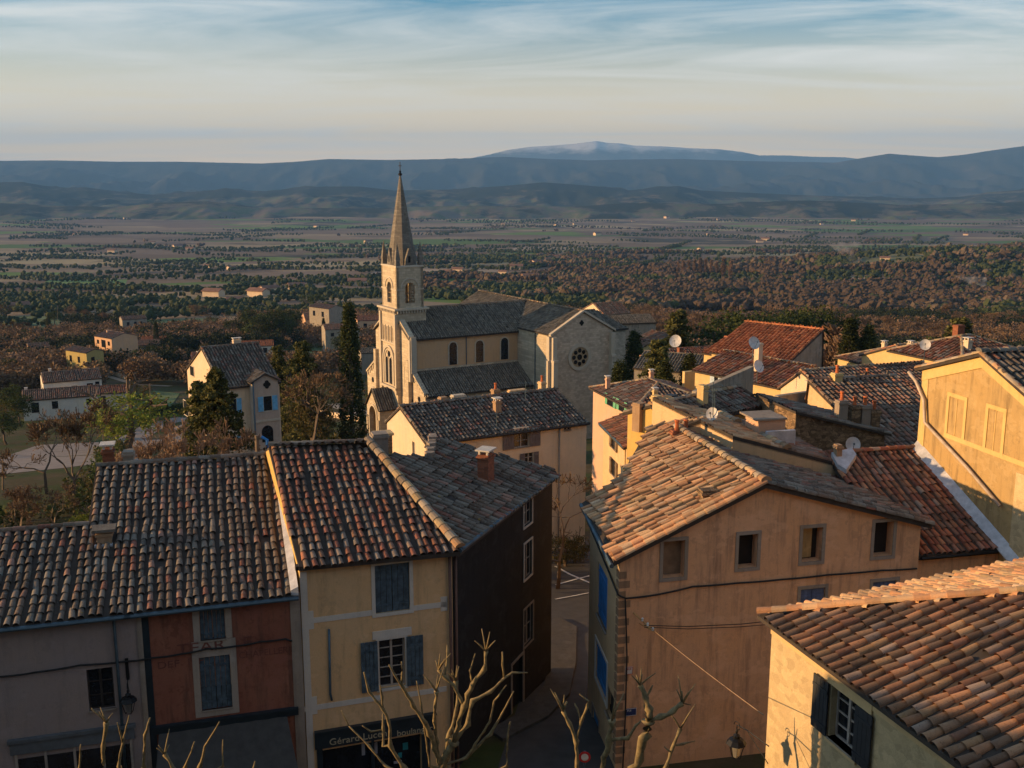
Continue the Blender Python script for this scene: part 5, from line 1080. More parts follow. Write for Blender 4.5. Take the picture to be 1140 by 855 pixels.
# ================================================================== VILLAGE ROOFS
def fit(ax, ay, bx, by, Y):
    A = PY(ax, ay, Y); B = PZ(bx, by, A.z); return A, math.degrees(atan2(B.y - A.y, B.x - A.x)), (B - A).xy.length
def simple_win(H, f, r, mat=None, shut=None, fr=None, kind='far', **k): return window(H.root, f, r, kind, fr, .1, shut, cut=False, **k)
def village():
    # cream house in the middle
    A, ang, L = fit(474, 492, 653, 469, 66); pl = Plane(A, ang, .36); r = pl.hit(461, 444); r2 = pl.hit(652, 437); w = ((r - A).xy.dot(Vector((-sin(radians(ang)), cos(radians(ang))))) + (r2 - A).xy.dot(Vector((-sin(radians(ang)), cos(radians(ang)))))) / 2
    H = House('village_house', 'cream house with mauve grey shutters and grey tiled roof below the church', A, ang, L, w * 1.62, A.z, .36, -9, M_CREAM, T_OLD, sp=.29, pitch=.46, seg=5, tr=1 / 1.62, over=.25, side=.1)
    f = H.front; window(H.root, f, f.rect(572, 476, 589, 498), 'open', None, .1, M_SHGY, depth=.2, shw=.85, bars=2); window(H.root, f, f.rect(628, 471, 635.5, 479), 'bare', None, depth=.15, bars=0); window(H.root, f, f.rect(584, 504, 594, 520), 'open', None, .1, M_SHGY, depth=.2, bars=2)
    window(H.root, H.left, H.left.rect(459, 492, 462, 509), 'bare', None, depth=.15, bars=0); 
    t = f.px(622, 500)[0]; pipe(H.root, [f.at(t, A.z - .1, .1), f.at(t, -7, .1)], .06, M_FRAME); H.done()
    gutter(H.root, H.P(-.1, -.3, A.z - .12), H.P(L + .1, -.3, A.z - .12), M_WOODD)
    for px, py, cw, h in ((553.5, 459, .45, .85), ): p = pl.hit(px, py); chimney(H.root, p, cw, cw, h, ang, M_EAVE, 'slab')
    for t_, cw, h, m_ in ((4.6, .95, .35, M_PALES), (3.4, .5, .3, M_EAVE), (7.6, .5, .45, M_EAVE), (9.4, 1.3, .25, M_OCHS), (11.5, .4, .65, M_OCHS)):
        q = H.P(t_, w + .4, H.zr); chimney(H.root, q, cw, .5, h, ang, m_, None, 1 if h > .4 else 0)
    # stone gate pillar and low wall left of it
    # pink house with green shutters, hipped roof
    A = PY(707, 455, 84); H = House('village_house', 'rose house with green shutters under a low hipped brown roof', A, 17, 7.6, 9.5, A.z, .32, -8, M_ROSE, T_BRN, 'hip', sp=.33, over=.3, ridgemat=M_CEMT)
    f = H.left
    for x0, x1, y0, y1 in ((677, 683.5, 440, 452), ): simple_win(H, f, f.rect(x0, y0, x1, y1), shut=M_SHGR, shw=.55)
    simple_win(H, f, f.rect(690, 446, 696, 458), shut=M_SHGR, shw=.55)
    H.chim(.6, 7.5, .35, .35, 1.0); H.chim(5.2, 8.2, .35, .35, 1.0); H.chim(2.2, .9, .35, .35, 1.0, M_CREAM2); H.chim(7.2, 1.2, .7, .6, 1.0, M_EAVE); H.done()
    # narrow house facing the lane, roof falls toward the lane
    A = PY(699, 496, 60); B = PZ(672, 470, A.z); a = math.degrees(atan2(B.y - A.y, B.x - A.x)); D = (B - A).xy.length
    H = House('village_house', 'narrow pale lane house with brown half shutters and one roof slope to the lane', A, a - 90, 4.2, D, A.z, .36, -9, M_OCHS, T_RED, 'across', tr=.97, sp=.3)
    f = H.left
    for (x0, y0, x1, y1) in ((681.5, 484, 686, 500), (681.5, 512, 686, 530)): simple_win(H, f, f.rect(x0, y0, x1, y1), shut=M_WOOD, shw=.4)
    gutter(H.root, H.P(-.3, -.1, A.z - .1), H.P(-.3, D, A.z - .1)); pipe(H.root, [H.P(-.12, .15, A.z - .1), H.P(-.12, .15, -8)], .06, M_CREAM2); H.done()
    # yellow gabled house with dark roof
    A = PY(751, 470, 50); a = 17; f = Face(A, a + 90); B = PZ(699, 458, A.z); D = (B - A).xy.length; a2 = math.degrees(atan2(B.y - A.y, B.x - A.x)) - 90
    H = House('village_house', 'yellow gabled house with a dark weathered roof and long blank wall behind it', A, a2, 7.2, D, A.z, .38, -8, M_YELG, T_OLD, 'along', sp=.3, ridgemat=M_CEMT, side=.1)
    for t_, w_, cw, h, m_ in ((.4, D * .5, .4, .45, M_CREAM2), (-.0, D * .75, .5, .3, M_EAVE), (3.2, .9, .42, 1.0, M_CREAM2), (1.9, D * .6, .5, .35, M_SHG)): H.chim(t_, w_, cw, cw, h, m_, cap=None, pots=0)
    H.done(); zz = H.zr
    f2 = Face(H.P(3.6, D * .52, 0), a2); b = MB(); b.prism([f2.at(0, 2, 0), f2.at(4.9, 2, 0), f2.at(4.9, 2, -.3), f2.at(0, 2, -.3)], [f2.at(0, zz + .2, 0), f2.at(4.9, zz + 1.0, 0), f2.at(4.9, zz + 1.0, -.3), f2.at(0, zz + .2, -.3)]); b.build('firewall', M_GREYW, H.root)
    # roof block behind the ochre house
    rz = 10.5; n0 = PZ(877, 501, rz); pl = Plane(n0, 103, .30, 1); d = Vector((cos(radians(103)), sin(radians(103)), 0))
    R = thing('rear_house', (n0.x, n0.y, 0), 'sunlit sandy tiled roof with a whitewashed dormer box behind the ochre gable', 'house')
    far = pl.hit(873, 441); P = [pl.hit(877, 501), pl.hit(842, 478), pl.hit(868, 446), pl.hit(846, 453.5), pl.hit(785, 467), pl.hit(783, 505)]
    sl = Vector((-d.y, d.x, 0)) * -1
    n0b = n0 + d * 7
    left = lambda p, w: (lambda q: Vector((q.x, q.y, pl.z(q.x, q.y))))(p - sl * w)
    polyL = [n0, n0b, left(n0b, 3.6), left(n0, 2.6)]
    rpl = Plane(n0, 103, -.30, -1); right = lambda p, w: (lambda q: Vector((q.x, q.y, rpl.z(q.x, q.y))))(p + sl * w)
    rf = roof(R, [polyL], T_SUN, .29, .45, .2, 6, wob=2); r2 = roof(R, [[right(n0, 3.0), right(n0b, 3.0), n0b, n0]], T_BRN, .29, .45, .2, 6, name='shaded_roof')  # warm left and brown right tiles carry the roof's sun and shade
    up = Vector((0, 0, .08)); ridge(rf, n0 + up, n0 + d * 3.6 + up, M_CEMT, .2); ridge(rf, n0 + d * 5 + up, n0b + up, M_CEMT, .2)
    b = MB(); q0, q1 = left(n0, 2.6), left(n0b, 3.6); q2, q3 = right(n0, 3.0), right(n0b, 3.0); L4 = [q0, n0, q2, q3, n0b, q1]
    for u, v in zip(L4, L4[1:] + L4[:1]): b.quad(V3(u, 3), V3(v, 3), v - Vector((0, 0, .15)), u - Vector((0, 0, .15)))
    b.build('wall', M_OCHS, R)
    c = n0 + d * 3.2 + sl * .5; b = MB(); b.box((c.x, c.y, rz - 1), 1.3, 1.45, 1.75, 13); dm = b.build('dormer', M_ROSE, R); b = MB(); b.box((c.x - .1, c.y, rz + .75), 1.55, 1.7, .08, 13); b.build('dormer_roof', M_FRAME, dm); b = MB(); b.box((c.x + .45, c.y - 1.1, rz - .35), 1.4, .2, .7, 13); b.build('flashing', M_ZINCL, dm)
    # rubble stone building
    A = PY(884, 500, 50.5); f = Face(A, 13); zl = f.px(885, 458)[1]; t1, zr_ = f.px(985, 482)
    R = thing('stone_barn', (A.x, A.y, 0), 'brown rubble stone building with a sloping tiled wall top', 'house'); b = MB(); f.wall(b, 2, [(0, zl), (t1, zr_)]); g = Face(f.at(t1, 0), 103); g.wall(b, 2, [(0, zr_), (4.5, zr_)]); g = Face(f.at(0, 0, -4.5), -77); g.wall(b, 2, [(0, zl), (4.5, zl)]); b.build('wall', M_RUB, R)
    rf = roof(R, [[f.at(-.1, zl + .02, .15), f.at(t1 + .3, zr_ - .05, .15), f.at(t1 + .3, zr_ - .05, -4.5), f.at(-.1, zl + .02, -4.5)]], T_OLD, .3, .46, .12, 5); k = 0
    t, z = f.px(951, 470)
    for i, (dt, h) in enumerate(((0, .9), (.75, .75), (1.35, .85), (1.9, .7))): chimney(R, f.at(t + dt - .3, z + .1 - dt * .2, -.8), .5, .45, h, 13, M_RUB if i % 2 else M_FRAME, None, 1)
    # dark roof right of it
    A = PY(987, 508, 52); H = House('village_house', 'low house with a dusty dark roof between the barn and the golden house', A, 13, 5.5, 8.6, A.z, .30, -3, M_OCHS, T_BRN, 'along', sp=.3, tr=.96)
    H.chim(1.6, 8.0, .5, .5, .5, M_CREAM2, pots=1, cap=None); H.done()
    A = PY(958, 447, 68); H = House('village_house', 'small cream house with tall twin clay chimneys behind the barn', A, 13, 5.0, 4, A.z, .32, -3, M_CREAM2, T_RED, 'along', sp=.33)
    H.chim(.6, .4, .6, .6, 1.6, M_GOLD, cap=None, pots=1); H.chim(-.9, .4, .55, .5, .9, M_GOLD, cap=None, pots=1); H.done()
    # terraces farther right
    specs = [
        ('village_house', 'house with a pale side wall and long brown roof, left one of a pair', 940, 452, 990, 444, 72, (893, 413), M_CREAM, T_BRN),
        ('village_house', 'house with a pale strip of side wall and brown roof, right one of a pair', 1000, 443, 1040, 438, 78, (955, 409), M_CREAM, T_BRN)]
    for nm, lb, ax, ay, bx, by, Y, (rx, ry), wm, tm in specs:
        A = PY(ax, ay, Y); B = PY(rx, ry, Y)
        pl = Plane(A, 20, .33); r = pl.hit(rx, ry); n_ = Vector((-sin(radians(20)), cos(radians(20)), 0)); w = (r - A).dot(Vector((n_.x, n_.y, 0)))
        # turn the house so its roof edge follows the photo
        best = min(((abs(proj(Plane(A, a_, .33).hit(rx, ry))[0] - rx) + abs(((Plane(A, a_, .33).hit(rx, ry) - A).xy.dot(Vector((cos(radians(a_)), sin(radians(a_))))))), a_) for a_ in range(5, 60)))[1]
        pl = Plane(A, best, .33); r = pl.hit(rx, ry); w = (r - A).xy.dot(Vector((-sin(radians(best)), cos(radians(best)))))
        H = House(nm, lb, A, best, 6.5, w * 1.5, A.z, .33, -4, wm, tm, 'along', sp=.33, tr=1 / 1.5, ridgemat=M_CEMT); H.done()
    # courtyard walls left of the pair
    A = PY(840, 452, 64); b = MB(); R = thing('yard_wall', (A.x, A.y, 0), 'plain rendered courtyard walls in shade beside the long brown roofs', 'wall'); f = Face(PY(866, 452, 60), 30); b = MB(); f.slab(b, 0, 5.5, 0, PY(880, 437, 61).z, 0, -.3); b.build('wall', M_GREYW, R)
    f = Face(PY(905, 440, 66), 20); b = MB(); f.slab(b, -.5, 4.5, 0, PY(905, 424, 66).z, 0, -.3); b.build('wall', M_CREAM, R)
    # orange roofed house with grey side wall
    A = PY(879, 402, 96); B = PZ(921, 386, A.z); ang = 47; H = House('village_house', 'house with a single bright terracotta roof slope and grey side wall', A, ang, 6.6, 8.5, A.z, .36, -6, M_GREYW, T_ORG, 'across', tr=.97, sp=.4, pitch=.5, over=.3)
    H.done(); b = MB(); H.left.slab(b, 0, H.D, -4, A.z - .25, 0, .04); b.build('lit_wall', M_CREAM2, H.root)  # cream slab puts the sunlight on this side into the wall colour
    A = PY(835, 400, 104); H = House('village_house', 'cream house with a terracotta roof and white chimney, left of the bright orange slope', A, 40, 6, 6, A.z, .34, -6, M_CREAM2, T_ORG, 'across', tr=.6, sp=.4, over=.3); H.chim(1.0, 1.2, .5, .5, 2.2, M_CREAM, cap=None); H.done()
    A = PY(872, 431, 82); B = PZ(774, 411, A.z); a = math.degrees(atan2(B.y - A.y, B.x - A.x)); D = (B - A).xy.length
    H = House('village_house', 'wide house with cream wall and broad faded red roof in front of the orange roof', A, a - 90, 7.5, D, A.z, .34, -6, M_CREAM2, T_RED, 'across', tr=.5, sp=.36, over=.3, ridgemat=M_CEMT)
    r = H.left.rect(796, 420, 800, 428); simple_win(H, H.left, r, shut=M_SHP, shw=.5); H.chim(1.6, D * .42, .5, .5, 2.4, M_CREAM, cap=None); H.done()
    # group at the far right
    A = PY(985, 409, 108); H = House('village_house', 'house with a low hipped brown roof and square cream chimney', A, 22, 8, 7.5, A.z, .36, -4, M_CREAM2, T_BRN, 'hip', sp=.36, ridgemat=M_CEMT); H.chim(3, 3.6, .45, .45, .9, M_CREAM); H.chim(5.6, 2.2, .9, .8, .9, M_CREAM2, cap=None); H.done()
    A = PY(1035, 409, 92); H = House('village_house', 'house with dark brown gable roof carrying a television dish', A, 28, 7.5, 8, A.z, .36, -4, M_CREAM2, T_BRN, 'along', sp=.36, ridgemat=M_CEMT); H.chim(.8, 3, .4, .4, .7, M_CREAM); H.done()
    A = PY(1072, 405, 84); H = House('village_house', 'house with a peaked brown roof and orange brick chimney behind the golden house', A, 24, 9, 8, A.z, .38, -4, M_CREAM2, T_RED, 'hip', sp=.36, ridgemat=M_CEMT); H.chim(5.2, 5.5, .8, .6, 1.3, M_BRICK, cap=None); H.chim(2.6, 2, .5, .5, .8, M_CREAM); H.done()
    # house between church and pines with green shutter, red roofs
    A = PY(748, 408, 150); H = House('village_house', 'house with a wide dull red roof and dark slate wing right of the church', A, 20, 14, 10, A.z, .34, -22, M_GREYW, T_RED, 'along', sp=.4, pitch=.55); H.chim(3, 3, .7, .7, 1.2, M_BRICK, cap=None); H.done()
    A = PY(706, 409, 140); H = House('village_house', 'dark slate roofed wing tucked against the red roofed house', A, -26, 11, 9, A.z, .36, -20, M_GREYW, T_SLATE, 'along', sp=.4, pitch=.55); H.done()
    A = PY(727, 383, 205); H = House('farmhouse', 'small cream house with a grey roof beyond the red roof', A, 24, 8, 7, A.z, .4, -30, M_CREAM2, T_BRN, 'across', sp=.45, pitch=.6); simple_win(H, H.front, (2, 3, H.ze - 3, H.ze - 1.6)); H.done()
    A = PY(712, 388, 195); H = House('farmhouse', 'little lean-to cottage in front of the small cream house', A, 24, 5.5, 5, A.z, .4, -30, M_CREAM2, T_BRN, 'across', sp=.45, pitch=.6); simple_win(H, H.front, (2, 3, H.ze - 2, H.ze - 1)); H.done()
    A = PY(658, 361, 240); H = House('farmhouse', 'long stone farmhouse with a rough grey roof behind the church choir', A, 12, 16, 9, A.z, .3, -36, M_GREYW, T_SLATE, 'along', sp=.45, pitch=.6); H.done()
    A = PY(672, 350, 300); H = House('farmhouse', 'farmhouse with one pale lit gable far behind the church', A, 24, 9, 13, A.z, .4, -45, M_CREAM, T_BRN, 'along', sp=.5, pitch=.6); H.done()
village()

def left_side():
    # house with sky blue shutters
    A = PY(247, 431, 112); ang = 33; H = House('villa', 'tall cream villa with sky blue shutters and a small front gable', A, ang, 6.6, 13.5, A.z, .52, -12, M_CREAM, T_OLD, 'along', sp=.34, pitch=.5, over=.3)
    f = H.front; simple_win(H, f, f.rect(257, 444, 263, 460), shut=M_SHSKY, shw=.55, fr=M_PALES); simple_win(H, f, f.rect(257, 486, 263, 500), shut=M_SHSKY, shw=.55, fr=M_PALES)
    g = H.left; simple_win(H, g, g.rect(214, 428, 219, 440), fr=M_PALES); simple_win(H, g, g.rect(205, 447, 210, 462), fr=M_PALES); simple_win(H, g, g.rect(212, 408, 216, 418), fr=M_PALES)
    H.chim(1.0, 10.5, .9, .5, .7, M_CREAM); H.chim(4.2, 7, .9, .5, .7, M_CREAM); H.done()
    K = Face(H.front.at(0, 0, 1.0), ang); ta = K.px(281.5, 450)[0]; L = K.px(310.5, 450)[0] - ta; K = Face(K.at(ta, 0), ang, L); b = MB(); zc = K.px(284, 425)[1]; zp = K.px(296, 415.5)[1]; K.wall(b, -14, [(0, zc), (L / 2, zp), (L, zc)])
    r_ = Face(K.at(L, 0), ang + 90, 5); r_.wall(b, -14, [(0, zc), (5, zc)]); l_ = Face(K.at(0, 0, -3), ang - 90, 3); l_.wall(b, -14, [(0, zc), (3, zc)]); w = b.build('front_gable', M_PALEP, H.root)
    o = .25; m = L / 2; k = (zp - zc) / m; roof(H.root, [[K.at(-o, zc - k * o + .05, .25), K.at(m, zp + .05, .25), K.at(m, zp + .05, -5), K.at(-o, zc - k * o + .05, -5)], [K.at(m, zp + .05, .25), K.at(L + o, zc - k * o + .05, .25), K.at(L + o, zc - k * o + .05, -5), K.at(m, zp + .05, -5)]], T_OLD, .34, .5, .14, 4, name='gable_roof')
    r = K.rect(293.5, 441, 302.5, 457); simple_win(H, K, r, shut=M_SHSKY, shw=.62, fr=M_PALES); t, z = K.px(297, 428); b = MB()
    for dx, dz in ((-.2, 0), (.2, 0), (0, .25), (0, -.25)): b.prism([K.at(t + dx + .24 * cos(pi / 4 * j), z + dz + .24 * sin(pi / 4 * j), 0) for j in range(8)], [K.at(t + dx + .24 * cos(pi / 4 * j), z + dz + .24 * sin(pi / 4 * j), .05) for j in range(8)])
    b.build('quatrefoil', M_HOLE, w); t, z = K.px(298, 486); b = MB(); arch_panel(b, K, t, z - .6, 1.3, 1.9, 0, .05); b.build('arched_window', M_GLASS, w); b = MB(); zz = K.px(298, 468)[1]; K.slab(b, -.05, L + .05, zz - .12, zz + .1, 0, .1); b.build('band', M_PALES, w)
    t, z = K.px(282.5, 450); pipe(H.root, [K.at(t, zc, .12), K.at(t, -14, .12)], .08, M_ZINC)
    # white houses and others lower left
    def H2(nm, lb, ax, ay, Y, ang, L, D, zh, slope, wm, tm, form='along', wins=(), lw=(), sh=None, zb=None, chim=()):
        Yb = ground(ax, ay + zh * F / Y).y; q = Yb / Y; L, D, zh = L * q, D * q, zh * q; A = PY(ax, ay, Yb); wins = [tuple(v * q for v in w) for w in wins]; lw = [tuple(v * q for v in w) for w in lw]; chim = [tuple(v * q for v in w) for w in chim]
        H = House(nm, lb, A, ang, L, D, A.z, slope, min(A.z - zh, tz(A.x, A.y)) - 1.5, wm, tm, form, sp=.42, pitch=.55, over=.3)
        for (t, zt, w, h) in wins: simple_win(H, H.front, (t, t + w, A.z - zt - h, A.z - zt), shut=sh, shw=w * .6)
        for (t, zt, w, h) in lw: simple_win(H, H.left, (t, t + w, A.z - zt - h, A.z - zt), shut=None)
        for t, w in chim: H.chim(t, w, .6, .6, .8)
        H.done(); return H
    H2('farmhouse', 'long white house with a brown roof standing above its own lower wing', 48, 426, 176, 28, 9.5, 7, 5, .34, M_WHITE, T_BRN, wins=[(4.6, 1.0, .9, 1.0), (7, .8, 1.0, 1.2), (8.4, .6, .7, 1.4)], lw=[(1.5, 1.2, .9, 1.2), (4.5, 1.2, .9, 1.2), (4.5, 3.4, .9, 1.2)], chim=[(1.5, 4)])
    H2('farmhouse', 'low white wing with a long grey brown roof below the long white house', 25, 446, 160, 24, 11.5, 6.5, 3.2, .30, M_WHITE, T_BRN, wins=[(1.2, .5, 1.1, 1.6), (4.2, .5, .9, 1.2), (9.3, .5, .8, 1.0)], chim=[(.5, 5)])
    H2('farmhouse', 'low white outbuilding with a reddish roof at the end of the white wing', 86, 439, 168, 14, 7.5, 5, 3, .30, M_WHITE, T_RED, wins=[(1.8, .5, 2.6, 2.0)])
    H2('farmhouse', 'square olive yellow house with white shutters', 96, 393, 245, 55, 4.6, 8.6, 6.4, .3, M_YELO, T_BRN, form='across', lw=[(1.4, 1.2, 1.0, 1.5), (4.8, 1.2, 1.0, 1.5), (3, 4.2, 2.0, 2.6)], wins=[(1.2, 1.2, .9, 1.4)])
    H2('farmhouse', 'peach two storey house with blue shutters and a recessed balcony', 124, 377, 300, 52, 8.5, 9.2, 6.5, .28, M_PEACH, T_BRN, form='across', lw=[(1.2, 1.0, 1.2, 1.2), (3.6, .8, 2.3, 2.2), (7.0, 1.0, 1.2, 1.2), (1, 4.2, 1.4, 2.4), (6.6, 4.2, 1.4, 2.6)], chim=[(3, 7)])
    H2('farmhouse', 'low open barn with a grey brown roof beside the peach house', 140, 385, 290, 14, 9, 7, 3, .30, M_GREYW, T_BRN, wins=[(1.5, .4, 2.6, 2.0), (5.2, .4, 1.5, 2)])
    H2('farmhouse', 'small pink roofed cottage behind the open barn', 157, 380, 305, 14, 7, 6, 3, .3, M_PEACH, T_ORG, wins=[(2.5, .6, 1, 1.6)])
    H2('farmhouse', 'little cream cottage with a brown roof among shrubs at the far edge of the gardens', 32, 388, 262, 30, 5, 6, 3.2, .3, M_PEACH, T_BRN, lw=[(1, .6, .8, 1), (3, .6, .8, 1)])
    H2('farmhouse', 'grey stone house with three storeys standing in the meadow', 136, 356, 370, 30, 8.5, 6, 5.5, .3, M_GREYW, T_BRN, wins=[(1.5, 1, .9, 1.3), (4, 1, .9, 1.3), (6, 1, .9, 1.3), (3, 3.2, .9, 1.5)])
    H2('farmhouse', 'low white house half hidden behind pink blossom', 213, 401, 205, 16, 6.5, 7, 3, .3, M_WHITE, T_RED, wins=[(1.2, .6, 1.0, 1.5)])
    H2('farmhouse', 'cream house with a pinkish roof beyond the blossom trees', 252, 392, 220, 12, 6, 7, 3, .32, M_PEACH, T_RED, wins=[(3, .6, .9, 1.2)], chim=[(1, 4)])
    H2('farmhouse', 'pale house with a low pink roof and blue white shutters behind dark pines', 268, 386, 238, 16, 7.5, 6, 3, .28, M_WHITE, T_ORG, wins=[(1.2, .5, 1, 1.2), (5, .5, 1, 1.2)])
    H2('farmhouse', 'low house with broad brown roof left of the tall stone house', 340, 356, 250, 18, 7, 8, 3, .3, M_PEACH, T_BRN, wins=[(2, .6, .9, 1.4)], chim=[(3, 4)])
    H2('farmhouse', 'tall stone house with a lit upper floor, shuttered windows', 366, 344, 255, 48, 4.6, 8, 6, .3, M_GREYW, T_BRN, form='across', lw=[(1.5, .9, 1, 1.3), (5, .9, 1, 1.3)])
    H2('farmhouse', 'shaded barn with three dark openings below the tall stone house', 362, 367, 225, 18, 7.5, 6, 5, .28, M_GREYW, T_BRN, wins=[(1.2, .8, .7, .8), (3.5, 1.4, .7, .9), (5.5, 3, .9, 1.4)])
    H2('farmhouse', 'rose cottage with a red roof close to the church front', 398, 357, 262, 14, 6, 6, 4, .3, M_PEACH, T_RED, wins=[(1.5, .8, .9, 1.1)])
    H2('shed', 'small grey shed beside the church front', 402, 393, 190, 20, 3, 3.5, 4, .35, M_GREYW, T_SLATE)
M_PALEP = plaster('pale_pinkish_stone', (0.46, 0.37, 0.31), stain=0.4)
M_YELO = plaster('olive_yellow_plaster', (0.42, 0.33, 0.13), stain=0.4)
M_PEACH = plaster('peach_plaster', (0.60, 0.38, 0.24), stain=0.3)
left_side()

# ================================================================== TREES AND PLANTS
def leaf_cloud(C, n_per, size, rng, spread, flat=1.0):
    """small quads scattered round clump centres C (m,3)"""
    m = len(C); P = np.repeat(C, n_per, 0) + rng.normal(0, 1, (m * n_per, 3)) * spread * np.array([1, 1, flat]); n = len(P)
    a = rng.normal(0, 1, (n, 3)); a /= np.linalg.norm(a, axis=1)[:, None]; b = np.cross(a, rng.normal(0, 1, (n, 3))); b /= np.linalg.norm(b, axis=1)[:, None]
    s = size * rng.uniform(.6, 1.4, n)[:, None]; V = np.stack([P - a * s, P - b * s * .6, P + a * s, P + b * s * .6], 1).reshape(-1, 3)
    return V, np.arange(n * 4).reshape(-1, 4)
def limb_arrays(segs, n=4):
    """segs: list of (p0, p1, r0, r1)"""
    VV, FF = [], []; k = 0
    for p0, p1, r0, r1 in segs:
        t = (p1 - p0); t = t / (np.linalg.norm(t) + 1e-9); a = np.cross(t, [0.3, 0.2, 0.9]); a /= np.linalg.norm(a) + 1e-9; b = np.cross(t, a)
        for p, r in ((p0, r0), (p1, r1)):
            for i in range(n): VV.append(p + r * (a * cos(2 * pi * i / n) + b * sin(2 * pi * i / n)))
        for i in range(n): FF.append((k + i, k + (i + 1) % n, k + n + (i + 1) % n, k + n + i))
        k += 2 * n
    return np.array(VV), np.array(FF)
def grow(rng, h, spread=.55, depth=6, r=.035, up=.25, kids=(2, 3)):
    """unit-ish bare tree: recursive limbs"""
    segs, tips = [], []
    def rec(p, d, L, rad, k):
        q = p + d * L * .5 + rng.normal(0, .06, 3) * L; e = q + (d + rng.normal(0, .12, 3)) * L * .5
        segs.append((p, q, rad, rad * .85)); segs.append((q, e, rad * .85, rad * .68))
        if k == 0: tips.append((e, d)); return
        for _ in range(rng.integers(kids[0], kids[1] + 1)):
            v = d + rng.normal(0, spread, 3) + np.array([0, 0, up]); v /= np.linalg.norm(v); rec(e, v, L * rng.uniform(.62, .86), rad * .6, k - 1)
    rec(np.zeros(3), np.array([0, 0, 1.0]), h * .27, h * r, depth); return segs, tips
TPL = {}
def template(kind, var):
    """returns [(part name, mesh)] for a tree of unit height"""
    key = (kind, var)
    if key in TPL: return TPL[key]
    rng = np.random.default_rng(abs(hash(kind)) % 1000 if False else (sum(map(ord, kind)) * 7 + var)); z0 = Vector((0, 0, 0)); out = []
    if kind in ('bare', 'pale'):
        segs, tips = grow(rng, 1.0, .5, 5, .022, .22)
        top = max(t[0][2] for t in tips); sc = 1 / top; V, Fq = limb_arrays([(a * sc, b * sc, c * sc, d * sc) for a, b, c, d in segs], 3); out.append(('trunk', npmesh('trunk', V, Fq, M_BARK if kind == 'bare' else M_BARKP, org=z0, link=False)))
        C = np.array([t[0] * sc for t in tips]); n = len(C); tw = []
        for c, (e, d) in zip(C, tips):
            for _ in range(10):
                v = d + rng.normal(0, .6, 3) + [0, 0, .3]; v /= np.linalg.norm(v); L = rng.uniform(.05, .12); s = np.cross(v, rng.normal(0, 1, 3)); s *= .0035 / (np.linalg.norm(s) + 1e-9)
                m = c + v * L * .5 + rng.normal(0, .008, 3); tw += [c - s, c + s, m + s * .8, m - s * .8, m - s * .8, m + s * .8, c + v * L * 1.0 + rng.normal(0, .01, 3) + s * .4, c + v * L - s * .4]
        V = np.array(tw); out.append(('crown', npmesh('crown', V, np.arange(len(V)).reshape(-1, 4), L_TWIG if kind == 'bare' else L_TWIGP, org=z0, link=False)))
    elif kind in ('round', 'pine', 'lime', 'olive', 'blossom'):
        segs, tips = grow(rng, 1.0, .55, 3, .03, .2 if kind != 'pine' else .1); top = max(t[0][2] for t in tips); sc = .88 / top
        V, Fq = limb_arrays([(a * sc, b * sc, c * sc, d * sc) for a, b, c, d in segs], 4); out.append(('trunk', npmesh('trunk', V, Fq, M_BARK, org=z0, link=False)))
        C = np.array([t[0] * sc for t in tips]); extra = rng.normal(0, 1, (46, 3)); extra /= np.linalg.norm(extra, axis=1)[:, None]; rad = np.array([.36, .36, .30]) if kind != 'pine' else np.array([.46, .46, .17])
        cz = .62 if kind != 'pine' else .78; E = extra * rad * rng.uniform(.45, 1.0, (46, 1)) + [0, 0, cz]
        if kind in ('lime', 'olive'): E[:, 2] = E[:, 2] * .85 - .12; E[:, :2] *= 1.1
        C = E if kind in ('lime', 'olive') else np.concatenate([C, E]); V, Fq = leaf_cloud(C, 55, .016, rng, .045 if kind != 'blossom' else .06, .8)
        mt = {'round': L_DARK, 'pine': L_DARK, 'lime': L_LIME, 'olive': L_OLIVE, 'blossom': L_PINK}[kind]
        out.append(('crown', npmesh('crown', V, Fq, mt, org=z0, link=False)))
    elif kind == 'cypress':
        V, Fq = limb_arrays([(np.zeros(3), np.array([0, 0, .9]), .02, .004)], 5); out.append(('trunk', npmesh('trunk', V, Fq, M_BARK, org=z0, link=False)))
        n = 420; z = rng.uniform(.02, 1, n) ** .9; r = .085 * np.minimum(1, (z + .05) * 6) * np.sqrt(np.clip(1.02 - z, 0, 1)) ** .9 * 1.15; a = rng.uniform(0, 2 * pi, n)
        C = np.stack([r * np.cos(a) * rng.uniform(.6, 1, n), r * np.sin(a) * rng.uniform(.6, 1, n), z], 1); V, Fq = leaf_cloud(C, 26, .008, rng, .010, 2.2); out.append(('crown', npmesh('crown', V, Fq, L_CYP, org=z0, link=False)))
    elif kind in ('cedar', 'fir'):
        segs = [(np.array([0, 0, 0.]), np.array([0.01, 0, .5]), .022, .014), (np.array([0.01, 0, .5]), np.array([0, 0, 1.]), .014, .002)]; C = []; nb = 74; R = .36 if kind == 'cedar' else .24
        for i in range(nb):
            z = .10 + .88 * (i / nb) ** .92; a = i * 2.4 + rng.normal(0, .3); L = R * (1.04 - z) ** .75 * rng.uniform(.6, 1.12); d = np.array([cos(a), sin(a), .16 if kind == 'fir' else .1]); p = np.array([0, 0, z]); q = p + d * L * .6; e = q + np.array([d[0], d[1], -.28]) * L * .42
            segs += [(p, q, .006, .004), (q, e, .004, .0015)]
            for u in np.linspace(.2, 1, 7):
                c = p + (q - p) * min(1, u / .6) + (e - q) * max(0, (u - .6) / .4); C.append(c + [0, 0, -.008])
                sd_ = np.array([-d[1], d[0], 0]) * L * .26 * sin(pi * min(1, u * .9)); C.append(c + sd_ * rng.uniform(.3, 1)); C.append(c - sd_ * rng.uniform(.3, 1))
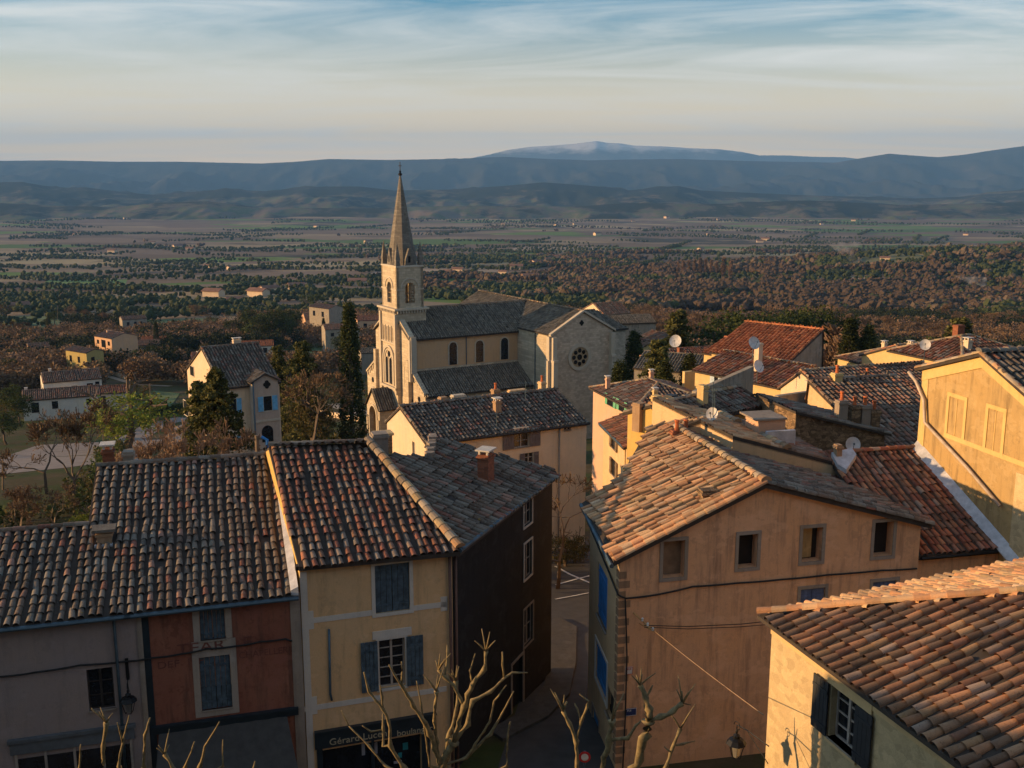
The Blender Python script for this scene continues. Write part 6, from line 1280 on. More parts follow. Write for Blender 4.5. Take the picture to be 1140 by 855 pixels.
        V, Fq = limb_arrays(segs, 4); out.append(('trunk', npmesh('trunk', V, Fq, M_BARK, org=z0, link=False))); V, Fq = leaf_cloud(np.array(C), 9, .0125, rng, .011, .8); out.append(('crown', npmesh('crown', V, Fq, L_CEDAR, org=z0, link=False)))
    elif kind == 'poplar':
        TW = .011
        segs = [(np.zeros(3), np.array([0, 0, 1.]), .016, .003)]; tw = []
        for i in range(120):
            z = rng.uniform(.12, .9); a = rng.uniform(0, 2 * pi); p = np.array([0, 0, z]); e = p + np.array([cos(a) * .09, sin(a) * .09, .2]) * rng.uniform(.5, 1) * (1.1 - z) ** .4; segs.append((p, e, .003, .001))
            for _ in range(8): v = np.array([cos(a) * .2, sin(a) * .2, 1]) + rng.normal(0, .3, 3); v *= rng.uniform(.03, .08) / np.linalg.norm(v); s = np.cross(v, rng.normal(0, 1, 3)); s *= TW / np.linalg.norm(s); c = p + (e - p) * rng.uniform(.3, 1); tw += [c - s, c + s, c + v + s * .5, c + v - s * .5]
        V, Fq = limb_arrays(segs, 3); out.append(('trunk', npmesh('trunk', V, Fq, M_BARKP, org=z0, link=False))); V = np.array(tw); out.append(('crown', npmesh('crown', V, np.arange(len(V)).reshape(-1, 4), L_TWIGP, org=z0, link=False)))
    TPL[key] = out; return out
M_BARKP = plain('pale_bark', (0.24, 0.17, 0.11), 0.9, var=0.3)
RT = np.random.default_rng(5)
def tree(kind, loc, h, label, wide=1.0, group=None, name=None, var=None, cat='tree'):
    v = int(RT.integers(0, 3)) if var is None else var
    nm = name or {'bare': 'bare_tree', 'pale': 'bare_tree', 'round': 'evergreen_tree', 'pine': 'umbrella_pine', 'lime': 'shrub', 'olive': 'shrub', 'blossom': 'blossom_tree', 'cypress': 'cypress_tree', 'cedar': 'cedar_tree', 'fir': 'fir_tree', 'poplar': 'poplar_tree'}[kind]
    o = thing(nm, loc, label, cat, group); o.scale = (h * wide, h * wide, h); o.rotation_euler = (0, 0, float(RT.uniform(0, 6.28)))
    for pn, me in template(kind, v):
        c = bpy.data.objects.new(pn, me); S.collection.objects.link(c); c.parent = o
    return o
def tree_px(kind, px, ytop, Y, label, ybase=None, **k):
    """a tree whose tip shows at (px, ytop); its foot stands on the land at distance Y, or where (px, ybase) meets the land"""
    if ybase: Y = ground(px, ybase).y
    T = PY(px, ytop, Y); z = tz(T.x, Y); return tree(kind, (T.x, Y, z - .15), T.z - z + .15, label, **k)
def trees():
    # garden and church surroundings
    tree_px('cypress', 388, 341, 150, 'tallest cypress, dark spire in front of the church facade', wide=1.05, var=0)
    tree_px('cedar', 240, 408, 92, 'big blue green cedar in front of the villa with sky blue shutters', wide=1.05, var=0)
    tree_px('cedar', 222, 423, 94, 'smaller cedar leaning into the left flank of the big cedar', wide=1.1, var=1)
    for i, (px, yt, Y, k, w) in enumerate([(336, 378, 150, 'cedar', .9), (345, 410, 146, 'olive', .8), (309, 383, 158, 'cedar', .75), (345, 420, 140, 'bare', 1.0)]):
        tree_px(k, px, yt, Y, ['loose conifer between the villa and the tallest cypress', 'olive green shrub between the loose conifers beside the villa', 'slim conifer just behind the roof of the villa', 'low bare tree under the loose conifers beside the villa'][i], wide=w)
    for i, (px, yt, Y, k, w, lb) in enumerate([(45, 468, 100, 'bare', 1.3, 'wide bare tree on the parking ground, leftmost of the bare garden trees'), (78, 462, 92, 'bare', 1.2, 'tallest bare garden tree, its forked trunk clear against the parking ground'),
            (60, 540, 78, 'pale', 1.3, 'low pale bare tree above the ridge of the pink house'), (20, 545, 76, 'pale', 1.3, 'low pale bare tree at the very edge above the pink house'), (170, 486, 76, 'pale', 1.15, 'upright pale bare tree behind the grey roof, next to the curved road'),
            (212, 482, 74, 'pale', 1.1, 'thin pale bare tree rising straight over the roof ridge'), (150, 498, 80, 'pale', 1.1, 'small pale bare tree at the bend of the curved road'),
            (268, 478, 80, 'pale', .9, 'thin bare tree at the right foot of the big cedar')]):
        tree_px(k, px, yt, Y, lb, wide=w * .72)
    for px, yt, Y, lb in ((134, 405, 175, 'bright yellow green shrub below the peach house'), (103, 553, 78, 'small yellow green bush beside the brown chimney'), (437, 487, 62, 'yellow green bush behind the roof ridge next to the church steps'), (262, 556, 79, 'low green bush in the garden hollow')):
        tree_px('lime' if 'yellow' in lb else 'olive', px, yt, Y, lb, wide=1.3, cat='shrub')
    # gardens below the white houses
    rows = [(5, 425, 462, 'round'), (20, 437, 475, 'round'), (3, 455, 495, 'round'), (60, 403, 428, 'bare'), (20, 405, 432, 'bare'), (48, 395, 418, 'bare'), (10, 398, 425, 'round'), (150, 388, 408, 'round'), (162, 392, 412, 'round'), (120, 392, 412, 'round'), (170, 383, 404, 'round'), (183, 388, 412, 'bare'), (192, 386, 410, 'bare'), (176, 400, 420, 'olive'), (60, 345, 362, 'round'), (53, 350, 366, 'fir'), (75, 342, 362, 'pale'), (90, 345, 362, 'bare'), (110, 348, 366, 'bare'),
            (5, 340, 360, 'bare'), (22, 358, 378, 'bare'), (30, 365, 384, 'round'), (145, 418, 440, 'olive'), (160, 422, 445, 'olive'), (110, 440, 462, 'olive'), (140, 446, 470, 'bare'), (100, 455, 475, 'olive'), (215, 340, 362, 'bare'), (235, 345, 365, 'olive'), (200, 372, 392, 'olive'), (228, 376, 396, 'olive'), (292, 385, 408, 'olive'), (318, 388, 412, 'olive'), (380, 372, 398, 'round'), (368, 385, 405, 'olive'), (330, 400, 425, 'olive'), (395, 398, 425, 'bare'), (350, 440, 470, 'bare'), (330, 450, 480, 'bare')]
    nmz = {'round': 'dark evergreen', 'bare': 'brown bare tree', 'olive': 'olive green shrub', 'fir': 'narrow fir', 'pale': 'pale bare tree'}
    near = lambda px, py: ('above the pink house ridge' if py > 480 else 'among the white houses of the lower gardens' if px < 180 and py > 400 else 'around the peach house and its barn' if px < 200 else 'in the gardens behind the villa' if px < 330 else 'between the cypress and the stone cottages')
    for px, yt, yb, k in rows: tree_px(k, px, yt, 0, '%s %s' % (nmz[k], near(px, yb)), ybase=yb, wide=1.25 if k != 'bare' else 1.1, group='%ss %s' % (nmz[k], near(px, yb)), cat='shrub' if k == 'olive' else 'tree')
    # blossom
    for px, yt, yb in ((243, 394, 412), (262, 392, 411), (276, 395, 412), (234, 399, 413)): tree_px('blossom', px, yt, 0, 'pink blossom tree along the pink roofed houses', ybase=yb, wide=1.2, group='pink blossom trees by the pink roofed houses')
    # dark pines left of the church and over the garden
    for px, yt, yb, k, w in ((268, 340, 385, 'round', 1.1), (285, 345, 388, 'round', 1.1), (300, 341, 388, 'round', 1.15), (316, 348, 388, 'round', 1.0), (322, 341, 385, 'round', 1.0)): tree_px(k, px, yt, 0, 'big dark evergreen in the clump left of the stone cottages', ybase=yb, wide=w, group='big dark evergreens in a clump')
    tree_px('pine', 350, 327, 0, 'rounded dark pine standing alone above the stone cottages', ybase=350, wide=1.3)
    for px, yt, yb, lb in ((173, 359, 391, 'slender cypress right of the peach house'), (154, 374, 388, 'short cypress by the open barn'), (218, 368, 386, 'small cypress before the meadow pool'), (360, 355, 385, 'cypress between two stone cottages'), (184, 446, 480, 'thin young cypress at the bend of the curved road')):
        tree_px('cypress', px, yt, 0, lb, ybase=yb, wide=1.25)
    # right side
    tree_px('cedar', 733, 376, 130, 'broad green cedar directly in front of the dull red roof', wide=1.0, var=2); tree_px('fir', 756, 344, 165, 'tall dark fir standing highest right of the church', wide=1.25, var=0)
    tree_px('pine', 834, 342, 200, 'wide umbrella pine with dense rounded crown', wide=1.15); tree_px('pine', 887, 341, 215, 'two toned pine above the orange roof', wide=.8); tree_px('pine', 914, 338, 220, 'small pine right of the one above the orange roof', wide=.8)
    tree_px('fir', 1070, 352, 150, 'full green conifer behind the golden house', wide=1.7, var=1); tree_px('round', 1040, 366, 158, 'dark leafy tree left of the full green conifer', wide=1.3); tree_px('round', 1095, 368, 158, 'dark leafy tree right of the full green conifer', wide=1.3)
    for px, yt, Y, lb in ((948, 358, 135, 'dark cypress, left one of two behind the terraces'), (967, 365, 135, 'dark cypress, right one of two behind the terraces'), (690, 405, 118, 'stubby cypress beside the transept buttress'), (768, 398, 112, 'small clipped cypress by the lit garden wall'), (707, 372, 180, 'little cypress in front of the lean-to cottage'), (741, 405, 112, 'low clipped cypress under the broad cedar')): tree_px('cypress', px, yt, Y, lb, wide=1.6)
    for px, yt, Y in ((931, 362, 150), (940, 372, 140)): tree_px('poplar', px, yt, Y, 'tawny leafless poplar left of the two dark cypresses', wide=1.8, group='tawny poplars by the cypresses')
    # belt of bare trees behind the roofs on the right
    n = 0
    for i in range(64):
        px = 690 + 460 * RT.random(); yb = 362 + 32 * RT.random(); g = ground(px, yb)
        if g.y < 120: continue
        tree('bare' if RT.random() < .8 else 'pale', g - Vector((0, 0, .3)), float(RT.uniform(9, 14)), 'brown bare tree in the belt behind the terraced roofs', wide=1.15, group='brown bare trees in the belt behind the roofs')
    for px, yt, yb in [(755 + i * 6.2, 287 + abs(i - 4) * 1.2, 307) for i in range(8)] + [(806, 286, 312), (814, 290, 313)]: tree_px('poplar', px, yt, 0, 'pale poplar in the row standing in the wooded plain', ybase=yb, wide=1.5, group='row of pale poplars in the plain')
trees()

# far woods: one mass of small crowns following the land
def mass(name, mat, pts, hts, nq, rng, flat=.8, kind='stuff'):
    """pts (n,3) feet, hts heights; each crown nq quads"""
    n = len(pts); D = rng.normal(0, 1, (n, nq, 3)); D /= np.linalg.norm(D, axis=2)[:, :, None]; D *= rng.uniform(.55, 1.0, (n, nq, 1))
    H = hts[:, None, None]; C = pts[:, None, :] + D * H * np.array([.42, .42, .40]) + np.array([0, 0, .55]) * H; C = C.reshape(-1, 3); s = np.repeat(hts, nq)[:, None] * (1.25 / math.sqrt(nq)) * rng.uniform(.5, 1.3, (n * nq, 1)) * .5
    a = rng.normal(0, 1, (n * nq, 3)); a /= np.linalg.norm(a, axis=1)[:, None]; b = np.cross(a, rng.normal(0, 1, (n * nq, 3))); b /= np.linalg.norm(b, axis=1)[:, None]
    V = np.stack([C - a * s, C - b * s * .8, C + a * s, C + b * s * .8], 1).reshape(-1, 3); o = npmesh(name, V, np.arange(len(V)).reshape(-1, 4), mat); o['kind'] = kind; return o
CLEAR = [(38, 309, 142, 321), (150, 353, 248, 369), (405, 296, 570, 306), (560, 273, 670, 281), (895, 304, 990, 318), (950, 281, 1035, 297), (780, 306, 850, 316), (700, 292, 745, 299), (1050, 318, 1130, 326), (30, 324, 66, 332), (230, 268, 330, 276), (120, 285, 230, 291), (0, 352, 72, 376), (-40, 470, 108, 532), (136, 448, 240, 506), (112, 428, 205, 462)]
L_WOOD = leafmat('brown_wood_crowns', [(0.062, 0.043, 0.030), (0.070, 0.048, 0.032), (0.082, 0.055, 0.035)], 0.0)
L_WOODP = leafmat('pale_wood_crowns', [(0.085, 0.064, 0.044), (0.12, 0.085, 0.055)], 0.0)
L_WOODG = leafmat('green_wood_crowns', [(0.022, 0.032, 0.013), (0.036, 0.046, 0.016), (0.05, 0.056, 0.02)], 0.0)
_IP = (1 + 5 ** .5) / 2
_IV = np.array([(-1, _IP, 0), (1, _IP, 0), (-1, -_IP, 0), (1, -_IP, 0), (0, -1, _IP), (0, 1, _IP), (0, -1, -_IP), (0, 1, -_IP), (_IP, 0, -1), (_IP, 0, 1), (-_IP, 0, -1), (-_IP, 0, 1)]) / math.sqrt(1 + _IP * _IP)
_IF = np.array([(0, 11, 5), (0, 5, 1), (0, 1, 7), (0, 7, 10), (0, 10, 11), (1, 5, 9), (5, 11, 4), (11, 10, 2), (10, 7, 6), (7, 1, 8), (3, 9, 4), (3, 4, 2), (3, 2, 6), (3, 6, 8), (3, 8, 9), (4, 9, 5), (2, 4, 11), (6, 2, 10), (8, 6, 7), (9, 8, 1)])
def blobs(name, mat, pts, hts, rng, per=3):
    """each crown a few small uneven rounded lumps"""
    P = np.repeat(pts, per, 0); h = np.repeat(hts, per); n = len(P); P = P + np.stack([rng.normal(0, .26, n) * h, rng.normal(0, .26, n) * h, h * rng.uniform(.3, .72, n)], 1)
    r = h * rng.uniform(.20, .44, n); V = P[:, None, :] + _IV[None] * r[:, None, None] * rng.uniform(.6, 1.35, (n, 12, 1)) * np.array([1, 1, 1.05]); Fq = (np.arange(n)[:, None, None] * 12 + _IF[None]).reshape(-1, 3)
    o = npmesh(name, V.reshape(-1, 3), Fq, mat); o['kind'] = 'stuff'; return o
def woods():
    rng = np.random.default_rng(21)
    def scatter(n, r0, r1, az0=-31, az1=31): r = np.exp(rng.uniform(math.log(r0), math.log(r1), n)); a = np.radians(rng.uniform(az0, az1, n)); return r * np.sin(a), r * np.cos(a), r
    # bare woods
    def opened(x, y, z):
        """true where a meadow or path must stay clear"""
        zz = z - CAMH; d = y * CP - zz * SP; px = 570 + F * x / d; py = 427.5 - F * (y * SP + zz * CP) / d; k = np.zeros(len(x), bool)
        for x0, y0, x1, y1 in CLEAR: k |= (px > x0) & (px < x1) & (py > y0) & (py < y1)
        return k
    x, y, r = scatter(60000, 250, 6000); az = np.degrees(np.arctan2(x, y)); z = terr(x, y)
    big = fbm(x / 520, y / 420, 141, 3); dens = fbm(x / 150, y / 110, 41, 4) * .6 + big * .55
    side = np.clip((az + 5) / 10, -1, 1)
    th = np.interp(r, [250, 600, 1000, 1500, 2300, 3200, 6000], [.46, .50, .58, .63, .68, .71, .73]) - .13 * side * (r < 2600) - np.where(side < 0, .16, 0) * (r < 760) + np.where(side < 0, .05, 0) * (r >= 760)
    keep = (dens > th) & ~opened(x, y, z) & ~((az < -14) & (r < 300)) & ~((r < 330) & (az < 3)) & (r > 260)
    for cx_, cy_, rad in HOUSE_SPOTS:
        q = 1 - 13 / math.hypot(cx_, cy_)
        keep &= (np.hypot(x - cx_, y - cy_) > 13) & (np.hypot(x - cx_ * q, y - cy_ * q) > 12)
    x, y, z, r, az = x[keep], y[keep], z[keep], r[keep], az[keep]; h = rng.uniform(5, 9.5, len(x)) * np.where(r > 1500, 1.2, 1); m = fbm(x / 170, y / 130, 77, 3) + rng.normal(0, .03, len(x)) - .01
    A = np.stack([x, y, z], 1)
    for nm, mat, mb, sel in (('bare_wood', L_TWIG, L_WOOD, (m < .49)), ('pale_bare_wood', L_TWIGP, L_WOODP, (m >= .49) & (m < .54)), ('evergreen_wood', L_FARG, L_WOODG, m >= .54)):
        s3 = sel & (r >= 800); blobs('far_' + nm, mb, A[s3], h[s3] * 1.1, rng, 5)
        for tag_, s2, nq in (('near', sel & (r < 1100), 150),):
            if s2.sum(): mass('%s_%s' % (tag_, nm) if tag_ != 'near' else nm, mat, np.stack([x, y, z], 1)[s2], h[s2] * (1.0 if nm != 'evergreen_wood' else 1.1), nq, rng)
    # hedges and wind breaks between the fields: long dark strips of small crowns
    P = []; H = []
    for i in range(330):
        rr = math.exp(rng.uniform(math.log(800), math.log(6500))); a = math.radians(rng.uniform(-32, 32)); cx, cy = rr * sin(a), rr * cos(a); L = rng.uniform(60, 320) * (1 + rr / 5000); th = radians(-24 + (0 if rng.random() < .75 else 90) + rng.normal(0, 5)); k = max(6, int(L / (5 + rr / 500)))
        t = np.linspace(-L / 2, L / 2, k); X = cx + t * cos(th) + rng.normal(0, 1, k); Y = cy + t * sin(th) + rng.normal(0, 1, k); P.append(np.stack([X, Y, terr(X, Y)], 1)); H.append(rng.uniform(5, 8, k) * (1 + rr / 9000))
    blobs('hedgerows', L_WOODG, np.concatenate(P), np.concatenate(H), rng, 3)
    # scrub under the near trees and on the banks
    x, y, r = scatter(19000, 62, 640, -29, 29); az = np.degrees(np.arctan2(x, y)); d = fbm(x / 26, y / 26, 61, 3) - .5 * opened(x, y, terr(x, y)) - .06 * (r > 330); hx, hy = x, y
    keep = (d > .45) & ~((x > 0) & (r < 135)) & ~((x > -38) & (r < 62)) & ~((x > -24) & (x < 40) & (r < 230))
    for cx_, cy_, rad in HOUSE_SPOTS: keep &= np.hypot(x - cx_, y - cy_) > rad
    x, y, r = x[keep], y[keep], r[keep]; k = len(x); m = fbm(x / 12, y / 12, 91, 2) + rng.normal(0, .12, k); z = terr(x, y); h = rng.uniform(.6, 1.9, k) * (1 + r / 400); A = np.stack([x, y, z], 1)
    mass('scrub', L_OLIVE, A[m < .42], h[m < .42], 40, rng); mass('evergreen_scrub', L_DARK, A[(m >= .42) & (m < .56)], h[(m >= .42) & (m < .56)], 40, rng); mass('bramble', L_TWIG, A[m >= .56], h[m >= .56], 40, rng)
HOUSE_SPOTS = [(o.location.x, o.location.y, 7.0) for o in S.objects if o.get('category') in ('house', 'shed')]
woods()

# ================================================================== GARDENS, ROADS
def ribbon(name, pts, w, mat, lift=.03, kind='structure', sub=8):
    P = []; n = len(pts)
    for i in range(n - 1):
        for k in range(sub): P.append(pts[i].lerp(pts[i + 1], k / sub))
    P.append(pts[-1]); b = MB(); rows = []
    for i, p in enumerate(P):
        t = P[min(i + 1, len(P) - 1)] - P[max(i - 1, 0)]; t.z = 0; t.normalize(); s = Vector((-t.y, t.x, 0)); row = []
        for u in (-.5, -.25, 0, .25, .5): q = p + s * w * u; row.append((q.x, q.y, tz(q.x, q.y) + lift))
        rows.append(row)
    for r0, r1 in zip(rows[:-1], rows[1:]):
        for j in range(4): b.quad(r0[j], r0[j + 1], r1[j + 1], r1[j])
    o = b.build(name, mat); 
    if kind: o['kind'] = kind
    return o
def grounds():
    G = ground
    ribbon('lane', [Vector((-1, 14, 0)), Vector((1.4, 28, 0)), Vector((2.2, 36, 0)), Vector((3.6, 46, 0)), Vector((4.5, 58, 0)), Vector((3, 74, 0)), Vector((-4, 92, 0))], 5.4, M_ROAD, .02)
    ribbon('road', [Vector((-20, 66, 0)), Vector((0, 65, 0)), Vector((8, 64, 0)), Vector((14, 66, 0))], 6.5, M_ROAD, .03)
    ribbon('road_marking', [G(618, 631), G(634, 640), G(662, 652)], .18, M_PAINT, .06); ribbon('road_marking', [G(619, 652), G(640, 646), G(664, 640)], .16, M_PAINT, .06); ribbon('road_marking', [G(618, 668), G(640, 664), G(660, 660)], .12, M_PAINT, .06)
    b = MB(); pts = [G(623, 690), G(642, 700), G(641, 740), G(634, 775), G(610, 800), G(560, 826)]; inn = [G(616, 690), G(612, 700), G(610, 740), G(606, 765), G(590, 790), G(545, 815)]
    for (a, c, d, e) in zip(pts[:-1], pts[1:], inn[1:], inn[:-1]): b.prism([V3(q, q.z - .2) for q in (a, c, d, e)], [V3(q, q.z + .14) for q in (a, c, d, e)])
    o = b.build('pavement', M_PAVE); o['kind'] = 'structure'
    b = MB(); n = 16; b.prism([Vector((-30, 8, -.02)), Vector((26, 8, -.02)), Vector((26, 34.8, -.02)), Vector((-30, 34.8, -.02))], [Vector((-30, 8, .012)), Vector((26, 8, .012)), Vector((26, 34.8, .012)), Vector((-30, 34.8, .012))]); o = b.build('square', M_ROAD); o['kind'] = 'structure'
    # curved road and parking ground on the left
    ribbon('curved_road', [G(232, 505), G(195, 492), G(205, 478), G(222, 470), G(200, 466), G(172, 474), G(148, 488), G(132, 505), G(128, 530)], 5.5, M_ROADL, .05)
    ribbon('parking_ground', [G(-40, 525), G(30, 518), G(80, 508), G(118, 492)], 24, M_ROADL, .04)
    for pts, w in (([G(255, 417), G(300, 420), G(360, 418)], 2.5), ([G(92, 410), G(150, 428), G(190, 430)], 2.2), ([G(95, 385), G(60, 395), G(38, 404)], 2.5), ([G(330, 455), G(370, 450), G(410, 462)], 5), ([G(50, 372), G(90, 365), G(104, 360)], 2.5)): ribbon('path', pts, w, M_PATH, .06)
    # lawns and meadows
    def patch(name, cs, mat, lift=.08):
        c = [G(*q) for q in cs]; b = MB(); N_ = 14
        g = lambda u, v: c[0].lerp(c[1], u).lerp(c[3].lerp(c[2], u), v)
        for i in range(N_):
            for j in range(N_):
                q = [g(i / N_, j / N_), g((i + 1) / N_, j / N_), g((i + 1) / N_, (j + 1) / N_), g(i / N_, (j + 1) / N_)]; b.quad(*[(p.x, p.y, tz(p.x, p.y) + lift) for p in q])
        o = b.build(name, mat); o['kind'] = 'structure'; return o
    patch('meadow', [(150, 368), (245, 368), (240, 354), (160, 356)], M_LAWN); patch('meadow', [(40, 322), (138, 320), (142, 311), (52, 312)], M_LAWNB); patch('lawn', [(115, 452), (185, 460), (200, 438), (135, 432)], M_LAWN); patch('lawn', [(300, 400), (370, 400), (375, 386), (320, 386)], M_LAWN); patch('vineyard_slope', [(0, 375), (60, 372), (70, 352), (0, 352)], M_LAWN)
    patch('pond', [(33, 330), (62, 330), (64, 325.5), (36, 325.5)], M_WATER, .15); patch('meadow', [(410, 305), (560, 303), (560, 298), (430, 299)], M_FIELDB, .3); patch('meadow', [(565, 280), (665, 279), (660, 274.5), (575, 275)], M_FIELDB, .5); patch('meadow', [(900, 316), (985, 316), (970, 307), (905, 307)], M_FIELDB, .3); patch('meadow', [(960, 294), (1030, 296), (1026, 284), (955, 284)], M_FIELDG, .3)
    # swimming pool cover
    q = G(195, 363); b = MB(); b.lathe((q.x, q.y, q.z + .1), [(9, 0), (9, .25), (8.6, .3), (.1, .34)], 24)
    b.v = [(q.x + (v[0] - q.x) * 1.5, v[1], v[2]) for v in b.v]; tag(b.build('swimming_pool', M_POOL), 'covered pale blue swimming pool in the meadow', 'pool')
    # dark clipped hedge under the white houses
    rng = np.random.default_rng(3); pts = [G(120, 470), G(150, 458), G(175, 452), G(60, 465)]; 
    for nm, p in (('clipped_hedge', [G(70, 466), G(110, 452), G(158, 446)]), ('clipped_hedge', [G(160, 474), G(172, 462), G(235, 455)]), ('clipped_hedge', [G(130, 500), G(120, 520), G(112, 545)])):
        C = []
        for a, c in zip(p[:-1], p[1:]):
            for u in np.arange(0, 1, .05):
                q = a.lerp(c, u); C.append([q.x, q.y, tz(q.x, q.y) + 1.0])
        V, Fq = leaf_cloud(np.array(C), 220, .16, rng, .55, .9); o = npmesh(nm, V, Fq, L_DARK); tag(o, ['long dark clipped hedge below the white wing', 'dark hedge bordering the lawn beside the villa', 'green hedge along the outside of the curved road'][len([1 for x in S.objects if x.name.startswith('clipped_hedge')]) - 1], 'hedge')
    # retaining walls
    for i, (a, c, h, lb) in enumerate([(G(250, 421), G(345, 423), 1.3, 'pale low garden wall behind the villa'), (G(96, 407), G(145, 424), 1.2, 'lit dry stone wall by the square olive yellow house'), (G(300, 452), G(400, 470), 1.2, 'low stone wall of the church forecourt')]):
        b = MB(); N_ = 10
        for k in range(N_):
            p, q = a.lerp(c, k / N_), a.lerp(c, (k + 1) / N_ - .002); d = (q - p); d.z = 0; d.normalize(); s = Vector((-d.y, d.x, 0)) * .3; zp, zq = tz(p.x, p.y), tz(q.x, q.y)
            b.prism([V3(p, zp - .5), V3(q, zq - .5), V3(q + s, zq - .5), V3(p + s, zp - .5)], [V3(p, zp + h), V3(q, zq + h), V3(q + s, zq + h), V3(p + s, zp + h)])
        tag(b.build('garden_wall', M_CREAM), lb, 'wall')
    A = PY(762, 425, 95); f = Face(A, 22, 10); b = MB(); z1 = PY(780, 414, 95).z; f.slab(b, 0, 6.5, -8, z1, 0, -.4); tag(b.build('garden_wall', M_CREAM2), 'sunlit cream garden wall left of the wide cream house', 'wall')
    # distant farmhouses in the plain, small in the photo
    rng = random.Random(4); spots = [(82, 262), (88, 261), (170, 271), (198, 276), (212, 279), (125, 281), (232, 298), (258, 300), (410, 271), (238, 330), (262, 338), (300, 326), (288, 330), (330, 322), (510, 303), (500, 306), (612, 292), (620, 288), (590, 312), (598, 295), (735, 308), (860, 225), (858, 228), (870, 227), (800, 245), (790, 262), (846, 270), (852, 268), (950, 246), (1000, 232), (1022, 236), (1050, 232), (1085, 237), (1108, 230), (1122, 238), (690, 236), (705, 247), (640, 250), (742, 243), (620, 252), (560, 250), (665, 262), (780, 279), (20, 346), (45, 233), (60, 236), (140, 244), (352, 253), (560, 305), (575, 300), (640, 297), (398, 318), (1075, 262), (985, 290), (905, 235), (915, 250), (1040, 222), (1130, 226), (950, 218), (980, 224)]
    proto = None
    for i, (px, py) in enumerate(spots):
        g = G(px, py)
        if proto is None:
            proto = thing('distant_farmhouse', (0, 0, 0), 'distant pale farmhouse dotted in the plain', 'house', 'distant farmhouses in the plain')
            b = MB(); b.prism([(-.5, -.3, -.3), (.5, -.3, -.3), (.5, .3, -.3), (-.5, .3, -.3)], [(-.5, -.3, .38), (.5, -.3, .38), (.5, .3, .38), (-.5, .3, .38)]); b.add([(-.5, -.3, .38), (-.5, .3, .38), (-.5, 0, .52)], [(0, 1, 2)]); b.add([(.5, -.3, .38), (.5, .3, .38), (.5, 0, .52)], [(0, 1, 2)]); wl = b.build('wall', M_CREAM, proto)
            b = MB(); b.prism([(-.55, -.36, .36), (.55, -.36, .36), (.55, 0, .53), (-.55, 0, .53)], [(-.55, -.36, .40), (.55, -.36, .40), (.55, 0, .57), (-.55, 0, .57)]); b.prism([(-.55, 0, .53), (.55, 0, .53), (.55, .36, .36), (-.55, .36, .36)], [(-.55, 0, .57), (.55, 0, .57), (.55, .36, .40), (-.55, .36, .40)]); b.build('roof', M_FARROOF, proto); o = proto; kids = [c for c in proto.children]
            kids = [x for x in S.objects if x.parent == proto]
        else:
            o = proto.copy(); S.collection.objects.link(o)
            for c in kids: d = c.copy(); S.collection.objects.link(d); d.parent = o
        s = rng.uniform(11, 19) * (1 + g.y / 9000); o.location = g; o.scale = (s, s, s * .8); o.rotation_euler = (0, 0, rng.uniform(-.6, .9))
M_ROADL = plain('pale_worn_road', (0.20, 0.165, 0.15), 0.9, scale=.4)
M_PATH = plain('gravel_path', (0.30, 0.24, 0.18), 0.9, scale=.6)
M_LAWN = plain('lawn_grass', (0.075, 0.115, 0.03), 0.9, var=.5, scale=.25)
M_LAWNB = plain('bright_meadow', (0.09, 0.19, 0.035), 0.9, var=.3, scale=.05)
M_FIELDB = plain('bare_pale_field', (0.30, 0.22, 0.15), 0.95, var=.25, scale=.03)
M_FIELDG = plain('dull_green_field', (0.12, 0.12, 0.05), 0.95, var=.25, scale=.03)
M_WATER = plain('pond_water', (0.40, 0.42, 0.45), 0.15)
M_POOL = plain('pool_cover', (0.35, 0.45, 0.55), 0.4)
M_FARROOF = plain('far_roof', (0.22, 0.11, 0.07), 0.9)
grounds()

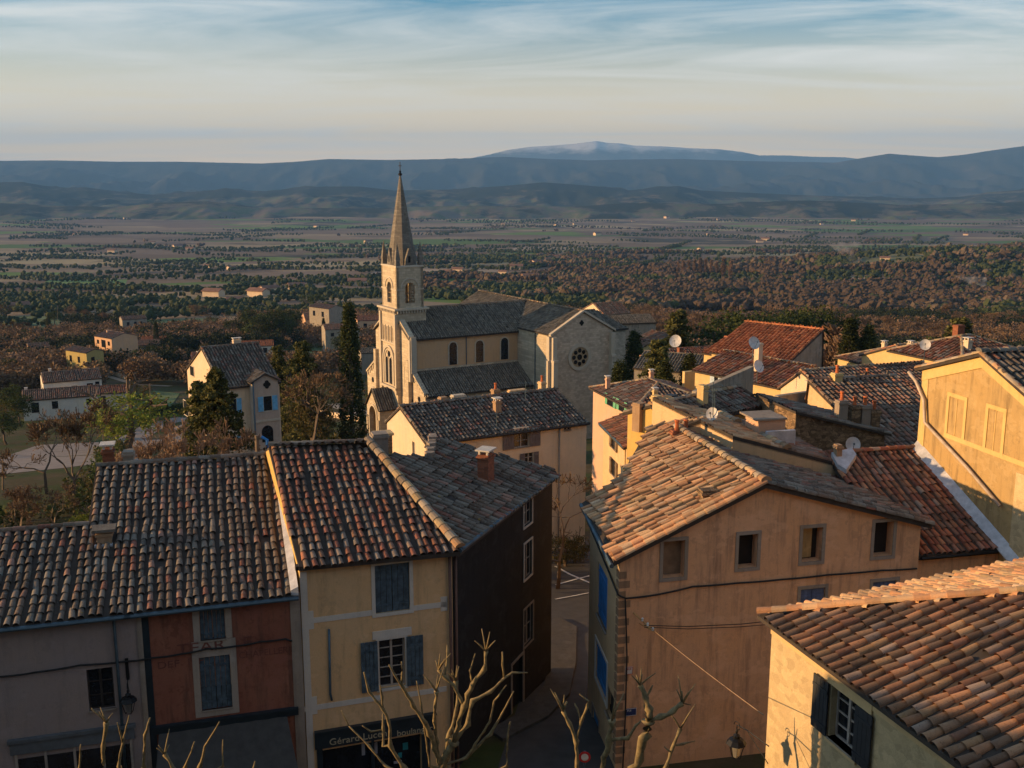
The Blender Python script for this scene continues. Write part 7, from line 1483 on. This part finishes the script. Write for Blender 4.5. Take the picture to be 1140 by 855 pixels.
# ================================================================== SQUARE: POLLARDED TREES, CABLES, LANTERNS, SIGNS
def pollard(name_label, Y0, base_px, branches, seed, k=1.0, spread=.5):
    """branches: polylines in photo pixels with (radius px at start, at end); forks share their joint"""
    rng = random.Random(seed); nodes = []; T = thing('plane_tree', (PY(base_px, 855, Y0).x, Y0, 0), name_label, 'tree')
    def jit(p, r): return p
    for bi, (pts, r0, r1) in enumerate(branches):
        Ys = None; P = []; start = None
        for n in nodes:
            if hypot(n[0] - pts[0][0], n[1] - pts[0][1]) < 7: start = n; break
        y = start[2] if start else Y0; slope = rng.uniform(-spread, spread) if start or bi else 0
        L = 0
        for i, (px, py) in enumerate(pts):
            if i: L += hypot(px - pts[i - 1][0], py - pts[i - 1][1])
            yy = y + slope * L / 60; q = PY(px, py, yy); P.append(q); nodes.append((px, py, yy))
        if start: P[0] = PY(start[0], start[1], start[2])
        # subdivide with knuckles
        S2, R2 = [], []; n = len(P)
        for i in range(n - 1):
            m = max(2, int((P[i + 1] - P[i]).length / .16))
            for j in range(m):
                u = j / m; f = (i + u) / (n - 1); r = (r0 + (r1 - r0) * f) / F * Y0 * .84
                S2.append(P[i].lerp(P[i + 1], u) + Vector((rng.uniform(-1, 1), rng.uniform(-1, 1), rng.uniform(-1, 1))) * r * .42); R2.append(r * rng.uniform(.80, 1.25) * (1.5 if j == 0 and i else 1))
        S2.append(P[-1]); r = r1 / F * Y0 * .84; R2.append(r * 1.9 if r1 > 1.5 else r)
        if bi == 0: g = Vector((T.location.x, Y0, -.2)); S2 = [g, g.lerp(S2[0], .5)] + S2; R2 = [R2[0] * 1.9, R2[0] * 1.35] + R2
        b = MB(); b.tube(S2, R2, 8); b.build('trunk' if bi == 0 else 'branch', M_PLANE, T, smooth=True)
        # straight year-old shoots from the knuckle
        if r1 > 1.5:
            for _ in range(rng.randint(2, 5)):
                d = Vector((rng.uniform(-.7, .7), rng.uniform(-.7, .7), 1)); d.normalize(); Ls = rng.uniform(.25, .75); b = MB(); e = P[-1]
                b.tube([e, e + d * Ls * .5 + Vector((0, 0, .02)), e + d * Ls], [.028, .02, .012], 5); b.build('shoot', M_PLANE, T, smooth=True)
    return T
z2 = lambda L: [(280 + a / 2.22, 470 + b / 2.22) for a, b in L]
z3 = lambda L: [(600 + a / 2.22, 470 + b / 2.22) for a, b in L]
z1 = lambda L: [(a / 2.28, 480 + b / 2.28) for a, b in L]
pollard('pollarded plane tree with many sunlit knuckled branches before the yellow house', 26, 489, [
    (z2([(465, 900), (470, 850), (500, 790)]), 5.5, 4.6), (z2([(500, 790), (525, 700), (545, 645), (575, 610), (580, 567)]), 4.0, 1.8), (z2([(525, 700), (500, 650), (478, 630), (462, 612)]), 2.6, 1.6), (z2([(478, 630), (482, 600), (484, 550)]), 1.6, 1.0),
    (z2([(470, 850), (488, 780), (510, 690), (505, 640)]), 3.0, 2.1), (z2([(545, 645), (540, 615), (553, 572)]), 1.5, .9), (z2([(500, 790), (535, 745), (545, 690), (590, 665), (625, 632), (645, 620), (682, 619)]), 3.2, .9), (z2([(625, 632), (621, 600), (620, 568)]), 1.6, 1.1),
    (z2([(470, 850), (530, 830), (590, 740), (600, 690), (630, 650)]), 2.2, .9), (z2([(530, 830), (590, 770), (620, 720), (648, 665)]), 2.4, 1.0), (z2([(465, 840), (440, 770), (430, 745), (400, 700), (370, 650), (340, 600)]), 4.0, 1.2), (z2([(370, 650), (372, 620), (371, 592)]), 1.4, 1.0),
    (z2([(455, 830), (453, 740), (457, 665)]), 2.5, 2.0), (z2([(440, 890), (375, 855), (345, 800), (340, 740), (325, 710), (290, 665), (278, 618)]), 3.2, 1.2), (z2([(325, 710), (322, 680), (318, 650)]), 1.4, 1.0), (z2([(345, 800), (326, 800), (326, 760), (325, 720)]), 1.8, 1.5), (z2([(326, 775), (296, 765), (274, 750)]), 1.3, .9),
    (z2([(440, 890), (330, 850), (290, 800), (240, 750)]), 1.8, 1.0), (z2([(240, 750), (222, 712)]), 1.0, .7), (z2([(470, 850), (560, 880), (630, 850), (632, 780), (640, 740)]), 2.2, 1.2), (z2([(490, 860), (440, 850), (420, 700), (408, 640)]), 1.6, .8)], 3)
pollard('pollarded plane tree standing before the ochre facade', 23.2, 720, [
    (z3([(200, 960), (235, 860), (265, 770), (270, 740)]), 6.5, 5.5), (z3([(270, 740), (273, 710), (266, 680), (250, 650)]), 4.6, 2.4), (z3([(250, 650), (247, 640), (238, 632)]), 1.2, .7), (z3([(266, 680), (274, 665), (281, 650)]), 1.8, 1.0), (z3([(272, 735), (300, 730), (330, 715), (355, 695)]), 3.2, 2.4),
    (z3([(355, 695), (353, 665)]), 1.4, 1.1), (z3([(355, 695), (376, 699)]), 1.0, .7), (z3([(200, 960), (150, 870), (175, 785), (180, 738)]), 4.2, 3.2), (z3([(175, 795), (220, 782), (240, 750), (252, 738)]), 2.4, 1.0), (z3([(200, 960), (95, 880), (92, 790), (75, 745), (60, 715)]), 3.6, 1.8), (z3([(92, 790), (105, 740), (118, 705), (122, 690), (100, 672)]), 1.8, 1.0), (z3([(105, 740), (95, 710), (88, 695)]), 1.4, .9),
    (z3([(200, 960), (305, 880), (330, 800), (350, 757)]), 3.6, 2.0), (z3([(330, 800), (355, 795), (386, 788)]), 1.6, .8), (z3([(325, 815), (310, 802)]), 1.2, .8)], 8)
pollard('pollarded plane tree whose branch tips show before the red house', 27, 140, [
    (z1([(330, 1000), (320, 900)]), 6, 5), (z1([(320, 900), (300, 850), (312, 790), (328, 722)]), 2.6, 1.2), (z1([(312, 790), (298, 740)]), 1.4, 1.0), (z1([(320, 900), (262, 870), (262, 800), (270, 740)]), 2.8, 2.4), (z1([(320, 900), (365, 855), (368, 770), (381, 728)]), 2.6, 1.2), (z1([(320, 900), (200, 870), (205, 795)]), 2.0, .9),
    (z1([(330, 1000), (480, 900), (508, 850), (520, 800), (557, 738)]), 2.8, 1.1), (z1([(480, 900), (470, 855), (494, 788)]), 2.0, 1.0), (z1([(480, 900), (440, 855), (418, 820)]), 2.2, 2.0), (z1([(480, 900), (565, 850), (566, 783)]), 1.8, .9), (z1([(480, 900), (640, 870), (648, 838)]), 1.6, 1.2)], 15)

def wire(pts, r, mat, label, name='cable', cat='cable', parent=None, drop=0):
    P = []
    for a, c in zip(pts[:-1], pts[1:]):
        n = 5
        for i in range(n): P.append(a.lerp(c, i / n) - Vector((0, 0, drop * sin(pi * i / n))))
    P.append(pts[-1]); b = MB(); b.tube(P, r, 6); o = b.build(name, mat, smooth=True); return tag(o, label, cat)
def on(f, px, py, out=.1): t, z = f.px(px, py); return f.at(t, z, out)
wire([on(FA, x, y) for x, y in ((-60, 757), (0, 752), (40, 747), (90, 739), (140, 735), (170, 731), (200, 727), (230, 721), (262, 718), (290, 713), (318, 710), (325, 712))], .032, M_CABLE, 'thick black cable strung across the pink and red fronts', drop=.02)
gO = LANE_FACE
wire([on(gO, 652, 572, .06), on(gO, 665, 602, .06), on(gO, 680, 638, .06), on(gO, 691, 662, .1), on(fO, 696, 665), on(fO, 730, 661), on(fO, 770, 652), on(fO, 820, 648), on(fO, 870, 644), on(fO, 920, 639), on(fO, 980, 634), on(fO, 1019, 632)], .035, M_CABLE, 'thick black cable running along the ochre facade under its attic windows', drop=.015)
wire([on(fO, 695, 664), on(fO, 696, 690), on(fO, 697, 730), on(fO, 695, 800), on(fO, 692, 860)], .03, M_CABLE, 'black cable going down the quoins of the ochre house')
wire([on(fO, 712, 690, .5), on(fO, 760, 692, .45), on(fO, 820, 690, .4), on(fO, 870, 686, .3)], .016, M_CABLE, 'upper one of two thin wires over the bare ochre wall'); wire([on(fO, 712, 692, .5), on(fO, 760, 694, .5), on(fO, 820, 693, .4), on(fO, 870, 690, .3)], .014, M_CABLE, 'lower one of two thin wires over the bare ochre wall')
wire([on(fO, 718, 692, .5), PY(850, 796, 23.2)], .012, M_ROPE if 'M_ROPE' in globals() else plain('pale_wire', (.35, .22, .12), .6), 'thin pale wire slanting down from the bracket to the limestone house', drop=.05)
def details():
    # bracket with insulators
    B = thing('wire_bracket', on(fO, 706, 684, 0), 'small sunlit bracket with white insulators on the ochre wall', 'bracket'); b = MB(); b.tube([on(fO, 705, 682, 0), on(fO, 720, 694, .75)], .03, 6); b.tube([on(fO, 712, 694, 0), on(fO, 720, 694, .75)], .02, 6); b.build('arm', M_ORB, B)
    for u in (.45, .7, .95): q = on(fO, 705, 682, 0).lerp(on(fO, 720, 694, .75), u); b = MB(); b.lathe((q.x, q.y, q.z), [(.03, 0), (.05, .03), (.03, .07), (.05, .1), (.02, .14)], 8); b.build('insulator', M_WHITEPL, B)
    # plates on the corner
    def plate(px0, py0, px1, py1, mat, label, f, txt=None, tm=None, size=.1):
        r = f.rect(px0, py0, px1, py1); T = thing('street_plate', f.at((r[0] + r[1]) / 2, r[2], .05), label, 'sign'); b = MB(); f.slab(b, r[0], r[1], r[2], r[3], .02, .05); b.build('plate', mat, T)
        b = MB(); w = .015; frame_mb(f, b, r[0] + w, r[1] - w, r[2] + w, r[3] - w, w, .05, .056); b.build('rim', tm or M_WHITEPL, T)
        for i, s in enumerate(txt or []): text(T, s, f, (r[0] + .06, r[3] - size * 1.15 * (i + 1)), size, tm, .055, .9)
    plate(696, 742, 704, 750, M_WHITEPL, 'small white and red plate on the corner quoins', fO, ['RUE'], M_REDPL, .1)
    plate(696, 788, 708, 796, M_BLUEPL, 'dark blue street name plate below the white one', fO, ['RUE'], M_WHITEPL, .1)
    # round no vehicles sign on its post
    q = PY(651, 843, 31.5); T = thing('traffic_sign', (q.x, q.y + .03, 0), 'round white traffic sign with a red ring at the mouth of the lane', 'sign'); b = MB(); b.tube([(q.x, q.y + .05, -.1), (q.x, q.y + .05, q.z + .2)], .035, 8); b.build('post', M_ZINC, T)
    for nm, r, y, m in (('red_ring', .20, 0, M_REDPL), ('disc', .125, -.012, M_WHITEPL)):
        b = MB(); b.prism([(q.x + r * cos(a * pi / 12), q.y + y, q.z + r * sin(a * pi / 12)) for a in range(24)], [(q.x + r * cos(a * pi / 12), q.y + y + .02, q.z + r * sin(a * pi / 12)) for a in range(24)]); b.build(nm, m, T)
    # lanterns
    def lantern(c, k, wall, label):
        T = thing('wall_lantern', c, label, 'lantern'); b = MB()
        for a in range(4):
            x0, y0 = cos(a * pi / 2 + pi / 4), sin(a * pi / 2 + pi / 4); b.tube([c + Vector((x0 * .13, y0 * .13, 0)) * k, c + Vector((x0 * .24, y0 * .24, .42)) * k], .014 * k, 4)
            x1, y1 = cos((a + 1) * pi / 2 + pi / 4), sin((a + 1) * pi / 2 + pi / 4); b.tube([c + Vector((x0 * .24, y0 * .24, .42)) * k, c + Vector((x1 * .24, y1 * .24, .42)) * k], .016 * k, 4); b.tube([c + Vector((x0 * .13, y0 * .13, 0)) * k, c + Vector((x1 * .13, y1 * .13, 0)) * k], .014 * k, 4)
        b.build('frame', M_IRON, T); b = MB(); b.lathe(c + Vector((0, 0, .42)) * k, [(.29 * k, 0), (.2 * k, .12 * k), (.1 * k, .17 * k), (.1 * k, .24 * k), (.03 * k, .3 * k), (.04 * k, .36 * k), (.01 * k, .42 * k)], 8); b.build('cap', M_IRON, T)
        b = MB(); b.lathe(c + Vector((0, 0, .02)) * k, [(.09 * k, 0), (.155 * k, .39 * k)], 4); b.build('glass', M_LGLASS, T)
        t = c + Vector((0, 0, .84)) * k; d = wall - t; b = MB(); pts = []
        for i in range(12): a = i / 11 * 1.5 * pi; pts.append(t + Vector((0, 0, .10)) + (d.normalized() * -cos(a) * .11 + Vector((0, 0, sin(a) * .11))))
        b.tube(pts, .014 * k, 5); b.tube([t, t + Vector((0, 0, .12)), t + d * .3 + Vector((0, 0, .14)), wall + Vector((0, 0, .05))], .018 * k, 5); b.tube([t + d * .35 + Vector((0, 0, .1)), wall - Vector((0, 0, .45)) * k], .014 * k, 5); b.build('bracket', M_IRON, T)
    t, z = FP.px(145, 786); c = FP.at(t, z, .45); lantern(c, 1.0, FP.at(t, z + .98, .0), 'black lantern hanging on the pink wall beside the red house')
    b = MB(); FP.slab(b, t - .05, t + .05, z + 1.0, z + 1.75, .0, .08); b.build('mount', M_IRON, [x for x in S.objects if x.name.startswith('wall_lantern')][0])
    c = PY(819, 843, 24.6); lantern(c, .95, PY(856, 833, 23.6), 'black scrolled lantern projecting from the corner of the limestone house')
    # dishes and aerials
    def dish(px, py, Y, r, label, az=-100, post=.9):
        c = PY(px, py, Y); T = thing('satellite_dish', c - Vector((0, 0, post)), label, 'satellite dish'); a = radians(az); n = Vector((cos(a), sin(a), .45)); n.normalize(); u = n.cross(Vector((0, 0, 1))); u.normalize(); v = u.cross(n); b = MB(); R_ = []
        for i in range(5):
            rr = r * i / 4 + .01; R_.append([c + (u * cos(k * pi / 10) + v * sin(k * pi / 10) * 1.08) * rr + n * (rr / r) ** 2 * r * .22 for k in range(20)])
        vs = [p for q in R_ for p in q] + [p - n * .02 for q in R_ for p in q]; fs = []
        for i in range(4):
            for k in range(20): fs.append((i * 20 + k, i * 20 + (k + 1) % 20, (i + 1) * 20 + (k + 1) % 20, (i + 1) * 20 + k)); fs.append((100 + i * 20 + k, 100 + (i + 1) * 20 + k, 100 + (i + 1) * 20 + (k + 1) % 20, 100 + i * 20 + (k + 1) % 20))
        fs.append(tuple(range(20))); b.add(vs, fs); b.build('reflector', M_DISH, T, smooth=True); b = MB(); b.tube([c - v * r * .9, c + n * r * 1.1 - v * r * .2], .015, 5); b.box(c + n * r * 1.1 - v * r * .2, .07, .07, .07); b.build('feed_arm', M_ZINC, T); b = MB(); b.tube([c - n * .03, c - n * .1 - Vector((0, 0, post + .3))], .03, 6); b.build('post', M_ZINC, T)
    dish(949.5, 495, 47.5, .33, 'white dish on the wall ridge beside the zinc valley'); dish(793, 461, 45.6, .27, 'dish on the mast behind the twin clay pots', -120); dish(839, 382, 84, .5, 'dish beside the tall chimney of the orange roofs', -70); dish(844, 408, 77, .45, 'dish under the tall cream chimney of the broad faded roof', -60); dish(752, 380, 138, .8, 'white dish on the dull red roof beyond the broad cedar', -110); dish(1030, 384, 80, .4, 'pale blue dish above the dark gable roof', -110)
    def aerial(px, y0, y1, Y, label):
        a, c = PY(px, y1, Y), PY(px, y0, Y); T = thing('roof_aerial', a, label, 'aerial'); b = MB(); b.tube([a - Vector((0, 0, .4)), c], .022, 6); b.build('mast', M_ZINC, T); b = MB(); h = c - Vector((0, 0, .15)); b.tube([h - Vector((.45, 0, 0)), h + Vector((.45, 0, 0))], .012, 4)
        for k in range(6): x = -.4 + .16 * k; b.tube([h + Vector((x, -.22, 0)), h + Vector((x, .22, 0))], .008, 4)
        b.build('boom', M_ZINC, T)
    aerial(794, 425, 480, 45.5, 'tall aerial mast rising from the twin clay pots'); aerial(796, 432, 462, 47, 'short aerial just behind the mast with the dish'); aerial(553, 458, 468, 66, 'small aerial beside the cream house chimney'); aerial(585, 424, 440, 70, 'thin aerial on the ridge of the cream house')
    # poles on the left
    for px, y0, yb, lb in ((167, 427, 474, 'tall wooden pole at the lawn edge'), (162, 449, 486, 'short wooden pole next to the tall one'), (122, 457, 490, 'pale pole by the parking ground'), (115, 470, 500, 'brown pole close to the road bend'), (64, 340, 372, 'distant wooden pole in the vineyard'), (47, 322, 350, 'farthest wooden pole by the pond'), (3, 504, 545, 'lamp post at the very edge of the parking ground'), (232, 424, 450, 'thin pole in front of the villa garden')):
        g = ground(px, yb); T = PY(px, y0, g.y); o = thing('utility_pole', g, lb, 'pole'); b = MB(); b.tube([g - Vector((0, 0, .3)), (T.x, T.y, T.z)], [.11, .07], 7); b.build('post', M_WOOD, o); b = MB(); b.tube([(T.x - .5, T.y, T.z - .3), (T.x + .5, T.y, T.z - .3)], .04, 5); b.build('crossarm', M_WOOD, o)
    # stone pillar by the church steps
    g = PY(427, 497, 60); b = MB(); T = thing('gate_pillar', (g.x, g.y, g.z - 1), 'square mossy stone pillar behind the tiled ridge', 'pillar'); b.box((g.x, g.y, g.z - 1.5), .9, .8, 2.25, 20); b.build('shaft', M_RUB, T); b = MB(); b.box((g.x, g.y, g.z + .75), 1.08, .98, .14, 20); b.build('cap', M_STNP, T)
    # bushes on the lane beside the cream house
    for px, yt, Y, k, lb in ((621, 548, 60, 'bare', 'brown climbing shrub on the back corner of the dark house'), (630, 575, 66, 'olive', 'low green plants at the foot of the cream house'), (640, 582, 67, 'olive', 'low plants beside the parking lines')): tree_px(k, px, yt, Y, lb, wide=1.0, cat='shrub', name='shrub')
M_ORB = plain('orange_bracket', (0.45, 0.24, 0.08), 0.6)
M_LGLASS = plain('lantern_glass', (0.16, 0.15, 0.13), 0.2)
details()

# unseen house added left of the square to cast shade on the limestone wall
def shade_house():
    a, z = FN.px(930, 770); q = FN.at(a, z); x = -19.5; y = q.y + (q.x - x) * math.tan(SUN_FWD); A = Vector((-27, y - 12, 0))
    H = House('village_house', 'unseen plain house added left of the square to shade the limestone wall', A, 0, 7.5, 12, 15.0, .3, -1, M_CREAM, T_OLD, 'along'); H.done()
shade_house()

# thin smoke from garden fires in the plain
def smoke(px, yb, h, w, lean, dens, label):
    g = ground(px, yb); m = bpy.data.materials.new('smoke_volume'); m.use_nodes = True; nt = m.node_tree; nt.nodes.clear(); N = nt.nodes.new; L = nt.links.new
    o = N('ShaderNodeOutputMaterial'); v = N('ShaderNodeVolumePrincipled'); L(v.outputs[0], o.inputs['Volume']); v.inputs['Color'].default_value = (.8, .82, .88, 1)
    tc = N('ShaderNodeTexCoord').outputs['Object']; n = N('ShaderNodeTexNoise'); n.inputs['Scale'].default_value = 3.2 / w; n.inputs['Detail'].default_value = 3; L(tc, n.inputs[0]); L(mrange(N, L, n.outputs[0], .45, .75, 0, dens), v.inputs['Density'])
    b = MB(); K = 7; R = []
    for i in range(K): u = i / (K - 1); r = w * (.15 + .85 * u) * .5; R.append([Vector((g.x + lean * u * u + r * cos(2 * pi * k / 12), g.y + r * sin(2 * pi * k / 12), g.z + .5 + h * u)) for k in range(12)])
    b._rings(R, 12); o_ = b.build('smoke', m); tag(o_, kind='stuff'); return o_
smoke(948, 300, 36, 46, -14, .022, ''); smoke(1090, 326, 16, 30, -10, .05, '')
